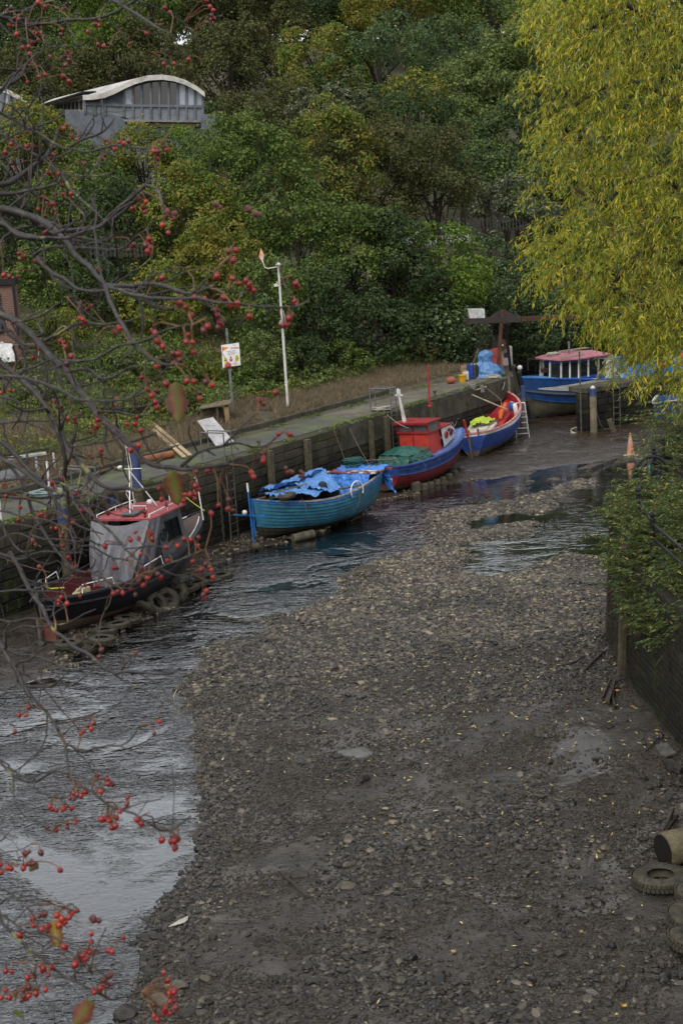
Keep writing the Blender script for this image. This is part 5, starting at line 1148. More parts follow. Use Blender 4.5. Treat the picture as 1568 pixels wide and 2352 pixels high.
mb = MB(); mb.add([(FX-.62, FY, 9.32), (FX-.78, FY+.05, 9.62), (FX-.66, FY+.02, 9.95), (FX-.55, FY, 9.66)], [(0, 1, 2, 3)]); obj('pennant', mb, M('orange and cream pennant', (.65, .50, .36), .8, (.55, .14, .07), 5, bmp=0), fg)
mb = MB(); mb.box((FX-.14, FY, 8.4), (.18, .12, .1)); mb.tube([(FX-.05, FY, 8.52), (FX-.16, FY, 8.45)], .02, 6); obj('lamp', mb, W_PAINT, fg)
mb = MB(); mb.beam((FX+.08, FY, 7.35), (FX+.17, FY+.02, 6.6), .06, .05); mb.tube([(FX-.05, FY, 6.95), (FX-.1, FY, 6.8)], .04, 6); obj('cleat_rope', mb, ROPEW, fg)
sp0 = P(537, 972, 3.1); SX, SY = sp0.x, sp0.y
tS = PY(522, 757, SY); sg = thing('danger_sign', 'white danger notice with an orange pennant and yellow triangles on a tall grey post', 'sign', sp0)
mb = MB(); mb.beam((SX, SY, 3.0), (SX, SY, tS.z), .10, .07, up=(0, 1, 0)); mb.ball((SX, SY, tS.z), .05); obj('post', mb, GALV, sg)
c0, c1, c2, c3 = (PY(x, y, SY-.06) for x, y in ((508, 793), (549, 787), (552, 838), (512, 845)))
ex = (c1-c0); ez = V((0, 0, -1))*((c0.z-c3.z+c1.z-c2.z)/2); W_, H_ = ex.length, ez.length
def SP(u, v, d=0): return V((c0.x, c0.y, c0.z))+ex*u+ez*v+V((0, -d, 0))
mb = MB(); mb.poly_prism([(0, 0), (1, 0), (1, 1), (0, 1)], .02, 0, lambda x, y, d: SP(x, y, d-.02)); pan = obj('panel', mb, M('white sign face', (.72, .72, .72), .5, (.68, .68, .69), 2, bmp=0), sg)
SB = M('sign black', (.02, .02, .025), .6, bmp=0); SRD = M('sign red', (.5, .02, .03), .6, bmp=0); SY_ = M('sign yellow', (.75, .60, .03), .6, bmp=0); SO = M('sign orange', (.72, .27, .03), .6, bmp=0)
def sgp(name, polys, mat, d=.004):
    mb = MB()
    for p_ in polys: mb.add([SP(u, v, d) for u, v in p_], [tuple(range(len(p_)))])
    return obj(name, mb, mat, pan)
sgp('orange_pennant', [[(.04, .06), (.42, .145), (.04, .29)]], SO); sgp('pennant_badge', [[(.06, .12), (.12, .12), (.12, .22), (.06, .22)]], M('sign blue', (.08, .12, .3), .6, bmp=0), .007)
sgp('yellow_warning', [[(.72, .53), (.90, .53), (.90, .80), (.72, .80)]], SY_); sgp('yellow_warning', [[(.09, .60), (.24, .60), (.24, .82), (.09, .82)]], SY_)
sgp('warning_triangle', [[(.81, .55), (.885, .70), (.735, .70)]], SB, .007); sgp('warning_triangle', [[(.165, .62), (.22, .73), (.11, .73)]], SB, .007)
sgp('yellow_infill', [[(.81, .59), (.86, .685), (.76, .685)]], SY_, .010)
sgp('red_badge', [[(.40, .66), (.58, .66), (.57, .74), (.49, .81), (.41, .74)]], SRD); sgp('badge_lines', [[(.43, .69), (.55, .69), (.55, .70), (.43, .70)], [(.44, .72), (.54, .72), (.54, .73), (.44, .73)]], W_PAINT, .007)
sgp('badge_figure', [[(.46, .56), (.52, .56), (.53, .64), (.45, .64)]], SB)
def line(u0, u1, v, n, h, rnd): 
    return [[(u0+(u1-u0)*i/n, v-h*rnd.uniform(.4, 1)), (u0+(u1-u0)*(i+.55)/n, v-h*rnd.uniform(.4, 1)), (u0+(u1-u0)*(i+.55)/n, v), (u0+(u1-u0)*i/n, v)] for i in range(n)]
rl = random.Random(2); sgp('small_print', line(.24, .76, .335, 22, .03, rl)+line(.34, .68, .40, 15, .03, rl)+line(.30, .73, .465, 20, .03, rl)+line(.55, .76, .875, 9, .025, rl)+line(.50, .78, .93, 9, .025, rl), SB)
tc = bpy.data.curves.new('lettering', 'FONT'); tc.body = 'DANGER!!'; tc.size = .076; tc.extrude = .001; to = bpy.data.objects.new('lettering', tc); C.objects.link(to); tc.materials.append(SRD)
tp_ = SP(.53, .215, .012); to.parent = pan; to.location = tp_-wroot(pan); to.rotation_euler = (rad(90), 0, math.atan2(ex.y, ex.x))
dg = bpy.context.evaluated_depsgraph_get(); me = bpy.data.meshes.new_from_object(to.evaluated_get(dg)); me.name = 'lettering'
tn = bpy.data.objects.new('lettering', me); C.objects.link(tn); tn.parent = pan; tn.location = to.location; tn.rotation_euler = to.rotation_euler; bpy.data.objects.remove(to); tn.name = 'lettering'

# timber, boards, pipe and clutter on the near quay
def planks(name, A, B, w_, h_, mat, label, cat, up=(0, 0, 1), **k): mb = MB(); mb.beam(A, B, w_, h_, up=up); return bevel(obj(name, mb, mat, label=label, cat=cat, **k), .006)
planks('plank', P(437, 1046, 2.97), P(335, 958, 3.75), .16, .05, WOODP, 'long pale plank leaning from the kerb, right one of the pair', 'plank')
planks('plank', P(424, 1050, 2.97), P(328, 964, 3.68), .16, .05, WOODP, 'long pale plank leaning from the kerb, left one of the pair', 'plank')
mb = MB(); q = [P(540, 1018, 2.95), P(497, 1026, 2.95), P(453, 967, 3.75), P(489, 959, 3.75)]; n = (q[1]-q[0]).cross(q[3]-q[0]).normalized()*.02
mb.add(q+[a-n for a in q], [(0, 1, 2, 3), (7, 6, 5, 4), (0, 4, 5, 1), (1, 5, 6, 2), (2, 6, 7, 3), (3, 7, 4, 0)]); obj('board', mb, M('pale grey board', (.40, .39, .40), .6, (.34, .33, .34), 2, bmp=.05), label='large pale grey board leaning beside the near ladder', cat='board')
mb = MB(); mb.tube([P(303, 1062, 3.03), P(396, 1043, 3.03)], .14, 16, cap=False); mb.tube([P(303, 1062, 3.03), P(396, 1043, 3.03)], .12, 16, cap=False); obj('drain_pipe', mb, M('brown clay pipe', (.27, .11, .045), .6, (.2, .08, .035), 4, bmp=.1), label='brown clay drain pipe lying on the quay by the blue pole', cat='pipe', smooth=True)
for a, b2, w_, lab in (((133, 1052), (284, 1077), .12, 'weathered grey timber lying along the path behind the blue pole'), ((190, 1099), (276, 1066), .13, 'weathered timber crossing the others on the path'), ((188, 1052), (222, 1082), .1, 'short timber end in the crossed pile'), ((205, 1058), (262, 1068), .08, 'thin lath in the crossed pile')):
    planks('timber', P(*a, 3.05), P(*b2, 3.0), w_, .06, WOODG, lab, 'timber', group='loose timbers on the quay')
for x, y, h_, lab in ((118, 1157, 1.35, 'thin white post at the left of the quay'), (129, 1100, .9, 'short white post further back on the left'), (4, 1200, 1.5, 'white post at the left picture edge')):
    p = P(x, y, 2.9); mb = MB(); mb.tube([p, p+V((0, 0, h_))], .035, 8); mb.tube([p+V((0, 0, .5)), p+V((0, 0, .58))], .05, 8); obj('white_post', mb, W_PAINT, label=lab, cat='post')
mb = MB(); p = P(105, 1140, 2.92); coil(mb, p, .55, 16, .018, 77, flat=.25); coil(mb, p+V((.7, .3, 0)), .4, 10, .018, 78, flat=.2); obj('net_heap', mb, M('pale teal net', (.17, .30, .32), .9, (.3, .3, .28), 12), label='heap of pale teal netting on the left quay', cat='net')
mb = MB(); p = P(30, 1118, 3.0); uh = MB(); uh.T = Matrix.Translation(p) @ Matrix.Rotation(.5, 4, 'Z'); uh.ball((0, 0, .1), .7, 16, 10, sc=(1.4, .8, .7)); obj('upturned_dinghy', uh, M('dull grey dinghy skin', (.12, .125, .13), .6, dirt=(.06, .06, .05)), label='grey upturned dinghy at the left edge of the quay', cat='dinghy', smooth=True)
mb = MB(); p = P(52, 1095, 3.2); mb.beam(p+V((-1.2, -.3, .62)), p+V((.8, .3, .7)), .35, .06); mb.box(p+V((-.8, -.2, .3)), (.08, .3, .65)); mb.box(p+V((.5, .2, .32)), (.08, .3, .7)); obj('white_bench', mb, M('dirty white plank', (.38, .38, .36), .7, dirt=(.15, .14, .11)), label='long white plank bench behind the grey dinghy', cat='bench')
mb = MB(); p = P(875, 942, 2.93); coil(mb, p, .42, 14, .02, 31, flat=.25); obj('rope_coil', mb, ROPEW, label='coil of pale rope beside the second ladder', cat='rope')
mb = MB(); p = P(1130, 868, 2.93); coil(mb, p, .4, 14, .02, 32, flat=.2); obj('rope_coil', mb, ROPEW, label='pale tangled rope at the dock corner', cat='rope')
mb = MB(); p = P(1148, 864, 2.93); coil(mb, p, .3, 10, .02, 33, flat=.3); obj('rope_coil', mb, ROPEB, label='teal rope tangle at the foot of the crane legs', cat='rope')
p = P(986, 934, 2.9); mb = MB(); mb.tube([p, p+V((0, 0, 1.75))], .035, 8); mb.lathe([(.09, 0), (.09, .05), (.04, .08)], 10, tuple(p)); obj('red_pole', mb, M('red painted steel', (.42, .03, .03), .5, bmp=.05), label='thin red pole on the quay above the red wheelhouse', cat='pole')
for s_, lab in ((27.2, 'short rusty bollard near the red pole'), (13.5, 'small iron ring post on the quay by the sign')):
    mb = MB(); mb.lathe([(.06, 0), (.05, .2), (.09, .24), (.09, .28), (.02, .3)], 10, tuple(Q(s_, .35, 2.9))); obj('bollard', mb, RUSTL, label=lab, cat='bollard')
# open plywood and brick shelter by the sign
p = P(505, 984, 3.1); bxr = thing('brick_shelter', 'small brick and plywood shelter with a sagging board roof behind the sign post', 'shelter', p)
BRK = M('buff brick', (.22, .15, .075), .85, (.28, .21, .10), 9, bmp=.4, dirt=(.2, .07, .05), dscale=6)
mb = MB(); mb.box(p+V((.32, .25, .42)), (.16, .6, .86)); obj('brick_pier', mb, BRK, bxr); mb = MB(); mb.box(p+V((-.3, .35, .4)), (.9, .05, .8)); mb.box(p+V((-.05, .0, .42)), (.09, .09, .85)); obj('plywood_side', mb, M('dull plywood', (.10, .075, .05), .8, (.06, .045, .03), 5), bxr)
mb = MB(); mb.add([tuple(p+V(a)) for a in ((-.75, -.15, .82), (.5, -.15, .95), (.5, .75, 1.0), (-.7, .75, .9), (-.75, -.15, .86), (.5, -.15, .99), (.5, .75, 1.04), (-.7, .75, .94))], [(3, 2, 1, 0), (4, 5, 6, 7), (0, 1, 5, 4), (1, 2, 6, 5), (2, 3, 7, 6), (3, 0, 4, 7)]); obj('roof_board', mb, WOODG, bxr)
# brick shed at the left edge
SHX, SHY = PY(38, 700, 61).x, 61.0; zt = PY(38, 652, 61).z; zg = PY(38, 800, 61).z
shd = thing('brick_shed', 'red brick shed with a black roof edge at the left picture edge', 'shed', (SHX-2, SHY+1.5, zg))
def brickm(name, c1, c2, mo, sc_):
    m, nt, b = newmat(name); tx = ND(nt, 'ShaderNodeTexBrick'); mp = ND(nt, 'ShaderNodeMapping'); nt.links.new(objco(nt), mp.inputs[0]); mp.inputs['Rotation'].default_value = (rad(90), 0, 0)
    nt.links.new(mp.outputs[0], tx.inputs[0]); tx.inputs['Scale'].default_value = sc_; tx.inputs['Color1'].default_value = (*c1, 1); tx.inputs['Color2'].default_value = (*c2, 1); tx.inputs['Mortar'].default_value = (*mo, 1); tx.inputs['Mortar Size'].default_value = .012
    tx.inputs['Brick Width'].default_value = .23; tx.inputs['Row Height'].default_value = .075; nt.links.new(tx.outputs[0], b.inputs['Base Color']); b.inputs['Roughness'].default_value = .85; return m
mb = MB(); mb.box((SHX-2, SHY+.3, (zt+zg)/2-.4), (4, .5, zt-zg+.8)); obj('wall', mb, brickm('red brick', (.16, .055, .035), (.11, .04, .028), (.15, .13, .11), 1.0), shd)
mb = MB(); mb.box((SHX-2, SHY+.3, zt+.12), (4.1, .8, .26)); obj('roof', mb, M('black roof felt', (.018, .018, .02), .7), shd)
mb = MB(); mb.box((SHX-.03, SHY-.06, (zt+zg)/2), (.10, .10, zt-zg)); obj('downpipe', mb, M('black roof felt', (.018, .018, .02)), shd)
mb = MB(); mb.box((SHX-.95, SHY-.03, (zt+zg)/2+.2), (.6, .05, 1.7)); obj('door', mb, M('slate grey door', (.05, .055, .065), .5), shd)
mb = MB(); p = P(58, 832, 5.0); p = PY(58, 832, 60.3); 
for i in range(3): mb.box(p+V((.25*0, .1*i, .18+.28*i)), (1.0, .2, .04))
mb.beam(p+V((-.6, -.2, 0)), p+V((-.35, .3, .95)), .05, .1); mb.beam(p+V((.6, -.2, 0)), p+V((.7, .3, .95)), .05, .1); obj('step_rack', mb, WOODG, label='open wooden steps beside the brick shed', cat='steps')
mb = MB(); p = PY(20, 832, 60.0); mb.add([tuple(p+V(a)) for a in ((-.25, 0, 0), (.35, 0, .02), (.2, .15, .75), (-.1, .15, .8), (-.2, .1, .9), (-.45, .1, .7))], [(0, 1, 2, 3, 4, 5)]); obj('torn_sheet', mb, M('sign white sheet', (.7, .7, .7), .6, bmp=0), label='torn white sheet propped against the brick shed', cat='sheet')

# buoy, bucket, canisters, blue bundle at the far quay
def onq(x, y, z=2.9): return P(x, y, z)
p = onq(1035, 881); mb = MB(); mb.ball(p+V((0, 0, .17)), .19, 14, 9, sc=(1.25, 1, .9)); obj('buoy', mb, M('faded red buoy', (.36, .10, .07), .6, (.28, .09, .06), 4, bmp=.05), label='faded red buoy lying at the back of the quay', cat='buoy', smooth=True)
p = onq(1061, 877); bk_ = thing('bucket', 'yellow bucket with a wire handle on the quay', 'bucket', p)
mb = MB(); mb.lathe([(.15, 0), (.2, .3), (.215, .3), (.215, .34), (.19, .34), (.14, .03), (.01, .03)], 16, tuple(p)); obj('tub', mb, M('yellow plastic', (.62, .33, .015), .45, (.55, .28, .012), 3, bmp=.03), bk_, smooth=True, auto=40)
mb = MB(); mb.tube([p+V((.2*math.cos(a), -.06-.1*math.sin(a), .33-.12*math.sin(a))) for a in [i*.35 for i in range(10)]], .008, 4); obj('handle', mb, RUSTL, bk_)
def can(x, y, w_, h_, col, name_, lab, cat='canister'):
    p = onq(x, y); t = thing('canister', lab, cat, p, group='plastic canisters on the quay'); mb = MB(); mb.box(p+V((0, 0, h_/2)), (w_, w_*.8, h_)); bevel(obj('can_body', mb, M(name_, col, .45, bmp=.03), t), .05, 2)
    mb = MB(); mb.tube([p+V((-w_*.25, 0, h_-.02)), p+V((-w_*.2, 0, h_+.05)), p+V((w_*.12, 0, h_+.05)), p+V((w_*.15, 0, h_-.02))], .022, 6); obj('handle', mb, M(name_, col), t); mb = MB(); mb.lathe([(.035, 0), (.035, .05), (.01, .05)], 10, tuple(p+V((w_*.3, 0, h_-.01)))); obj('lid', mb, W_PAINT, t)
can(1069, 874, .3, .42, (.5, .5, .47), 'white canister', 'white canister right of the yellow bucket'); can(1068, 869, .42, .62, (.34, .22, .11), 'tan canister', 'tan canister behind the white one')
can(1079, 871, .3, .72, (.02, .06, .3), 'blue canister', 'blue canister between the tan and dark ones'); can(1086, 870, .3, .70, (.05, .055, .07), 'slate canister', 'slate grey canister beside the blue bundle'); can(1093, 869, .24, .68, (.03, .03, .032), 'black canister', 'black canister touching the blue bundle')
p = onq(1114, 868)+V((0, .35, 0)); mb = MB(); rows = []
for i in range(33):
    v = i/32; row = []
    for j in range(61):
        a = 2*math.pi*j/60; prof = [(0, .95), (.15, .86), (.3, .72), (.45, .52), (.55, .32), (.66, .34), (.8, .38), (.92, .3), (1, .02)]
        r0_ = np.interp(v, [q[0] for q in prof], [q[1] for q in prof]); h = 1.32*v
        w0 = float(vnoise(np.array(a*3.2), np.array(v*3), 3)+vnoise(np.array(a*8.), np.array(v*5), 4)*.5); w0 = abs(w0-.75)
        w0 += .5*abs(float(vnoise(np.array(a*2.2+v*5), np.array(v*9), 12))-.5); r2 = r0_*(1+.55*(w0-.35)+.10*math.sin(a*5+v*7)*(.4+v)); row.append(p+V((r2*math.cos(a)*.98+.1*v, r2*math.sin(a)*.55, h+.05*w0)))
    rows.append(row)
mb.grid(rows); obj('tarpaulin_bundle', mb, tarpm('worn blue tarpaulin', (.075, .19, .40)), label='tied blue tarpaulin bundle standing on the far quay', cat='tarpaulin', smooth=True)
# hand crane: beam, legs, gusset
BX = M('dark painted steel', (.028, .027, .028), .6, (.045, .03, .025), 3, bmp=.15); RUST = M('rusty steel', (.10, .045, .025), .8, (.05, .03, .022), 5, bmp=.3)
cb_ = onq(1143, 862); cr = thing('crane', 'dark steel crane with a long rusty beam and splayed legs at the dock corner', 'crane', cb_)
yb = cb_.y; apx = PY(1157, 740, yb)
mb = MB(); mb.beam(cb_, PY(1150, 742, yb), .16, .16, up=(0, 1, 0)); mb.beam(PY(1150, 742, yb), PY(1152, 712, yb), .16, .16, up=(0, 1, 0)); obj('leg', mb, RUST, cr)
mb = MB(); mb.beam(onq(1172, 851), PY(1159, 742, yb+.6), .13, .13, up=(0, 1, 0)); obj('leg', mb, BX, cr)
mb = MB(); mb.beam(PY(1098, 800, yb+1.0), PY(1148, 722, yb+.2), .09, .09, up=(0, 1, 0)); obj('back_stay', mb, BX, cr); mb = MB(); mb.beam(PY(1085, 838, yb+1.3), PY(1098, 800, yb+1.0), .10, .09, up=(0, 1, 0)); obj('pale_stay', mb, M('grey weathered pile', (.16, .15, .13)), cr)
mb = MB(); mb.beam(PY(1068, 738, yb), PY(1195, 733, yb), .2, .26); obj('beam', mb, BX, cr); mb = MB(); mb.beam(PY(1195, 733, yb), PY(1330, 727, yb+1.5), .2, .22); obj('beam', mb, RUST, cr, label='rust brown outer half of the beam')
mb = MB(); q = [PY(x, y, yb-.05) for x, y in ((1120, 731), (1148, 712), (1156, 710), (1195, 729))]; mb.add(q+[a+V((0, .08, 0)) for a in q], [(0, 1, 2, 3), (7, 6, 5, 4), (0, 4, 5, 1), (1, 5, 6, 2), (2, 6, 7, 3), (3, 7, 4, 0)]); obj('gusset', mb, BX, cr)
mb = MB(); q = [PY(x, y, yb+1.2) for x, y in ((1074, 710), (1112, 710), (1113, 730), (1078, 731))]; mb.add(q+[a+V((0, .5, 0)) for a in q], [(0, 1, 2, 3), (7, 6, 5, 4), (0, 4, 5, 1), (1, 5, 6, 2), (2, 6, 7, 3), (3, 7, 4, 0)]); obj('white_box', mb, M('faded white tank', (.5, .52, .52), .5, (.42, .43, .42), 2, dirt=(.1, .11, .08), dscale=3), label='faded white tank half hidden in ivy above the crane beam', cat='tank')
p = onq(1137, 852); mb = MB(); q = [PY(x, y, p.y) for x, y in ((1120, 852), (1156, 852), (1149, 797), (1117, 805))]; mb.add(q+[a+V((0, .06, 0)) for a in q], [(0, 1, 2, 3), (7, 6, 5, 4), (0, 4, 5, 1), (1, 5, 6, 2), (2, 6, 7, 3), (3, 7, 4, 0)]); obj('red_board', mb, M('faded red board', (.36, .085, .075), .7, (.3, .07, .06), 2, bmp=.05), label='faded red board standing behind the crane legs', cat='board')
p = onq(1163, 843, 2.9); cab_ = thing('cabinet', 'light grey metal cabinet behind the right crane leg', 'cabinet', p)
mb = MB(); mb.box(p+V((0, .2, .55)), (.62, .5, 1.0)); bevel(obj('case', mb, M('light grey metal', (.36, .35, .35), .6, bmp=.05, dirt=(.15, .14, .13)), cab_), .02); mb = MB(); mb.box(p+V((-.03, -.06, .62)), (.2, .02, .24)); obj('dark_panel', mb, BX, cab_); mb = MB(); mb.box(p+V((0, .2, .03)), (.9, .8, .12)); obj('plinth', mb, CONC, cab_)
mb = MB(); w0 = PY(1153, 793, p.y-.3); mb.torus(tuple(w0), .26, .03, (rad(90), 0, .3), 22, 6); mb.lathe([(.01, -.03), (.24, -.02), (.24, .02), (.01, .03)], 20, tuple(w0), (rad(90), 0, .3)); obj('crane_wheel', mb, RUST, cr); mb = MB(); mb.lathe([(.01, -.05), (.05, -.05), (.05, .05), (.01, .05)], 10, tuple(w0-V((0, .04, 0))), (rad(90), 0, .3)); obj('wheel_hub', mb, W_PAINT, cr)
# mooring lines and hanging chains
def line3(name, A, B, sag, r, mat, lab, cat='mooring line'):
    A, B = V(A), V(B); mb = MB(); mb.tube([A.lerp(B, t/14)-V((0, 0, sag*math.sin(math.pi*t/14))) for t in range(15)], r, 5); obj(name, mb, mat, label=lab, cat=cat, group='mooring lines to the boats')
OLD = M('old rope', (.13, .10, .06), .9)
line3('mooring_line', Q(22.4, .2, 2.95), (2.9, 56.9, 2.5), .1, .012, ROPEW, 'pale line from the rope coil down to the red cabin boat')
line3('mooring_line', Q(sof(765, 985), -.02, 2.9), (.4, 53.2, 1.5), .02, .01, OLD, 'thin line slanting down to the turquoise boat')
line3('mooring_line', Q(sof(800, 975), -.02, 2.8), (1.2, 53.6, 1.6), .05, .016, RUSTL, 'rusty chain hanging behind the teal rope heap')
line3('mooring_line', Q(30.3, .0, 2.95), Q(31.2, -.15, .9), .0, .012, ROPEB, 'teal line hanging from the quay behind the open boat')
line3('mooring_line', (8.35, 69.0, 2.9), (7.9, 66.6, 2.6), .1, .014, ROPEW, 'pale line from the dock corner to the pole mast')
line3('mooring_line', (8.8, 69.8, 2.9), (9.6, 71.9, 2.4), .9, .014, ROPEW, 'slack pale line looping down to the launch bow')
line3('mooring_line', Q(-1, 0, 2.6), (-8.2, 38.6, 1.8), .1, .01, OLD, 'thin line from the wall to the black workboat stern')
line3('mooring_line', Q(sof(350, 1095), 0, 2.9), (-4.4, 45.0, 2.0), .1, .012, M('yellow rope', (.5, .55, .05)), 'yellow line behind the black workboat cabin')
for i, (x, lab) in enumerate(((522, 'rusty chain hanging left of the near ladder'), (531, 'second rusty chain hanging close to the near ladder'))):
    s0 = sof(x, 1065); mb = MB()
    for k in range(46): mb.torus(tuple(Q(s0+.02*math.sin(k), -.06, 2.3-k*.05)), .03, .01, (rad(90), 0, rad(90)*(k % 2)), 8, 4)
    obj('chain', mb, RUSTL, label=lab, cat='chain')
# moored blue boat mostly hidden by leaves beyond the railings
p = PY(1600, 985, 61.5); bb = thing('small_boat', 'small bright blue boat glimpsed through leaves at the right edge', 'boat', (p.x, p.y+4.5, .35), (0, 0, rad(-100)))
H = Hull(5.0, 2.0, (1.6, 1.6, 2.1), tw=.7, rake=.4, vs=.2, fore=.5, keel=.3)
obj('hull', H.shell([0, .3, .45, .6, .8, 1], [1, 1, 0, 0, 0]), [M('cobalt hull paint', (.018, .10, .40)), M('grey weathered pile', (.16, .15, .13))], bb, w=False, smooth=True); g = MB(); H.strip(g, 1, .08, .04, .06, .02); obj('gunwale', g, W_PAINT, bb, w=False)
mb = MB(); mb.box((p.x, p.y+.4, .2), (.3, .3, .8)); obj('keel_block', mb, M('grey weathered pile', (.16, .15, .13)), label='grey block under the small blue boat', cat='block')
# fallen leaves
def leaf_litter():
    n = 2600; X = rg.uniform(-5, 7, n); Y = 17+rg.random(n)**.8*30; kd = np.clip((X+1.5)/6, .06, 1)*(X < xr(Y)-.05)*(look(WD, X, Y) > .0); k = rg.random(n) < kd*np.where(Y > 26, .95, .32); X, Y = X[k], Y[k]; n = len(X)
    Z = look(BZ, X, Y)+.035+.01*rg.random(n); L = .035+.03*rg.random(n); W_ = L*.27; a = rg.random(n)*6.28; dx, dy = np.cos(a)*L, np.sin(a)*L; ex_, ey_ = -np.sin(a)*W_, np.cos(a)*W_; t = rg.normal(0, .012, n)
    v = np.stack([np.stack([X-dx, Y-dy, Z-t], 1), np.stack([X+ex_, Y+ey_, Z+.006], 1), np.stack([X+dx, Y+dy, Z+t], 1), np.stack([X-ex_, Y-ey_, Z], 1)], 1).reshape(-1, 3)
    return v, np.arange(n*4).reshape(n, 4)
lv, lf_ = leaf_litter(); objnp('fallen_leaves', lv, lf_, [leafmat('fallen leaf', [(0, (.45, .33, .07)), (.35, (.55, .45, .12)), (.6, (.5, .46, .28)), (.85, (.3, .17, .04)), (1, (.62, .58, .42))], .1)], label='small yellow willow leaves fallen on the gravel and mud', cat='fallen leaves', kind='stuff')
def maple(x, y, r, lab, col, seed):
    p = PB(x, y); q = random.Random(seed); mb = MB(); pts = []
    lob = [(0, 1), (18, .5), (38, .82), (60, .42), (85, .75), (120, .35), (150, .4), (180, .12), (210, .4), (240, .35), (275, .75), (300, .42), (322, .82), (342, .5)]
    a0 = q.random()*6; ring = [(p.x+r*k*math.cos(a0+rad(an)), p.y+r*k*math.sin(a0+rad(an)), p.z+.05+.02*q.random()+r*.25*(k > .7)*q.random()) for an, k in lob]
    mb.add([(p.x, p.y, p.z+.045)]+ring, [(0, i+1, (i+1) % len(ring)+1) for i in range(len(ring))]); mb.tube([(p.x, p.y, p.z+.05), (p.x-r*1.2*math.cos(a0), p.y-r*1.2*math.sin(a0), p.z+.05)], .003, 4)
    obj('maple_leaf', mb, M(col[0], col[1], .6, col[2], 20, bmp=.1), label=lab, cat='leaf', group='large fallen maple leaves')
YL = ('yellow maple leaf', (.55, .36, .06), (.42, .24, .05)); TL = ('tan maple leaf', (.42, .29, .13), (.3, .18, .07))
for i, (x, y, r, lab, c_) in enumerate(((1431, 2318, .07, 'yellow maple leaf on the mud at the bottom right', YL), (1040, 2194, .07, 'tan maple leaf on the mud, lower centre right', TL), (1232, 1892, .055, 'small tan maple leaf near the brownish rock', TL), (1118, 1946, .05, 'small pale maple leaf on the central mud', TL), (385, 2272, .06, 'tan maple leaf on the boulder by the shoreline', TL),
    (1510, 1692, .08, 'yellow maple leaf at the foot of the dark wall', YL), (1493, 1712, .07, 'tan maple leaf at the wall foot, lower one', TL), (883, 1920, .045, 'small yellow leaf in the middle of the gravel', YL), (1416, 1592, .09, 'orange brown leaf cluster at the foot of the wall post', TL), (1335, 2148, .05, 'curled tan leaf on the right hand mud', TL))): maple(x, y, r, lab, c_, i)
# wall posts, railings, wheel guard on the right bank
for (a, b2, lab) in (((1430, 1562), (1500, 1180), 'dark timber post leaning on the mesh wall, nearer one'), ((1396, 1478), (1448, 1190), 'dark timber post leaning on the mesh wall, farther one'), ((1446, 1330), (1462, 1240), 'short iron post at the far end of the mesh wall')):
    A = P(*a, .3); A.x = min(A.x, float(xr(A.y))-.05); B = V((A.x+.2, A.y+.1, 3.5 if 'short' not in lab else 3.0)); mb = MB(); mb.beam(A-V((0, 0, .3)), B, .17, .15, up=(0, 1, 0)); bevel(obj('wall_post', mb, DW if 'farther' in lab else POST, label=lab, cat='post', group='posts against the mesh wall'), .01)
BLKI = M('black railing paint', (.014, .015, .018), .45, (.02, .021, .024), 5, bmp=.05)
RPTS = [(6.95, 24.5), (6.85, 27.5), (6.8, 30.5), (7.1, 33.3), (7.75, 36.0), (8.75, 38.9), (9.35, 40.4), (10.3, 42.4), (11.6, 44.8)]
rl_ = thing('railing', 'black iron railing with ball topped posts along the right bank', 'railing', (8.75, 38.9, 3.0))
for i, (x, y) in enumerate(RPTS):
    mb = MB(); mb.lathe([(.06, 0), (.06, 1.12), (.075, 1.13), (.075, 1.17), (.04, 1.19), (.065, 1.25), (.04, 1.31), (.01, 1.32)], 10, (x, y, 2.95)); obj('railing_post', mb, BLKI, rl_)
for i in range(len(RPTS)-1):
    for z in (3.35, 3.68, 4.0):
        mb = MB(); mb.tube([(*RPTS[i], z), (*RPTS[i+1], z)], .03, 6); obj('bar', mb, BLKI, rl_)
q = V((8.55, 38.5, 3.55)); mb = MB()
for (R1, r1) in ((.50, .05), (.34, .045)): mb.tube([q+V((R1*math.cos(a), R1*.25*math.cos(a), R1*math.sin(a))) for a in [i*.2-.25 for i in range(19)]], r1, 6)
for a in (.1, 1.57, 3.0): mb.beam(q, q+V((.5*math.cos(a), .12*math.cos(a), .5*math.sin(a))), .05, .05)
mb.box(q+V((0, .0, -.3)), (.09, .09, .9)); obj('sluice_wheel', mb, BLKI, label='black half wheel guard at the railing corner', cat='wheel guard')
mb = MB(); mb.beam(q+V((-.08, -.2, -.1)), q+V((-.08, -.2, .32)), .07, .05); obj('teal_tag', mb, M('teal tape', (.12, .42, .38), .5, bmp=0), label='teal strip tied to the railing corner post', cat='strip')
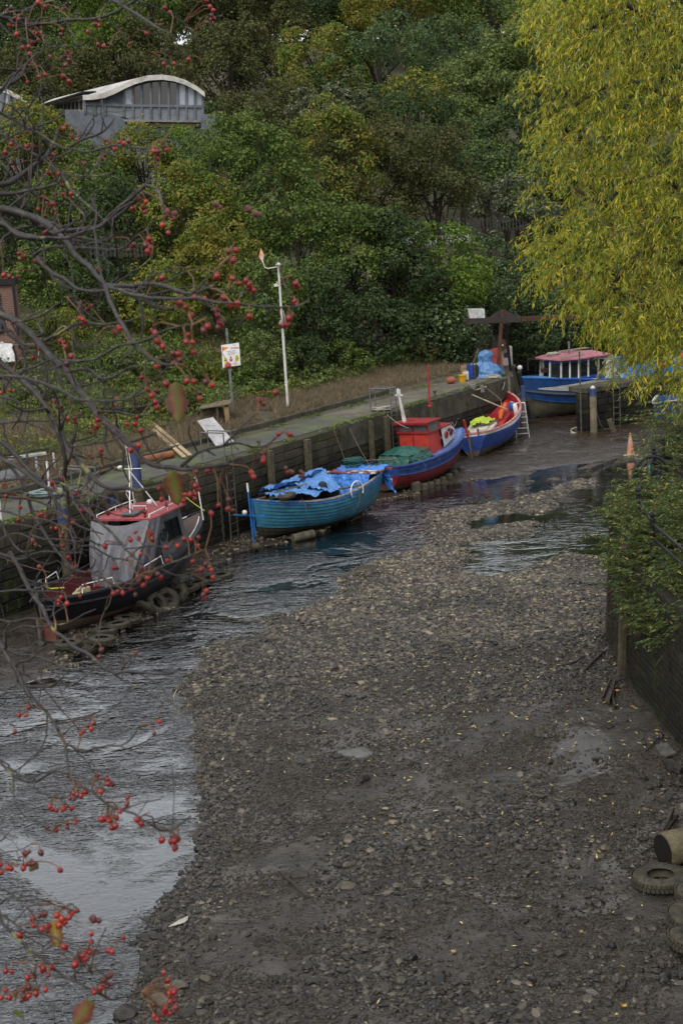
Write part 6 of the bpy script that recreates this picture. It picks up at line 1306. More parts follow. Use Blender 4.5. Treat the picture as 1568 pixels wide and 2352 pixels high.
# ------------------------------------------------------------------ foliage
def quads_leaf(Pn, Nn, L, Wd, rng, droop=None):
    """leaf cards: centres Pn, normals Nn, length L, width Wd -> folded diamond of 4 verts"""
    n = len(Pn); r = rng.normal(size=(n, 3))
    if droop is not None: r = r*droop[0]+np.array(droop[1])
    T = r-(r*Nn).sum(1)[:, None]*Nn; T /= np.linalg.norm(T, axis=1)[:, None]+1e-9
    B = np.cross(Nn, T); h = L[:, None]/2; w_ = Wd[:, None]/2
    v = np.stack([Pn-T*h, Pn+B*w_+Nn*w_*.35, Pn+T*h, Pn-B*w_+Nn*w_*.35], 1).reshape(-1, 3)
    return v, np.arange(n*4).reshape(n, 4)
def crown_pts(n, R, rng, lumps, lump_r, squash=1.0, bottom=-.55):
    """leaf positions on lumps over an ellipsoid of radii R"""
    c = rng.normal(size=(lumps, 3)); c /= np.linalg.norm(c, axis=1)[:, None]; c = c[c[:, 2] > bottom]; m = len(c)
    rad_ = .55+.42*rng.random(m); cc = c*rad_[:, None]*np.array(R); lr = lump_r*(.6+.8*rng.random(m))*min(R)
    w_ = lr**2; w_ /= w_.sum(); k = rng.choice(m, n, p=w_)
    d = rng.normal(size=(n, 3)); d[:, 2] += .35; d += c[k]*.8; d /= np.linalg.norm(d, axis=1)[:, None]
    rr = lr[k]*(.55+.5*rng.random(n)**.6)
    pos = cc[k]+d*rr[:, None]*np.array([1, 1, .8]); nn = d+rng.normal(0, .55, (n, 3)); nn[:, 2] += .45; nn /= np.linalg.norm(nn, axis=1)[:, None]
    return pos, nn, cc, lr
LM = {
 'green': leafmat('mid green leaves', [(0, (0.045, 0.077, 0.019)), (.5, (0.079, 0.131, 0.031)), (.85, (0.122, 0.181, 0.043)), (1, (0.192, 0.213, 0.054))], patch=[(0, (0.090, 0.138, 0.026)), (1, (0.166, 0.200, 0.042))]),
 'ygreen': leafmat('yellow green leaves', [(0, (0.077, 0.112, 0.022)), (.5, (0.128, 0.181, 0.031)), (.85, (0.192, 0.231, 0.038)), (1, (0.282, 0.250, 0.048))], patch=[(0, (0.128, 0.138, 0.026)), (.6, (0.205, 0.194, 0.034)), (1, (0.307, 0.225, 0.048))]),
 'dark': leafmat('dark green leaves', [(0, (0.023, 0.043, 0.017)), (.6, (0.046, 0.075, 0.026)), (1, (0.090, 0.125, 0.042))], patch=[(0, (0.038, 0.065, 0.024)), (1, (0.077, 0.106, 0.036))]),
 'brown': leafmat('bronze green leaves', [(0, (0.044, 0.048, 0.019)), (.5, (0.077, 0.080, 0.029)), (.85, (0.122, 0.119, 0.041)), (1, (0.192, 0.150, 0.054))], patch=[(0, (0.058, 0.075, 0.024)), (1, (0.109, 0.131, 0.036))]),
 'olive': leafmat('olive leaves', [(0, (0.064, 0.090, 0.031)), (.6, (0.122, 0.163, 0.050)), (1, (0.192, 0.231, 0.072))], patch=[(0, (0.102, 0.144, 0.038)), (1, (0.192, 0.237, 0.060))]),
 'bright': leafmat('bright green leaves', [(0, (0.051, 0.094, 0.014)), (.5, (0.094, 0.160, 0.022)), (1, (0.174, 0.246, 0.036))]),
 'blue': leafmat('deep green leaves', [(0, (0.036, 0.065, 0.029)), (.6, (0.070, 0.115, 0.048)), (1, (0.128, 0.175, 0.072))], patch=[(0, (0.064, 0.106, 0.034)), (1, (0.128, 0.175, 0.042))]),
 'gold': leafmat('golden autumn leaves', [(0, (0.102, 0.119, 0.022)), (.5, (0.179, 0.163, 0.026)), (1, (0.333, 0.225, 0.042))], patch=[(0, (0.090, 0.138, 0.024)), (1, (0.166, 0.206, 0.036))]),
 'ivy': leafmat('ivy leaves', [(0, (0.026, 0.050, 0.019)), (.55, (0.051, 0.085, 0.031)), (.85, (0.109, 0.150, 0.060)), (1, (0.256, 0.300, 0.168))]),
 'pale': leafmat('pale climbing flowers', [(0, (.035, .055, .02)), (.5, (.07, .09, .04)), (.8, (.14, .15, .09)), (1, (.34, .33, .24))]),
}
BARK = M('tree bark', (.055, .045, .033), .9, (.03, .026, .02), 8, bmp=.6)
TREE_N = 0; DENS = 2.3
def tree(name, label, x, ytop, ybot, wpx, Y, kind, cat='tree', group=None, n=None, leaf=.15, lumps=70, lump_r=.34, base=None, depth=.85, wob=1, bottom=-.55):
    """crown given by its outline in the photograph (D pixels) and its distance"""
    global TREE_N; TREE_N += 1; rng = np.random.default_rng(1000+TREE_N)
    c = PY(x, (ytop+ybot)/2, Y); s = Y/F*1.02; R = (wpx/2*s, wpx/2*s*depth, (ybot-ytop)/2*s)
    g = lz(c.x, c.y) if base is None else base
    if g < -1: g = 2.9
    n = n or int(min(30000, max(2500, wpx*(ybot-ytop)/(leaf/s*leaf/s*.31)*DENS)))
    pos, nn, cc, lr = crown_pts(n, R, rng, lumps, lump_r, bottom=bottom)
    # twiggy outliers break the outline
    k = rng.random(n) < .06; pos[k] = pos[k]*(1.06+.14*rng.random(k.sum()))[:, None]
    L = leaf*(.65+.8*rng.random(n)); v, f = quads_leaf(pos, nn, L, L*.66, rng)
    t = thing(name, label, cat, (c.x, c.y, g), group=group)
    objnp('crown', v+np.array(c), f, [LM[kind]], t)
    # trunk and limbs reaching into the lumps
    mb = MB(); top = V((c.x, c.y, c.z+R[2]*.35)); b0 = V((c.x+rng.normal(0, .2), c.y, g-.3)); r0_ = max(.06, .05*R[0]); mid = b0.lerp(top, .5)+V((rng.normal(0, .25), rng.normal(0, .25), 0))
    mb.tube([b0, mid, top], [r0_*1.3, r0_, r0_*.3], 7)
    for k in rng.choice(len(cc), min(14, len(cc)), replace=False):
        e = V(cc[k])+c; st = b0.lerp(top, .25+.5*rng.random()); m2 = st.lerp(e, .55)+V((0, 0, .15*R[2])); mb.tube([st, m2, e], [r0_*.5, r0_*.3, r0_*.08], 5)
    obj('trunk', mb, BARK, t)
    return t
BK = 'trees on the far hillside'; NR = 'trees and bushes behind the quay'
# far slope, back to front.  x, ytop, ybot, width, distance, kind, label
for a in [
 (-40, -110, 330, 330, 150, 'dark', 'dark tree at the top left corner'), (150, -120, 220, 300, 155, 'green', 'tall green tree at the top left behind the berries'),
 (300, 40, 330, 270, 138, 'brown', 'bronze tree directly above the curved white roof, left part'), (345, -90, 110, 120, 160, 'green', 'small bright tree at the top left of the sky gap'), (500, -130, 200, 250, 170, 'brown', 'brown tree filling the top edge above the building'), (250, -60, 170, 180, 140, 'bright', 'bright green tree above the building among the berries'),
 (530, 60, 420, 290, 128, 'brown', 'broad bronze brown tree right of the curved roof'), (640, -30, 240, 190, 150, 'brown', 'slim brown green tree left of the dark pine'), (720, -70, 110, 220, 175, 'dark', 'dark pine like tree at the top centre'),
 (745, 60, 300, 230, 140, 'ygreen', 'yellow tinged green tree in the upper centre'), (870, 50, 290, 260, 136, 'blue', 'blue green tree with drooping sprays in the upper centre'), (930, -110, 140, 250, 165, 'gold', 'orange gold tree at the top edge'),
 (1110, -110, 120, 260, 160, 'green', 'green tree at the top right of centre'), (1030, 40, 210, 190, 150, 'blue', 'dark green tree below the gold one'), (1110, 110, 330, 240, 128, 'olive', 'pale olive tree in the upper right centre'), (1240, 40, 330, 240, 124, 'olive', 'pale green willow like tree behind the yellow willow'),
 (960, 165, 290, 150, 124, 'ygreen', 'small rounded yellow green tree in the upper centre'), (1180, 240, 490, 220, 112, 'blue', 'tall grey green tree left of the yellow willow'), (1300, 200, 560, 260, 108, 'dark', 'dark tree behind the left edge of the yellow willow'),
 (1060, 230, 420, 200, 118, 'olive', 'olive tree in the valley right of centre'), (640, 220, 400, 240, 112, 'brown', 'low bronze tree above the near thicket'), (1460, -60, 420, 320, 120, 'dark', 'dark tree hidden behind the upper willow'), (1480, 350, 720, 340, 100, 'dark', 'dark tree hidden behind the middle of the willow'),
 (1300, 500, 700, 240, 98, 'dark', 'dark bush behind the lower willow'), (420, 250, 430, 230, 110, 'dark', 'dark tree right below the building'), (930, 210, 400, 240, 112, 'dark', 'dark shaded tree behind the valley thicket'), (820, 250, 420, 260, 108, 'brown', 'brown shaded tree in the valley centre'),
 (60, 110, 330, 230, 130, 'brown', 'bronze tree between the two curved white roofs'), (170, 90, 250, 170, 142, 'green', 'green tree behind the left end of the curved roof'), (1240, 330, 510, 190, 102, 'olive', 'olive tree just left of the willow above the pale climber'), (1110, 330, 500, 190, 104, 'blue', 'deep green tree between the bronze tree and the pale climber'), (1190, 60, 300, 220, 132, 'olive', 'pale olive tree high on the slope left of the willow')]:
    tree('tree', a[6], *a[:6], group=BK, leaf=.26 if a[4] > 120 else .22, lumps=90, lump_r=.27)
# hedge on the crest so that only small gaps of sky show
for i, (x, lab) in enumerate(((60, 'leftmost'), (600, 'second'), (820, 'third'), (1020, 'fourth'), (1250, 'fifth'), (1480, 'rightmost'))):
    tree('tree', f'{lab} of the six dark crest trees along the hill top', x, -160, 110, 380, 190, 'green', group=BK, leaf=.5, lumps=60)
tree('tree', 'broad green crest tree above the bronze trees, top left centre', 380, -120, 130, 260, 180, 'olive', group=BK, leaf=.5, lumps=60)
for i, (x, lab) in enumerate(((-30, 'first'), (130, 'second'), (290, 'third'), (450, 'fourth'), (600, 'fifth'), (720, 'sixth'), (850, 'seventh'), (1000, 'eighth'), (1140, 'ninth'), (1300, 'tenth'))):
    tree('tree', f'{lab} from the left of the ten olive trees just below the hill top', x, -70+12*(i % 3), 130, 230, 178, ('olive', 'green', 'ygreen', 'olive', 'brown')[i % 5], group=BK, leaf=.42, lumps=70)
tree('climber', 'pale flowering climber sprawled over bushes in the valley centre', 750, 205, 300, 200, 108, 'pale', 'climber', leaf=.2, lumps=40)
tree('climber', 'white flowering climber on the mound left of the willow', 1150, 405, 520, 190, 95, 'pale', 'climber', leaf=.17, lumps=45)
tree('climber', 'pale climber trailing above the black palisade fence', 1230, 455, 540, 150, 93, 'pale', 'climber', leaf=.15, lumps=40)
# near thicket
for a in [
 (60, 230, 520, 210, 84, 'ygreen', 'yellow green tree at the left edge in front of the building'), (175, 360, 640, 230, 80, 'green', 'green tree below the grey building wall on the left'), (20, 420, 720, 190, 76, 'dark', 'dark green tree at the left edge above the brick shed'), (300, 420, 690, 200, 76, 'dark', 'dark tree behind the palisade on the left'),
 (330, 290, 520, 170, 86, 'ygreen', 'light sapling in front of the grey building'), (215, 330, 480, 190, 85, 'green', 'leafy young tree against the grey building wall'), (110, 250, 420, 130, 86, 'ygreen', 'yellowish sapling left of the grey building'), (430, 290, 420, 150, 87, 'bright', 'light green bush below the glazed gable'), (430, 380, 700, 230, 76, 'ygreen', 'yellow leaved bush tree left of the white flagpole'), (530, 260, 560, 240, 82, 'green', 'tall green tree right below the building'), (620, 300, 600, 200, 80, 'green', 'green tree in the middle of the thicket'),
 (500, 500, 740, 180, 71, 'gold', 'autumn yellow bush directly left of the flagpole'), (760, 240, 560, 230, 82, 'ygreen', 'tall green tree top in the centre'), (680, 420, 740, 220, 74, 'green', 'dense green bush behind the flagpole'), (860, 260, 560, 210, 82, 'brown', 'bronze tree in the centre of the thicket'),
 (990, 290, 520, 210, 84, 'brown', 'round dark bronze tree at the right of the thicket'), (800, 460, 760, 220, 74, 'green', 'dense mixed green bush in the centre'), (900, 500, 780, 200, 74, 'dark', 'dark green bush in the centre right'), (1010, 515, 740, 225, 76, 'bright', 'bright green rounded bush with feathery leaves'),
 (730, 620, 830, 190, 69, 'dark', 'dark bush above the dry grass, centre'), (860, 680, 850, 210, 71, 'dark', 'low dark bush right of centre above the dry grass'), (600, 600, 800, 190, 67, 'green', 'green bush just left of the flagpole foot'), (1000, 690, 850, 190, 74, 'ivy', 'ivy covered bush behind the yellow bucket'),
 (960, 630, 800, 170, 75, 'dark', 'shadowy bush below the bright green one'), (120, 560, 740, 180, 72, 'green', 'green bush beside the brick shed'), (230, 600, 740, 170, 70, 'dark', 'dark bush in the left middle distance'), (370, 600, 760, 190, 69, 'ygreen', 'yellow green bush in the left middle distance')]:
    tree('tree' if a[2]-a[1] > 240 else 'bush', a[6], *a[:6], cat='tree' if a[2]-a[1] > 240 else 'bush', group=NR, leaf=.17, lumps=80, lump_r=.30, bottom=-.9)
IV = 'ivy covered bushes round the dock'
for a in [(1120, 545, 690, 190, 84, 'ivy', 'dark ivy mound below the palisade'), (1190, 600, 740, 190, 82, 'ivy', 'ivy mound behind the crane beam'), (1110, 640, 740, 150, 78, 'ivy', 'ivy bush behind the white tank'), (1060, 700, 840, 140, 74.5, 'ivy', 'ivy bush left of the blue bundle'), (1200, 720, 800, 200, 84, 'ivy', 'ivy hanging over the back of the dock'),
 (1300, 640, 790, 220, 88, 'ivy', 'ivy mass above the block wall'), (1230, 740, 830, 110, 80, 'dark', 'small dark shrub behind the grey cabinet'), (1420, 660, 830, 240, 88, 'dark', 'dark shrub above the dock behind the willow'), (1560, 640, 900, 260, 84, 'dark', 'dark shrub at the right edge behind the willow'), (1070, 600, 720, 120, 80, 'green', 'small green shrub right of the feathery bush'), (1500, 780, 900, 200, 78, 'brown', 'brownish scrub beyond the pier')]:
    tree('bush', a[6], *a[:6], cat='bush', group=IV, leaf=.16, lumps=80, lump_r=.28, bottom=-.95, base=None)
BR = 'bramble bushes along the bank'
for a in [(590, 770, 910, 130, 64, 'olive', 'bramble bush between sign and flagpole'), (480, 790, 930, 130, 64, 'ygreen', 'bramble bush behind the brick and plywood shelter'), (550, 820, 950, 90, 63, 'green', 'small bush at the foot of the danger sign'), (380, 760, 900, 150, 63, 'green', 'bramble bush left of the danger sign'), (300, 790, 920, 140, 61, 'olive', 'bramble bush in the left middle bank'), (220, 800, 900, 130, 61, 'green', 'bramble bush on the left bank below the shed'),
 (130, 700, 800, 150, 64, 'ygreen', 'bramble clump right of the brick shed'), (690, 770, 880, 120, 66, 'dark', 'dark bramble bush right of the flagpole'), (790, 780, 870, 120, 68, 'green', 'bramble bush over the dry grass'), (640, 800, 890, 90, 65, 'olive', 'low bramble bush by the flagpole'), (950, 780, 860, 110, 72, 'brown', 'reddish bramble bush near the buoy'), (400, 860, 950, 110, 59, 'green', 'bramble clump behind the leaning planks'),
 (430, 880, 975, 120, 57, 'green', 'bramble mound just left of the plywood shelter'), (330, 890, 990, 120, 56, 'olive', 'low bramble mound behind the blue pole'), (200, 890, 1000, 140, 56, 'green', 'bramble mound above the crossed timbers'), (80, 870, 990, 140, 57, 'olive', 'scrubby mound near the left edge above the white bench'), (600, 870, 950, 80, 61.5, 'green', 'leafy clump between the sign post and the flagpole foot'), (720, 840, 900, 90, 65.5, 'olive', 'low clump right of the flagpole foot'),
 (260, 1025, 1080, 60, 52, 'green', 'small weed clump by the clay pipe'), (40, 1455, 1505, 90, 39.5, 'bright', 'green weeds at the foot of the wall behind the black boat')]:
    tree('bush', a[6], *a[:6], cat='bush', group=BR, leaf=.11, lumps=60, lump_r=.30, bottom=-.95, depth=.7, base=(a[4] < 45 and .2 or None))
# ground cover on the bank: brambles and dead grass
def cover(name, n, d0, d1, s0, s1, mat, L, hh, label, mask_s=7, thr=.45, W_=.6, up=.4, grass=False):
    rng = np.random.default_rng(mask_s*7+1); s_ = rng.uniform(s0, s1, n); d = rng.uniform(d0, d1, n); X = QA[0]+QT[0]*s_+QN[0]*d; Y = QA[1]+QT[1]*s_+QN[1]*d
    m = fbm(X*.35, Y*.35, mask_s, 4) > thr; dock = (X > QC.x-1) & (Y > QC.y-1); k = m & ~dock; X, Y = X[k], Y[k]; n = len(X)
    h = (fbm(X*1.1, Y*1.1, mask_s+3, 3)-.1)*hh*rng.random(n)**.5; Z = land(X, Y)+h
    nn = rng.normal(0, .6, (n, 3)); nn[:, 2] += up*2; nn /= np.linalg.norm(nn, axis=1)[:, None]; l = L*(.5+rng.random(n))
    if grass: nn = rng.normal(size=(n, 3)); nn[:, 2] *= .3; nn /= np.linalg.norm(nn, axis=1)[:, None]; v, f = quads_leaf(np.stack([X, Y, Z], 1), nn, l, l*W_, rng, (1.0, (0, 0, .9)))
    else: v, f = quads_leaf(np.stack([X, Y, Z], 1), nn, l, l*W_, rng)
    objnp(name, v, f, [mat], label=label, cat='ground cover', kind='stuff')
DG = leafmat('dead grass', [(0, (.08, .062, .036)), (.5, (.16, .125, .078)), (1, (.28, .225, .15))], .15)
cover('bramble_cover', 170000, 5.0, 26, -22, 36, LM['olive'], .13, 1.3, 'low green brambles covering the bank', 7, .42)
cover('bramble_cover', 90000, 5.5, 22, -22, 36, LM['ygreen'], .12, 1.1, 'yellowing brambles scattered over the bank', 17, .50)
cover('dead_grass', 150000, 3.0, 8.5, -20, 36, DG, .42, .35, 'pale dead grass along the back of the quay', 27, .22, .035, grass=True)
cover('dead_grass', 60000, 7, 16, -22, 12, leafmat('brown dead stalks', [(0, (.07, .045, .03)), (.6, (.13, .085, .055)), (1, (.22, .16, .10))], .15), .45, .5, 'tangle of brown dead stalks on the left bank', 37, .42, .035, grass=True)
def tufts():
    rng = np.random.default_rng(55); n = 9000; s_ = rng.uniform(-8, SEND, n); e = rng.random(n) < .55; d = np.where(e, rng.normal(.12, .10, n), 2.75+rng.normal(0, .12, n)); X = QA[0]+QT[0]*s_+QN[0]*d; Y = QA[1]+QT[1]*s_+QN[1]*d
    k = fbm(X*.9, Y*.9, 88, 3) > .44; X, Y = X[k], Y[k]; n = len(X); nn = rng.normal(0, .6, (n, 3)); nn[:, 2] += .9; nn /= np.linalg.norm(nn, axis=1)[:, None]; L = .07+.08*rng.random(n)
    v, f = quads_leaf(np.stack([X, Y, 2.91+.10*rng.random(n)**2], 1), nn, L, L*.5, rng); objnp('moss_tufts', v, f, [LM['olive']], label='moss and weed tufts along the edges of the quay path', cat='moss', kind='stuff')
tufts()
cover('hillside_scrub', 90000, 24, 110, -60, 70, LM['dark'], .45, 1.6, 'dark undergrowth covering the hillside between the trees', 47, .20)

# ---- yellow willow overhanging the river on the right
def willow():
    t = thing('willow', 'large yellow green weeping willow overhanging the right bank', 'tree', (8.6, 24.5, 3.0))
    rng = np.random.default_rng(77); rr = random.Random(5)
    Y0 = 23.5
    # outline lumps: x, y, radius in photo pixels
    L = [(1262, 60, 60), (1350, 150, 110), (1290, 260, 75), (1380, 330, 110), (1310, 400, 50), (1400, 60, 150), (1500, 150, 160), (1500, 330, 150), (1440, 480, 120), (1540, 520, 140), (1310, 560, 80), (1248, 610, 55), (1375, 610, 110), (1310, 670, 65), (1480, 680, 140),
         (1400, 715, 75), (1540, 780, 120), (1460, 800, 55), (1530, 860, 60), (1500, 760, 80), (1238, 560, 42), (1226, 190, 28), (1232, 440, 24), (1255, 330, 40), (1310, -40, 100), (1420, -80, 150), (1560, -60, 170), (1620, 200, 180), (1640, 450, 170), (1640, 700, 160), (1425, 850, 25), (1590, 900, 50)]
    V_, F_ = [], 0; P_, T_ = [], []; tw = MB()
    for (x, y, r) in L:
        s = Y0/F; nst = int(r*r/80)+5
        for _ in range(nst):
            a = rr.random()*6.28; q = r*math.sqrt(rr.random()); dy = rr.gauss(0, 1.0)
            st = PY(x+q*math.cos(a), y+q*math.sin(a)-16, Y0+dy+max(0, (1350-x)/400))
            n = rr.randint(5, 11); out = V((rr.uniform(-1, .25), rr.uniform(-.8, .8), 0)); p = st.copy(); d = (out+V((0, 0, rr.uniform(-.5, .5)))).normalized(); pts = [p.copy()]
            for i in range(n):
                d = (d+V((rr.gauss(0, .12), rr.gauss(0, .12), -.14))).normalized(); p = p+d*.05; pts.append(p.copy()); P_.append(p); T_.append((d, rr.random()))
                if rr.random() < .75: P_.append(p+V((rr.gauss(0, .02), rr.gauss(0, .02), 0))); T_.append((d, rr.random()))
            if rr.random() < .5: tw.tube(pts[::2], .005, 3, cap=False)
    P_ = np.array([tuple(p) for p in P_]); D = np.array([tuple(d[0]) for d in T_]); n = len(P_)
    hang = D*.5+rng.normal(0, .5, (n, 3)); hang[:, 2] -= .8; hang /= np.linalg.norm(hang, axis=1)[:, None]
    nn = rng.normal(size=(n, 3)); nn -= (nn*hang).sum(1)[:, None]*hang; nn /= np.linalg.norm(nn, axis=1)[:, None]; B = np.cross(nn, hang)
    Lf = .07+.062*rng.random(n); Wf = Lf*.18; curve = nn*(Lf*.10*rng.normal(0, 1, n))[:, None]
    a = P_; mid = P_+hang*(Lf*.45)[:, None]+curve; tip = P_+hang*Lf[:, None]
    v = np.stack([a, mid+B*(Wf/2)[:, None], tip, mid-B*(Wf/2)[:, None]], 1).reshape(-1, 3)
    lm = leafmat('willow leaves', [(0, (.10, .15, .025)), (.25, (.20, .27, .035)), (.5, (.36, .40, .05)), (.70, (.55, .47, .04)), (.86, (.80, .52, .05)), (.95, (.42, .48, .20)), (1, (.7, .7, .42))], .45, .4, patch=[(0, (.12, .19, .04)), (.6, (.30, .36, .06)), (1, (.55, .45, .04))], pscale=.9)
    objnp('crown', v, np.arange(n*4).reshape(n, 4), [lm], t)
    obj('twigs', tw, M('willow twig', (.12, .085, .03), .8, bmp=0), t)
    mb = MB(); B0 = V((9.2, 24.5, 2.8)); mb.tube([B0, B0+V((-.1, 0, 4)), B0+V((.1, .2, 9)), B0+V((0, 0, 15))], [.42, .36, .28, .1], 12)
    wb = M('willow bark', (.10, .085, .06), .9, (.05, .042, .03), 6, bmp=.7); obj('trunk', mb, wb, t, smooth=True)
    for k, (x0, y0, xs) in enumerate(((1600, 260, [(1480, 190), (1380, 200), (1320, 240)]), (1620, 480, [(1520, 400), (1430, 420), (1390, 470), (1310, 430)]), (1600, 700, [(1480, 700), (1400, 660), (1320, 620)]), (1620, 120, [(1520, 60), (1440, 10), (1380, 40)]), (1600, 620, [(1500, 560), (1440, 600), (1380, 700)]))):
        pts = [B0+V((0, 0, 3.5+k*.8)), PY(x0, y0, Y0+.3)]+[PY(x, y, Y0+.3*math.sin(k+x)) for x, y in xs]; mb = MB(); mb.tube(pts, [.14]+[.07*(1-.8*i/len(pts)) for i in range(len(pts)-1)], 7); obj('limb', mb, wb, t, smooth=True)
willow()
# ---- buddleia along the right wall
def buddleia(label, spots, seed, dens=2.4):
    rr = random.Random(seed); rng = np.random.default_rng(seed); c = spots[0]; base = V((float(xr(c[2]))+.5, c[2], 3.0)); t = thing('buddleia', label, 'shrub', base, group='buddleia shrubs along the right wall')
    Pp, Dd, fl = [], [], []; st = MB(); fw = MB()
    for (x, y, Y, n, spread) in spots:
        for _ in range(int(n*dens)):
            tip = PY(x+rr.gauss(0, spread), y+rr.gauss(0, spread*.8), Y+rr.gauss(0, .6)); b0 = V((max(tip.x+rr.uniform(.2, 1.2), float(xr(tip.y))+.3), tip.y+rr.uniform(-.4, .4), tip.z-rr.uniform(.2, .9)))
            m = b0.lerp(tip, .5)+V((0, 0, .35)); pts = []
            for i in range(15):
                u = i/14; pts.append(b0*(1-u)**2+m*2*u*(1-u)+tip*u*u)
            st.tube(pts[::2], [.010*(1-.7*k/7) for k in range(8)], 4, cap=False)
            for i in range(3, 15):
                d = (pts[i]-pts[i-1]).normalized()
                for s_ in (-1, 1, rr.choice((-1, 1))): Pp.append(tuple(pts[i])); Dd.append(tuple(d*.5+V((rr.gauss(0, .6), rr.gauss(0, .6), -.35))))
            if rr.random() < .25:
                d = (pts[-1]-pts[-2]).normalized(); fw.tube([tip, tip+d*.10+V((0, 0, -.02)), tip+d*.2+V((0, 0, -.07))], [.016, .018, .005], 5)
    P_ = np.array(Pp); D = np.array(Dd); D /= np.linalg.norm(D, axis=1)[:, None]; n = len(P_)
    nn = rng.normal(size=(n, 3)); nn[:, 2] += .8; nn -= (nn*D).sum(1)[:, None]*D; nn /= np.linalg.norm(nn, axis=1)[:, None]; B = np.cross(nn, D); L = .075+.075*rng.random(n); W_ = L*.25
    mid = P_+D*(L*.42)[:, None]+nn*(L*.06)[:, None]
    v = np.stack([P_, mid+B*(W_/2)[:, None], P_+D*L[:, None], mid-B*(W_/2)[:, None]], 1).reshape(-1, 3)
    objnp('leaves', v, np.arange(n*4).reshape(n, 4), [MATS.get('buddleia leaves') or leafmat('buddleia leaves', [(0, (0.037, 0.068, 0.022)), (.5, (0.076, 0.128, 0.034)), (.82, (0.145, 0.204, 0.054)), (.93, (0.272, 0.306, 0.136)), (1, (0.476, 0.357, 0.051))], .3)], t)
    obj('stems', st, M('buddleia stem', (.10, .08, .04), .8, bmp=0), t)
    if fw.v: obj('seed_heads', fw, M('brown seed heads', (.06, .05, .02), .9, bmp=.5), t)['kind'] = 'stuff'
buddleia('buddleia with long sprays, topmost one below the railing', [(1450, 1130, 36, 40, 30), (1530, 1150, 35, 50, 34), (1500, 1190, 34, 50, 34)], 1, 2.8)
buddleia('wide buddleia reaching furthest out over the river', [(1420, 1180, 33.5, 24, 24), (1450, 1230, 32.5, 46, 40), (1520, 1250, 31.5, 60, 42), (1560, 1200, 32, 60, 36)], 2, 2.8)
buddleia('lowest buddleia hanging over the mesh wall', [(1470, 1310, 31, 56, 42), (1540, 1340, 30, 80, 48), (1430, 1270, 32, 18, 22), (1500, 1400, 29.5, 70, 36), (1560, 1440, 28.5, 80, 36), (1480, 1450, 30, 30, 22), (1540, 1480, 29, 36, 24), (1590, 1330, 28.5, 60, 40), (1600, 1420, 27.5, 60, 36), (1560, 1260, 31, 50, 36)], 3, 2.8)
buddleia('leggy buddleia in front of the small blue boat', [(1490, 980, 42, 26, 34), (1540, 940, 42, 22, 30), (1460, 1020, 43, 8, 22), (1560, 1010, 41, 26, 30), (1500, 1050, 40, 16, 26)], 4, 1.5)
# ---- ivy and leaf litter on the right bank path
n = 5000; X = rg.uniform(7, 13, n); Y = rg.uniform(30, 48, n); k = X > xr(Y)+.5; X, Y = X[k], Y[k]; n = len(X); nn = rg.normal(0, .35, (n, 3)); nn[:, 2] += 1; nn /= np.linalg.norm(nn, axis=1)[:, None]
v, f = quads_leaf(np.stack([X, Y, 3.03+.06*rg.random(n)], 1), nn, .07+.05*rg.random(n), .04+.02*rg.random(n), rg); objnp('path_leaves', v, f, [MATS['fallen leaf']], label='fallen yellow leaves on the right bank path', cat='fallen leaves', kind='stuff')

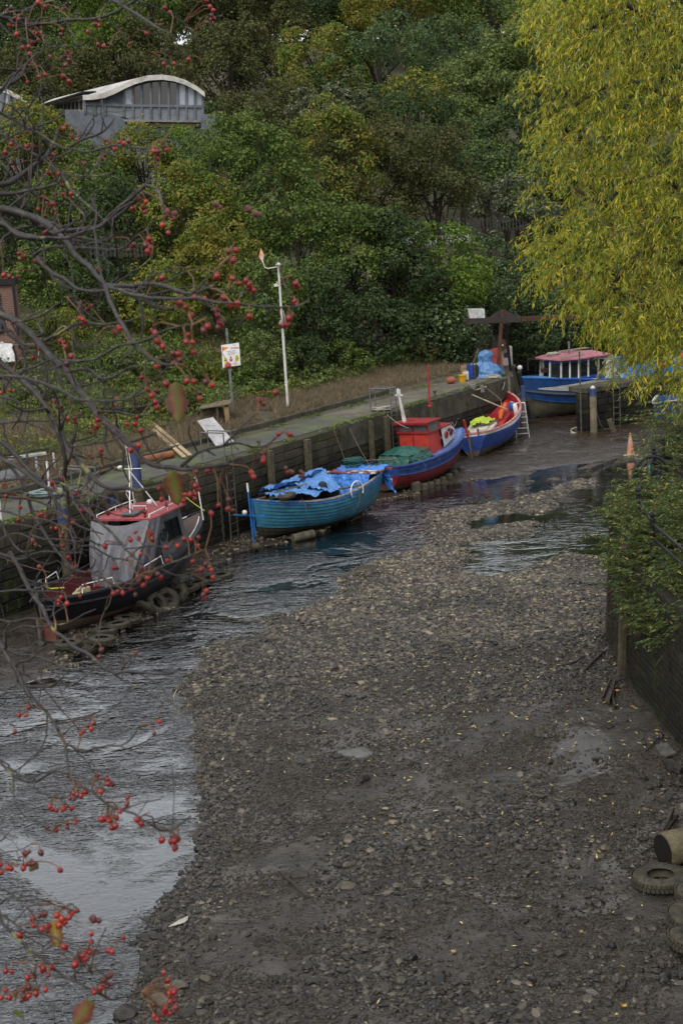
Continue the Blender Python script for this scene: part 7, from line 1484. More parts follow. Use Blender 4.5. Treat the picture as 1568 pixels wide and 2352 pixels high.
# ------------------------------------------------------------------ workshop with the curved roof
def workshop():
    Y = 96.0; s = Y/F
    def W(x, y, dY=0): return PY(x, y, Y+dY)
    cx_ = W(400, 285); g = lz(cx_.x, cx_.y); t = thing('workshop', 'grey workshop with a wave shaped white roof and tall glazed gable among the trees', 'building', (cx_.x, cx_.y, g))
    gp = M('grey blue wall paint', (.13, .145, .17), .8, (.10, .115, .135), 1.2, bmp=.1, dirt=(.26, .23, .17), dscale=.6, dlo=.62, dhi=.66)
    fr = M('blue grey frame', (.13, .145, .165), .6, (.095, .105, .12), 2, bmp=.05); pn = M('frosted panel', (.15, .17, .20), .4, (.13, .145, .17), 1.5, bmp=0)
    # gable outline (photo px): left end, wave top to right
    wave = [(196, 217), (215, 218), (240, 214), (262, 205), (285, 193), (310, 182), (340, 174), (372, 172), (400, 176), (425, 184), (450, 197), (466, 209)]
    base = [(466, 278), (196, 262)]
    z_ = lambda p, d=0: W(p[0], p[1], d)
    # frosted lower panels and glass above
    low = MB(); n = 0; xs = [196, 219, 242, 285, 306, 326, 347, 367, 388, 408, 428, 448, 466]
    def top(x): return np.interp(x, [p[0] for p in wave], [p[1] for p in wave])
    def mid(x): return 239+(x-196)*.028 if x < 260 else 238+(x-260)*.012+4
    def bot(x): return 262+(x-196)*.075 if x < 300 else 277+(x-300)*.006
    for i in range(len(xs)-1):
        a, b = xs[i], xs[i+1]; mb = MB(); mb.add([z_((a, bot(a)), .02), z_((b, bot(b)), .02), z_((b, mid(b)), .02), z_((a, mid(a)), .02)], [(0, 1, 2, 3)]); obj('lower_panel', mb, pn, t)
        if a >= 285:
            mb = MB(); mb.add([z_((a, mid(a)), .05), z_((b, mid(b)), .05), z_((b, top(b)+3), .05), z_((a, top(a)+3), .05)], [(0, 1, 2, 3)])
            obj('window', mb, MATS.get('pale window') if i in (9, 10, 11, 3) and MATS.get('pale window') else (GLASS if i not in (9, 10, 11, 3) else M('pale window', (.40, .44, .50), .2, (.30, .33, .38), .8, bmp=0)), t)
        else:
            mb = MB(); mb.add([z_((a, mid(a)), .04), z_((b, mid(b)), .04), z_((b, top(b)+3), .04), z_((a, top(a)+3), .04)], [(0, 1, 2, 3)]); obj('solid_panel', mb, gp, t)
    for x in xs:
        mb = MB(); mb.beam(z_((x, bot(x)), -.03), z_((x, top(x)+2), -.03), .14, .14, up=(0, 1, 0)); obj('mullion', mb, fr, t)
    mb = MB(); 
    for i in range(len(xs)-1): mb.beam(z_((xs[i], mid(xs[i])), -.06), z_((xs[i+1], mid(xs[i+1])), -.06), .12, .16)
    obj('transom', mb, fr, t)
    mb = MB(); mb.beam(z_((285, 277), -.1), z_((470, 279), -.1), .3, .14); obj('sill', mb, M('pale window ledge', (.2, .2, .2), .7), t)
    # roof shell follows the wave, running back to the left
    back = PY(188, 213, Y+14)-PY(385, 165, Y); rows = [[], [], [], []]
    wv = [(190, 219)]+wave[1:]+[(470, 212)]
    for p in wv:
        a = W(p[0], p[1]-1, -.6); rows[0].append(a+V((0, 0, -.32))); rows[1].append(a); rows[2].append(a+back+V((0, 0, 0))); rows[3].append(a+back+V((0, 0, -.3)))
    mb = MB(); mb.grid(rows); mb.grid([rows[0], [p+V((0, .7, 0)) for p in rows[0]]]); obj('roof', mb, M('weathered white roof', (.50, .49, .46), .7, (.40, .39, .37), .6, bmp=.05, dirt=(.26, .25, .22), dscale=.5), t, smooth=True, auto=35)
    # side wall with small windows, receding left
    A0 = W(196, 219); A1 = W(196, 262); B0 = W(125, 242, 9); B1 = W(125, 252, 9); mb = MB(); mb.add([B1, A1, A0, B0], [(0, 1, 2, 3)]); obj('side_wall', mb, M('flaking white wall', (.32, .30, .27), .8, (.22, .2, .18), 1.5, dirt=(.1, .09, .08), dscale=2), t)
    for k in range(7):
        u0_, u1_ = .08+k*.125, .08+k*.125+.075; mb = MB(); q = [A1.lerp(B1, u0_).lerp(A0.lerp(B0, u0_), .25), A1.lerp(B1, u1_).lerp(A0.lerp(B0, u1_), .25), A1.lerp(B1, u1_).lerp(A0.lerp(B0, u1_), .78), A1.lerp(B1, u0_).lerp(A0.lerp(B0, u0_), .78)]; q = [a+V((-.02, -.1, 0)) for a in q]
        mb.add(q, [(0, 1, 2, 3)]); obj('side_window', mb, GLASS, t)
    mb = MB(); mb.beam(W(228, 215, .5)+V((-.6, 0, .15)), W(118, 241, 9)+V((0, 0, .1)), .9, .08); obj('side_roof', mb, M('black roof felt', (.018, .018, .02)), t)
    # rendered lower storeys
    mb = MB(); q = [W(150, 400), W(300, 400), W(300, 278), W(196+65, 263), W(150, 252)]; mb.add(q+[a+V((0, 6, 0)) for a in q], [(0, 1, 2, 3, 4), (9, 8, 7, 6, 5)]+[(i, (i+1) % 5, (i+1) % 5+5, i+5) for i in range(5)]); obj('lower_wall', mb, gp, t)
    mb = MB(); q = [W(300, 420, .3), W(470, 420, .3), W(470, 280, .3), W(300, 279, .3)]; mb.add(q+[a+V((0, 6, 0)) for a in q], [(0, 1, 2, 3), (7, 6, 5, 4)]+[(i, (i+1) % 4, (i+1) % 4+4, i+4) for i in range(4)]); obj('lower_wall', mb, gp, t)
    mb = MB(); mb.beam(W(305, 287, .2), W(468, 287, .2), .1, .22); obj('yellow_band', mb, M('cream fascia', (.34, .28, .15), .8, bmp=.1), t)
    mb = MB(); q = [W(462, 320, -.4), W(494, 322, -.4), W(494, 263, -.4), W(462, 262, -.4)]; mb.add(q+[a+V((0, 3, 0)) for a in q], [(0, 1, 2, 3), (7, 6, 5, 4)]+[(i, (i+1) % 4, (i+1) % 4+4, i+4) for i in range(4)]); obj('side_block', mb, gp, t)
    mb = MB(); q = [W(262, 400, -.03), W(276, 400, -.03), W(276, 360, -.03), W(262, 360, -.03)]; mb.add(q, [(0, 1, 2, 3)]); obj('window', mb, GLASS, t)
    # second wave roof at the left edge
    c2 = W(-20, 250, -4); t2 = thing('workshop', 'second white curved roof cut off by the left picture edge', 'building', (c2.x, c2.y, lz(c2.x, c2.y)))
    w2 = [(-110, 205), (-60, 192), (-20, 192), (15, 203), (45, 219), (66, 234)]; rows = [[], [], []]
    for p in w2: a = W(p[0], p[1], -5); rows[0].append(a+V((0, 0, -.3))); rows[1].append(a); rows[2].append(a+V((-5, 12, -1)))
    mb = MB(); mb.grid(rows); obj('roof', mb, M('weathered white roof', (.50, .49, .46)), t2)
    xs2 = [-110, -60, -20, 8, 22, 36, 50, 62]
    for i in range(len(xs2)-1):
        a, b = xs2[i], xs2[i+1]; tp2 = lambda x: np.interp(x, [p[0] for p in w2], [p[1] for p in w2])+6
        mb = MB(); mb.add([W(a, 262, -4.8), W(b, 262, -4.8), W(b, tp2(b), -4.8), W(a, tp2(a), -4.8)], [(0, 1, 2, 3)]); obj('window', mb, M('pale window', (.42, .45, .5)) if i % 2 else pn, t2)
        mb = MB(); mb.beam(W(b, 262, -4.9), W(b, tp2(b), -4.9), .14, .12, up=(0, 1, 0)); obj('mullion', mb, fr, t2)
    mb = MB(); q = [W(-130, 400, -4.7), W(66, 400, -4.7), W(66, 258, -4.7), W(-130, 258, -4.7)]; mb.add(q+[a+V((0, 6, 0)) for a in q], [(0, 1, 2, 3), (7, 6, 5, 4)]+[(i, (i+1) % 4, (i+1) % 4+4, i+4) for i in range(4)]); obj('lower_wall', mb, gp, t2)
workshop()
# palisade fences and the white car on the road terrace
def palisade(xa, xb, y_t, y_b, Ya, Yb, label, mat):
    A, B = PY(xa, y_b, Ya), PY(xb, y_b, Yb); t = thing('palisade_fence', label, 'fence', A); h = (y_b-y_t)*Ya/F; n = int((B-A).length/.22); mb = MB()
    for i in range(n+1):
        p = A.lerp(B, i/n); mb.beam(p, p+V((0, 0, h)), .07, .03, up=(0, 1, 0))
    obj('pales', mb, mat, t); mb = MB()
    for k in (.2, .8): mb.beam(A+V((0, .06, h*k)), B+V((0, .06, h*k)), .05, .06)
    obj('cross_rail', mb, mat, t)
palisade(980, 1260, 500, 530, 90, 92, 'dark palisade fence above the ivy mound left of the willow', M('dark fence paint', (.05, .05, .048), .6, bmp=0)); palisade(210, 345, 560, 590, 72, 74, 'grey palisade fence behind the left thicket', M('dark fence paint', (.05, .05, .048)))
def car():
    p = PY(1000, 546, 89.0); t = thing('parked_car', 'white parked car whose roof shows above the bright green bush', 'car', (p.x, p.y, p.z-.8)); wp = M('white car paint', (.7, .7, .7), .25, (.66, .66, .66), 2, bmp=0, coat=.5); z = p.z-.8
    prof = [(-2.1, .35), (-2.15, .75), (-1.5, .92), (-.85, 1.38), (.7, 1.42), (1.45, .98), (2.05, .88), (2.1, .35)]; mb = MB(); mb.poly_prism(prof, -.82, .82, lambda x, y, d: V((p.x+x, p.y+d, z+y))); bevel(obj('body', mb, wp, t), .08, 3)
    for sy in (-.83, .83): mb = MB(); mb.add([(p.x+a, p.y+sy, z+b) for a, b in ((-1.35, .95), (-.8, 1.32), (.65, 1.35), (1.25, .98))], [(0, 1, 2, 3)]); obj('window', mb, GLASS, t)
    for sx in (-1.3, 1.3):
        for sy in (-.8, .8): mb = MB(); mb.lathe([(.01, -.1), (.31, -.1), (.31, .1), (.01, .1)], 18, (p.x+sx, p.y+sy, z+.31), (rad(90), 0, 0)); obj('wheel', mb, TYRE, t)
car()
# ------------------------------------------------------------------ hawthorn in the foreground
def hawthorn():
    rr = random.Random(13)
    t = thing('hawthorn_tree', 'nearly bare hawthorn with red berries reaching in from the left, close to the camera', 'tree', PD(-420, 900, 2.2))
    m, nt, b = newmat('hawthorn bark'); co = geopos(nt)
    c = ramp(nt, noise(nt, 60, 5, .65, co), [(.3, (.014, .011, .010)), (.55, (.032, .027, .025)), (.78, (.085, .077, .072))])
    c = mixc(nt, ramp(nt, noise(nt, 9, 4, .6, co, .3), [(.62, (0, 0, 0)), (.68, (.8, .8, .8))]), c, (.20, .19, .055))
    nt.links.new(c, b.inputs['Base Color']); b.inputs['Roughness'].default_value = .65; bump(nt, b, noise(nt, 180, 4, .7, co), .5, .002); BK_ = m
    TWG = M('reddish stalk', (.10, .045, .03), .7, (.16, .09, .04), 40, bmp=0)
    A = lambda p: (p[0]/2.731, p[1]/2.731)
    B = lambda p: (p[0]/2.1008, 459.3+p[1]/2.1008)
    Cc = lambda p: (p[0]/2.731, 1033.4+p[1]/2.731)
    Dd = lambda p: (p[0]/3.0346, 1550.1+p[1]/3.0346)
    Ee = lambda p: (p[0]/3.414, 1894.6+p[1]/3.414)
    T = [
     (A, 18, '-20,100 80,120 150,155 300,145 450,125 600,115 700,85 780,45 850,0 900,-40'), (A, 16, '690,-10 780,40 860,90 940,140 1010,185 1070,210'), (A, 14, '-20,110 60,80 150,65 210,40 300,15 380,-10'),
     (A, 22, '-10,580 60,530 130,460 190,380 230,330'), (A, 12, '-10,430 100,440 220,430 280,390 330,350'), (A, 15, '-10,700 80,745 160,790 250,840 330,890 400,930 480,940 560,955 640,930 740,910 840,925 960,935'),
     (A, 14, '-10,830 70,880 150,930 220,970 290,1010 380,1080 480,1105 600,1105 690,1095 720,1070'), (A, 26, '-10,1160 60,1150 130,1100 210,1040 290,980 340,880 360,820'), (A, 12, '-10,900 50,870 120,830 200,800 300,770 370,740 410,700'),
     (A, 9, '-10,810 60,790 150,775 200,720 240,700'), (A, 14, '440,920 530,870 600,850 670,810 720,740'), (A, 20, '-10,1220 100,1210 200,1190 300,1170 360,1150 390,1110'), (A, 14, '390,1080 440,1180 510,1250 580,1310 640,1370'),
     (A, 34, '-10,1310 100,1340 180,1360 260,1400 330,1450 400,1520 450,1580'), (A, 18, '380,1450 460,1440 560,1430 640,1410 690,1350 760,1290 850,1220 920,1160 980,1180 1015,1260 1030,1330'), (A, 13, '640,1380 720,1370 780,1320 850,1250 900,1200'),
     (A, 20, '-10,1330 50,1420 150,1470 300,1490 420,1500 510,1510'), (A, 12, '430,1480 520,1490 640,1510 720,1470'), (A, 10, '230,810 265,750 270,690'), (A, 8, '560,950 590,920 640,905'), (A, 10, '-10,1000 60,980 110,930 150,920'),
     (B, 26, '-10,40 110,65 200,100 280,160 330,215 370,270 430,320 470,370 510,410'), (B, 17, '510,410 620,415 700,405 780,410 860,440 930,455 1000,425 1040,405'), (B, 13, '500,405 560,430 640,440 720,500 800,525 880,510'),
     (B, 12, '560,430 680,465 820,475 950,475 1060,495 1160,500 1260,515 1380,515 1450,510 1490,485'), (B, 15, '510,410 530,490 580,580 640,680 700,740 750,780 810,795 850,790'),
     (B, 26, '-10,545 60,575 120,620 190,690 260,770 330,830 370,900 430,980 490,1060 570,1130 630,1190 680,1240 740,1280 820,1290 900,1300 1000,1290 1100,1275'), (B, 12, '190,690 260,660 330,620 400,590 480,600 580,590 690,565'),
     (B, 11, '300,775 380,775 440,775 500,745 580,700 660,690 740,660 800,630 860,610 930,600'), (B, 11, '330,830 420,815 490,860 560,850 620,810 700,800'), (B, 22, '-10,770 50,820 110,870 190,950 240,1030 290,1120 330,1200 400,1280 460,1350 520,1390 600,1390 680,1400 760,1385 800,1370'),
     (B, 12, '-10,850 60,850 130,860 200,880 300,920 370,960 440,970 540,970 620,960 700,925'), (B, 10, '490,1040 560,1100 610,1150 640,1190'), (B, 9, '480,1025 560,1020 650,1040 740,1035'), (B, 9, '-10,1080 100,1070 200,1065 290,1060 370,1050 420,1010'),
     (B, 20, '-10,1150 60,1210 130,1290 200,1360 250,1420 300,1500 340,1575'), (B, 18, '280,1100 300,1180 315,1260 310,1360 330,1460 345,1575'), (B, 14, '180,280 240,340 310,380 380,430 450,440 510,435'), (B, 14, '-10,100 40,130 90,170 150,180 250,185 340,180 420,150 500,120 560,60 640,10'),
     (B, 11, '160,270 200,240 290,225 400,230 520,240 600,230 650,180 720,140'), (B, 10, '60,590 120,580 190,560 250,520 290,490'), (B, 11, '-10,640 50,630 120,700 190,700 260,690'), (B, 13, '870,1290 930,1240 990,1205 1080,1185 1150,1170 1210,1190 1290,1190'),
     (B, 9, '340,1190 420,1180 520,1165 600,1140'), (B, 8, '-10,1240 80,1245 200,1255 300,1250'), (B, 10, '240,340 260,380 300,410 350,430'), (B, 9, '370,900 430,890 500,870 560,860'), (B, 9, '120,820 180,800 240,770 280,760'), (B, 9, '1000,425 1060,440 1080,455'), (B, 10, '930,455 960,420 1000,380 1030,350'),
     (B, 9, '-10,950 60,960 110,1000 90,1060 60,1110'), (B, 10, '1080,1185 1140,1120 1180,1080 1240,1030'),
     (Cc, 18, '-10,10 60,90 120,170 170,260 190,340 220,420 280,520 330,600 400,680 460,740 540,770 620,760'), (Cc, 18, '-10,40 100,100 190,170 280,230 370,260 460,300 530,360 590,420 660,480 730,550 790,620 850,680 900,720'), (Cc, 10, '-10,200 120,180 200,190 300,190 390,210 470,260'),
     (Cc, 14, '-10,430 40,520 90,600 150,640 220,630'), (Cc, 14, '-10,650 60,670 130,690 200,660 260,640 340,640 430,650 520,640'), (Cc, 21, '60,640 110,720 150,800 190,880 240,950 280,1010 300,1070 350,1140 420,1190 470,1240 540,1270 600,1320 660,1370 730,1400 800,1390 900,1395 1000,1405 1080,1400 1130,1370'),
     (Cc, 10, '-10,890 80,880 160,880 260,885 380,890'), (Cc, 11, '-10,1060 60,1080 150,1060 250,1060 300,1060'), (Cc, 11, '-10,1170 70,1140 150,1105 250,1110 350,1100 430,1080 530,1030 600,1000'), (Cc, 9, '300,1060 370,1010 420,980'),
     (Cc, 26, '-10,1200 30,1260 70,1330 110,1400 150,1480 190,1550'), (Cc, 13, '30,1240 120,1285 220,1295 300,1320 380,1360 420,1390 500,1380 600,1370 720,1375 800,1365 840,1320 860,1260'), (Cc, 14, '-10,1380 60,1420 150,1480 240,1480 330,1480 390,1430 420,1390'),
     (Cc, 10, '340,1480 420,1470 500,1450 560,1400 600,1340'), (Cc, 12, '120,1390 200,1430 260,1460 330,1480'), (Cc, 12, '-10,290 80,300 180,310 260,330 330,370 420,420 500,480 580,510 650,530'), (Cc, 12, '400,680 480,620 560,600 640,640 720,680 800,690'),
     (Cc, 12, '560,760 640,800 720,850 800,870 860,840'), (Cc, 9, '880,735 1000,745 1060,770 1140,790 1200,770'), (Cc, 13, '860,810 950,760 1050,720 1150,680 1230,650 1290,620'), (Cc, 9, '740,820 830,840 900,800 960,760'), (Cc, 15, '420,230 430,350 440,500 480,600'),
     (Cc, 9, '-10,560 50,540 120,520 200,560 260,610'), (Cc, 10, '190,530 280,560 380,560 500,575 570,540'), (Cc, 10, '-10,380 60,390 140,420 200,430 300,440 380,480'), (Cc, 9, '250,470 330,440 400,430 480,440'), (Cc, 10, '330,600 400,600 480,580 560,560 620,600 700,590 790,600'), (Cc, 9, '-10,470 90,465 180,480 260,500'),
     (Cc, 9, '540,770 590,720 600,690 560,660'), (Cc, 8, '790,620 860,610 950,600 1050,615'), (Cc, 9, '-10,250 60,270 130,260 220,290 300,280 380,300'), (Cc, 10, '460,300 540,280 600,290 680,300 760,340 830,380'),
     (Dd, 17, '140,-20 180,90 250,180 330,260 380,340 410,400 450,470 470,560 480,650 500,730 560,780 640,810 700,860 760,910 850,940 940,970 1010,1020 1080,1060 1130,1085 1200,1090 1250,1050 1290,1010 1330,985'), (Dd, 9, '0,95 80,130 150,160 220,210 290,240 400,240 500,260'),
     (Dd, 12, '490,490 540,520 620,525 700,505 760,495 840,495 890,470 940,420 970,350'), (Dd, 8, '850,500 900,525 950,535'), (Dd, 15, '-10,590 50,660 110,710 200,750 270,740 330,700 400,670 480,690'), (Dd, 11, '60,640 130,690 200,720 290,690 380,665'), (Dd, 7, '240,770 300,830 370,850'), (Dd, 7, '970,970 1000,920 1040,860'),
     (Dd, 7, '380,310 440,325 500,300'), (Dd, 9, '-10,230 30,200 50,150 110,130'), (Dd, 6, '560,700 620,760 740,800 800,795'),
     (Ee, 12, '-10,640 40,580 110,570 170,600 240,590 310,580 390,610 460,640 560,670'), (Ee, 12, '-10,510 40,510 90,540 140,570 210,560 260,555 310,580'), (Ee, 19, '-10,690 20,770 80,830 150,900 220,960 290,1020 360,1070 430,1130 510,1190 590,1220 660,1260 730,1300 800,1340 880,1370 960,1355 1040,1330 1110,1310'),
     (Ee, 13, '-10,690 70,740 140,790 190,830 240,850 300,830 360,860 430,880 480,920 530,980 600,1050 680,1090 740,1110 790,1160 850,1200'), (Ee, 4, '740,1100 800,1060 850,1010'), (Ee, 4, '700,1100 730,1180 760,1260'), (Ee, 7, '410,900 350,950 320,1010'), (Ee, 7, '180,930 210,1000 220,1080'),
     (Ee, 8, '-10,230 60,215 130,200 190,185 240,150'), (Ee, 5, '0,120 50,105 100,120 150,190 210,240 240,290'), (Ee, 7, '10,130 50,80 90,35'), (Ee, 8, '-10,1330 60,1370 120,1380'), (Ee, 3, '700,1390 760,1360 800,1350'), (Ee, 4, '130,200 150,260 140,330')]
    KS = {A: 2.731, B: 2.1008, Cc: 2.731, Dd: 3.0346, Ee: 3.414}
    def dep(x, y): return 2.15+.32*math.sin(x*.0062+.8+y*.0011)+.22*math.sin(y*.0047+1.3)
    ALL = []; nb = 0; small = MB()
    for i, (fn, w_, s) in enumerate(T):
        pts = [fn(tuple(map(float, q.split(',')))) for q in s.split()]; wD = 1.42*w_/KS[fn]; off = rr.uniform(-.10, .10)
        # resample with gentle knobbles
        P3 = []; R3 = []
        n = len(pts); tot = sum(math.dist(pts[k], pts[k+1]) for k in range(n-1)); acc = 0
        for k in range(n-1):
            (x0, y0), (x1, y1) = pts[k], pts[k+1]; seg = math.dist(pts[k], pts[k+1]); m_ = max(1, int(seg/12))
            for j in range(m_):
                u = j/m_; a = acc+seg*u; x, y = x0+(x1-x0)*u, y0+(y1-y0)*u
                # Catmull-Rom
                pm = pts[max(k-1, 0)]; pn_ = pts[min(k+2, n-1)]
                def cr(a0, a1, a2, a3): return .5*((2*a1)+(-a0+a2)*u+(2*a0-5*a1+4*a2-a3)*u*u+(-a0+3*a1-3*a2+a3)*u**3)
                x, y = cr(pm[0], x0, x1, pn_[0]), cr(pm[1], y0, y1, pn_[1])
                d = dep(x, y)+off; P3.append(PD(x+rr.gauss(0, .7), y+rr.gauss(0, .7), d)); R3.append(wD/2*d/F*(1-.45*a/tot)*rr.uniform(.92, 1.12))
            acc += seg
        x, y = pts[-1]; P3.append(PD(x, y, dep(x, y)+off)); R3.append(wD/2*dep(x, y)/F*.45)
        if pts[0][0] < 2:                                  # carry on out of frame towards the trunk
            e = P3[0]+(P3[0]-P3[min(3, len(P3)-1)]).normalized()*.25; P3.insert(0, e); R3.insert(0, R3[0]*1.1)
        for q_, r_3 in zip(P3, R3): ALL.append((q_, r_3))
        mb = MB(); mb.tube(P3, R3, 7 if w_ > 12 else 6)
        # spurs: short knobbly side shoots
        for k in range(2, len(P3)-1):
            if rr.random() < .16:
                d = (P3[k+1]-P3[k-1]).normalized(); side = (r_*rr.gauss(0, 1)+u_*rr.gauss(0, 1)+f_*rr.gauss(0, .6)); side = (side-d*side.dot(d)).normalized(); L = rr.uniform(.006, .022) if rr.random() < .7 else rr.uniform(.03, .07)
                q1 = P3[k]+side*L*.6+d*L*.3; q2 = q1+(side+d*.8+V((rr.gauss(0, .4), rr.gauss(0, .3), rr.gauss(0, .4)))).normalized()*L*.6; r0 = min(R3[k]*.6, .0022); mb.tube([P3[k], q1, q2], [r0, r0*.8, r0*.9], 5)
                if L > .03: ALL.append((q1, r0)); ALL.append((q2, r0))
        obj('branch', mb, BK_, t, smooth=True)
    base_pts = [a for a in ALL if a[1] > .002]
    for i in range(190):                                   # finer side twigs
        q, rb = rr.choice(base_pts); xx = (q-CAM).dot(r_)/(q-CAM).dot(f_)*F+CX
        if xx > 330 or xx < -20: continue
        d = (r_*rr.uniform(-.2, 1)+u_*rr.gauss(0, .8)+f_*rr.gauss(0, .4)).normalized(); pts = [q]; L = rr.uniform(.05, .18); m_ = 7
        for k in range(m_): d = (d+V((rr.gauss(0, .28), rr.gauss(0, .28), rr.gauss(0, .28)))).normalized(); pts.append(pts[-1]+d*L/m_)
        r0 = min(rb*.6, .003); mb = MB(); mb.tube(pts, [r0*(1-.6*k/m_) for k in range(m_+1)], 5); o_ = len(small.v); small.v += mb.v; small.f += [tuple(i_+o_ for i_ in q_) for q_ in mb.f]; small.m += mb.m
        for p_ in pts[2:]: ALL.append((p_, r0))
    o = obj('twigs', small, BK_, t, smooth=True); o['kind'] = 'stuff'
    BER = [(A, '260,20 285,40 240,10 115,100 120,120 60,160 168,183 105,210 232,210 262,200 238,250 205,270 180,290 150,300 390,180 548,200 605,150 622,165 1005,160 920,210 1030,40 1065,80 1290,5 1320,40 1335,65 1330,100 1328,125 1300,140 810,270 620,280 655,290 700,275 430,320 445,340 430,375 462,400 435,510 1025,400 1090,400 1182,370 398,478 283,467 245,480 176,515 188,335 320,357 200,400 170,915 210,918 40,955 75,905 400,805 460,815 445,845 480,870 330,975 530,1025 95,1065 305,1075 340,1090 375,1090 350,1215 390,1165 280,1243 402,1243 447,1220 330,1275 305,1280 240,1310 337,1313 775,895 808,885 720,930 703,903 668,970 640,995 965,925 965,950 990,950 985,965 985,997 1035,918 1045,940 895,1295 908,1330 873,1245 912,1265 1050,1325 1022,1415 1058,1460 935,1495 915,1535 838,1540 290,1468 520,1418'),
     (B, '185,42 255,20 222,163 95,260 100,282 170,290 50,370 85,372 20,360 620,245 645,218 705,218 720,190 725,230 715,250 482,342 782,380 1138,247 1125,295 1155,405 1215,425 1045,370 1425,405 1435,415 1420,490 1428,500 1390,575 1385,600 1365,605 862,500 900,515 920,560 940,470 1050,555 1052,615 980,630 1110,505 1145,505 1205,565 385,500 402,512 420,525 388,575 410,590 420,600 295,675 300,700 320,710 555,640 575,620 735,630 750,605 785,705 765,680 905,685 930,685 160,758 195,715 325,790 755,805 840,790 835,740 857,745 940,738 1100,795 690,857 712,880 720,910 735,940 755,920 745,975 760,1000 905,875 935,880 995,878 965,935 963,960 800,885 565,960 560,990 295,990 258,970 615,1085 650,1080 680,1115 440,1115 465,1090 470,1060 360,1055 362,1072 325,1060 10,930 50,917 490,1205 487,1225 430,1235 635,1210 1270,1245 1270,1262 1000,1310 1018,1298 1210,1315 1222,1335 1252,965 1272,985 1398,1130 945,1380 960,1395 920,1420 945,1420 890,1420 885,1448 780,1440 805,1470 1100,1448 1018,1510 1098,1490 1120,1495 1055,1470 1115,380 1128,385 1200,405 1225,435 1075,470 1040,530 1060,590 1000,610'),
     (Cc, '30,212 90,270 45,290 130,360 115,440 250,405 265,400 290,415 350,490 395,520 392,545 205,570 458,455 488,350 480,300 425,300 470,275 515,380 680,397 910,415 908,385 330,205 350,235 395,175 660,605 430,670 438,692 470,735 485,725 248,735 935,510 943,538 955,555 875,555 820,565 830,660 800,690 905,750 880,650 1050,690 1115,602 1040,610 1160,562 1200,570 1240,608 985,780 1005,797 862,800 870,830 925,800 712,900 735,880 610,850 535,850 780,900 820,870 850,910 365,950 385,925 500,915 420,965 740,740 710,740 1262,752 1282,725 1315,735 1330,745 1330,800 1292,885 1270,912 642,1248 848,1272 1215,700 1150,310'),
     (Dd, '137,280 105,398 205,230 460,500 655,333 640,380 590,395 568,405 1112,328 1082,415 680,697 747,728 758,757 697,812 597,815 510,825 545,835 487,865 525,860 368,935 395,945 440,935 455,925 347,920 538,1010 395,1080 475,1060 885,900 830,950 822,997 715,1010 755,990 775,1020 740,1010 778,1070 800,1057 955,1005 988,1032 1130,1148 1187,1165 1215,1135 1215,1160 1238,1148 1220,1202 420,1365 60,1350 82,1350 15,1370 160,1348 190,1320 290,1240'),
     (Ee, '255,733 160,868 330,828 375,830 372,795 447,705 495,738 508,765 470,785 548,722 570,685 607,672 715,915 678,985 705,1000 655,1025 665,1045 600,1040 505,960 858,988 882,992 592,1090 580,1105 340,1120 322,1150 315,1105 410,1115 380,1180 50,1145 92,1150 218,1195 265,1195 232,1270 190,1280 187,1300 45,1300 122,1315 182,1345 210,1352 285,1325 362,1292 75,1358 738,1312 783,1285 1320,1218 1340,1275 1365,1310 1335,1318 1340,1345 1365,1345 1335,1390 1365,1380 1208,1410 1290,1455 1328,1480 1275,1480 1212,1495 1235,1525')]
    AP = np.array([tuple(a[0]) for a in ALL]); apx = np.array([((a[0]-CAM).dot(r_)/(a[0]-CAM).dot(f_)*F+CX, CY-(a[0]-CAM).dot(u_)/(a[0]-CAM).dot(f_)*F) for a in ALL])
    red = []
    for nm, c1, c2 in (('red berry skin', (.24, .010, .008), (.13, .006, .006)), ('orange red berry skin', (.34, .028, .009), (.2, .012, .008)), ('withered berry skin', (.10, .018, .014), (.05, .014, .012))):
        m2, nt2, b2 = newmat(nm); nt2.links.new(ramp(nt2, noise(nt2, 90, 3, .5, objco(nt2)), [(.35, c2), (.65, c1)]), b2.inputs['Base Color']); b2.inputs['Roughness'].default_value = .32; red.append(m2)
    calyx = M('berry calyx', (.03, .02, .015), .9, bmp=0)
    protos = []
    for m2 in red:
        mb = MB(); mb.ball((0, 0, 0), 1, 12, 9, sc=(.92, .92, 1.08)); mb.lathe([(.12, -1.02), (.26, -1.16), (.18, -1.22), (.05, -1.1)], 7, k=1); mb.tube([(0, 0, 1), (0, 0, 1.25)], .12, 5, k=1)
        protos.append(mesh_np('berry', mb.v, mb.f, [m2, calyx], True, mb.m))
    info = []; st = MB()
    for fn, s in BER:
        for q in s.split():
            x, y = fn(tuple(map(float, q.split(',')))); d2 = np.hypot(apx[:, 0]-x, apx[:, 1]-y-(-6)); k = int(d2.argmin()); dz = (V(AP[k])-CAM).dot(f_); d = dz+rr.uniform(-.03, .03) if d2[k] < 90 else dep(x, y)+.05
            p = PD(x+rr.gauss(0, 1), y+rr.gauss(0, 1), d); r = .0042*rr.uniform(.72, 1.1); info.append((r/d, p, r, k, d2[k]))
            # stalk to the branch
            kk = k
            if d2[k] < 14:
                cand = np.where((d2 > 14) & (d2 < 70))[0]; kk = int(rr.choice(list(cand))) if len(cand) else k
            e = V(AP[kk])
            if d2[kk] < 160:
                mid = p.lerp(e, .5)+V((rr.gauss(0, .004), 0, .006+.002*rr.random())); st.tube([p+V((0, 0, r*.8)), p.lerp(mid, .6)+V((0, 0, .004)), mid, e], [.0007, .0008, .0009, .0011], 4, cap=False)
            if rr.random() < .22:
                q2 = p+r_*rr.gauss(0, .009)+u_*rr.gauss(0, .009)+f_*rr.gauss(0, .01); info.append((r/d*.9, q2, r*rr.uniform(.8, 1), k, 0)); st.tube([q2, p+V((0, 0, .01))], .0008, 4, cap=False)
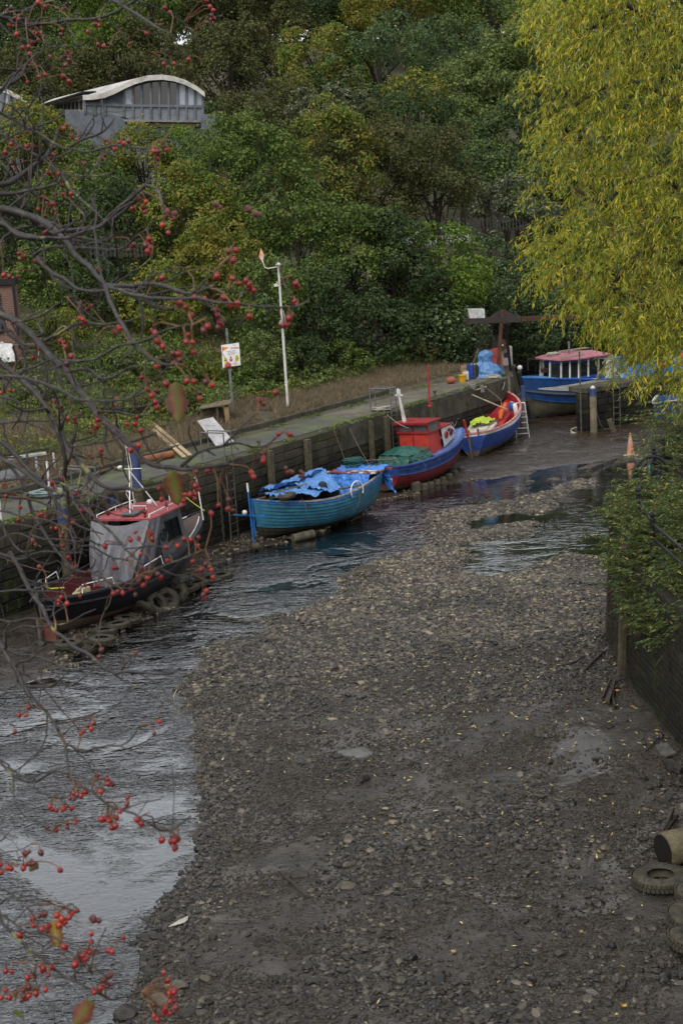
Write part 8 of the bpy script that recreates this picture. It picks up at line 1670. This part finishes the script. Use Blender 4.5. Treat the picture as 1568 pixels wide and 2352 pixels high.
    info.sort(key=lambda a: -a[0]); O0 = V(t.location); restv, restf, restm, off = [], [], [], 0
    base_v = [(np.array([tuple(v.co) for v in pm.vertices]), [tuple(p.vertices) for p in pm.polygons], [p.material_index for p in pm.polygons]) for pm in protos]
    for i, (_, p, r, k, d) in enumerate(info):
        c_ = 0 if rr.random() < .72 else (1 if rr.random() < .5 else 2); e = Euler((rr.gauss(0, .5), rr.gauss(0, .5), rr.random()*6)); 
        if i < 100:
            o = bpy.data.objects.new('berry', protos[c_]); C.objects.link(o); o.parent = t; o.location = p-O0; o.rotation_euler = e; o.scale = (r, r, r)
        else:
            bv, bf, bm = base_v[c_]; vv = (bv*r)@np.array(e.to_matrix()).T+np.array(p); restv.append(vv); restf += [tuple(q+off for q in f2) for f2 in bf]; restm += [0 if (m_ == 0 and c_ == 0) else (1 if m_ == 0 and c_ == 1 else (2 if m_ == 0 else 3)) for m_ in bm]; off += len(bv)
    me = mesh_np('berries', np.concatenate(restv)-np.array(O0), restf, red+[calyx], True, restm); o = bpy.data.objects.new('berries', me); C.objects.link(o); o.parent = t; o['kind'] = 'stuff'
    o = obj('berry_stalks', st, TWG, t); o['kind'] = 'stuff'
    # shrivelled clusters
    sh = MB()
    for (x, y) in ((150, 20), (145, 85), (152, 125), (20, 25), (690, 1090), (665, 1085), (500, 470), (575, 480), (590, 490), (385, 492), (400, 498), (215, 2105), (98, 2100), (72, 1985), (60, 1960), (245, 2248), (250, 2255)):
        for _ in range(4): sh.ball(PD(x+rr.gauss(0, 5), y+rr.gauss(0, 5), dep(x, y)), .0035*rr.uniform(.7, 1.2), 7, 5)
    o = obj('withered_berries', sh, red[2], t); o['kind'] = 'stuff'
    # a few remaining leaves
    def lf(x, y, w_, h_, rot, d, cols, lab, seed):
        q = random.Random(seed); m3, nt3, b3 = newmat('autumn hawthorn leaf'); co3 = objco(nt3); s3 = ND(nt3, 'ShaderNodeSeparateXYZ'); nt3.links.new(co3, s3.inputs[0])
        rad3 = mth(nt3, 'ADD', mth(nt3, 'MULTIPLY', mth(nt3, 'ABSOLUTE', s3.outputs[0]), 55.0), mth(nt3, 'MULTIPLY', noise(nt3, 70, 4, .6, co3), .5))
        cc3 = ramp(nt3, rad3, [(.25, cols[0]), (.5, cols[1]), (.75, cols[2])]); nt3.links.new(cc3, b3.inputs['Base Color']); b3.inputs['Roughness'].default_value = .6
        tr3 = ND(nt3, 'ShaderNodeBsdfTranslucent'); nt3.links.new(cc3, tr3.inputs[0]); mx3 = ND(nt3, 'ShaderNodeMixShader'); mx3.inputs[0].default_value = .35; nt3.links.new(b3.outputs[0], mx3.inputs[1]); nt3.links.new(tr3.outputs[0], mx3.inputs[2]); nt3.links.new(mx3.outputs[0], nt3.nodes['Material Output'].inputs[0])
        N = 18; rows = []
        for i in range(N+1):
            v = i/N; hw = math.sin(math.pi*v**.8)**.75*(1+.10*math.sin(v*30+seed)+.16*math.sin(v*11+seed*2))*.5*w_; rows.append([V((hw*k, .12*w_*abs(k)**1.5+.06*w_*math.sin(v*5), (.5-v)*h_)) for k in (-1, -.5, 0, .5, 1)])
        mb = MB(); mb.grid(rows); mb.tube([(0, 0, h_*.5), (0, -.0, h_*.7)], .0009, 4); S = .8*d/F
        v = np.array([tuple(p) for p in mb.v])*S; me = mesh_np('leaf', v, mb.f, [m3], True); o = bpy.data.objects.new('leaf', me); C.objects.link(o); o.parent = t; o.location = PD(x, y, d)-O0; o.rotation_euler = (rad(q.uniform(-20, 10)), rad(rot), rad(q.uniform(-25, 25))); o['label'] = lab
    lf(408, 925, 62, 125, 4, 1.75, ((.09, .12, .02), (.17, .07, .02), (.10, .03, .015)), 'large russet leaf with a green centre', 1)
    lf(403, 1122, 62, 110, -8, 1.8, ((.11, .13, .02), (.15, .08, .02), (.10, .035, .015)), 'blurry green and russet leaf above the red cabin roof', 2)
    lf(128, 2146, 46, 80, -6, 2.0, ((.25, .19, .02), (.18, .09, .02), (.12, .04, .02)), 'speckled yellow brown leaf at the lower left', 3)
    lf(188, 2330, 56, 100, 35, 1.8, ((.10, .11, .02), (.17, .06, .02), (.12, .035, .02)), 'russet leaf at the bottom edge', 4)
    lf(78, 1992, 26, 34, 50, 2.1, ((.10, .07, .03), (.08, .05, .03), (.05, .03, .02)), 'curled dead leaf', 5)
    lf(44, 2330, 14, 44, -38, 2.1, ((.10, .14, .03), (.08, .10, .03), (.14, .05, .02)), 'narrow green leaf near the bottom left', 6)
hawthorn()
# ------------------------------------------------------------------ light, camera
w = bpy.data.worlds.new('World'); bpy.context.scene.world = w; w.use_nodes = True; nt = w.node_tree
bg = nt.nodes['Background']; sk = ND(nt, 'ShaderNodeTexSky', sky_type='NISHITA'); sk.sun_disc = False
SE, SA = rad(48), rad(205)
sk.sun_elevation = SE; sk.sun_rotation = SA; sk.air_density = 1.6; sk.dust_density = 4; sk.ozone_density = 1.2
hs = ND(nt, 'ShaderNodeHueSaturation'); hs.inputs['Saturation'].default_value = .42; nt.links.new(sk.outputs[0], hs.inputs['Color'])
nt.links.new(mixc(nt, .6, hs.outputs[0], (4.9, 4.96, 5.18)), bg.inputs[0]); bg.inputs[1].default_value = .14
sl = bpy.data.lights.new('sun', 'SUN'); sl.energy = 1.1; sl.angle = rad(35); sl.color = (1, .96, .9)
so = bpy.data.objects.new('sun', sl); C.objects.link(so)
so.rotation_euler = V((math.sin(SA)*math.cos(SE), math.cos(SA)*math.cos(SE), math.sin(SE))).to_track_quat('Z', 'Y').to_euler()
cd = bpy.data.cameras.new('camera'); co_ = bpy.data.objects.new('camera', cd); C.objects.link(co_)
cd.sensor_fit = 'VERTICAL'; cd.sensor_height = 36; cd.sensor_width = 24; cd.lens = F/2352*36; cd.clip_start = .05; cd.clip_end = 3000
cd.dof.use_dof = True; cd.dof.focus_distance = 46; cd.dof.aperture_fstop = 20
Mx = Matrix.Identity(4)
for i in range(3): Mx[i][0] = r_[i]; Mx[i][1] = u_[i]; Mx[i][2] = -f_[i]; Mx[i][3] = CAM[i]
co_.matrix_world = Mx
sc = bpy.context.scene; sc.camera = co_
sc.view_settings.view_transform = 'Standard'; sc.view_settings.look = 'None'; sc.view_settings.exposure = EXPO; sc.view_settings.gamma = 1
sc.cycles.use_denoising = True; sc.cycles.max_bounces = 6; sc.cycles.transparent_max_bounces = 16; sc.cycles.diffuse_bounces = 3; sc.cycles.glossy_bounces = 3
sc.cycles.caustics_reflective = False; sc.cycles.caustics_refractive = False
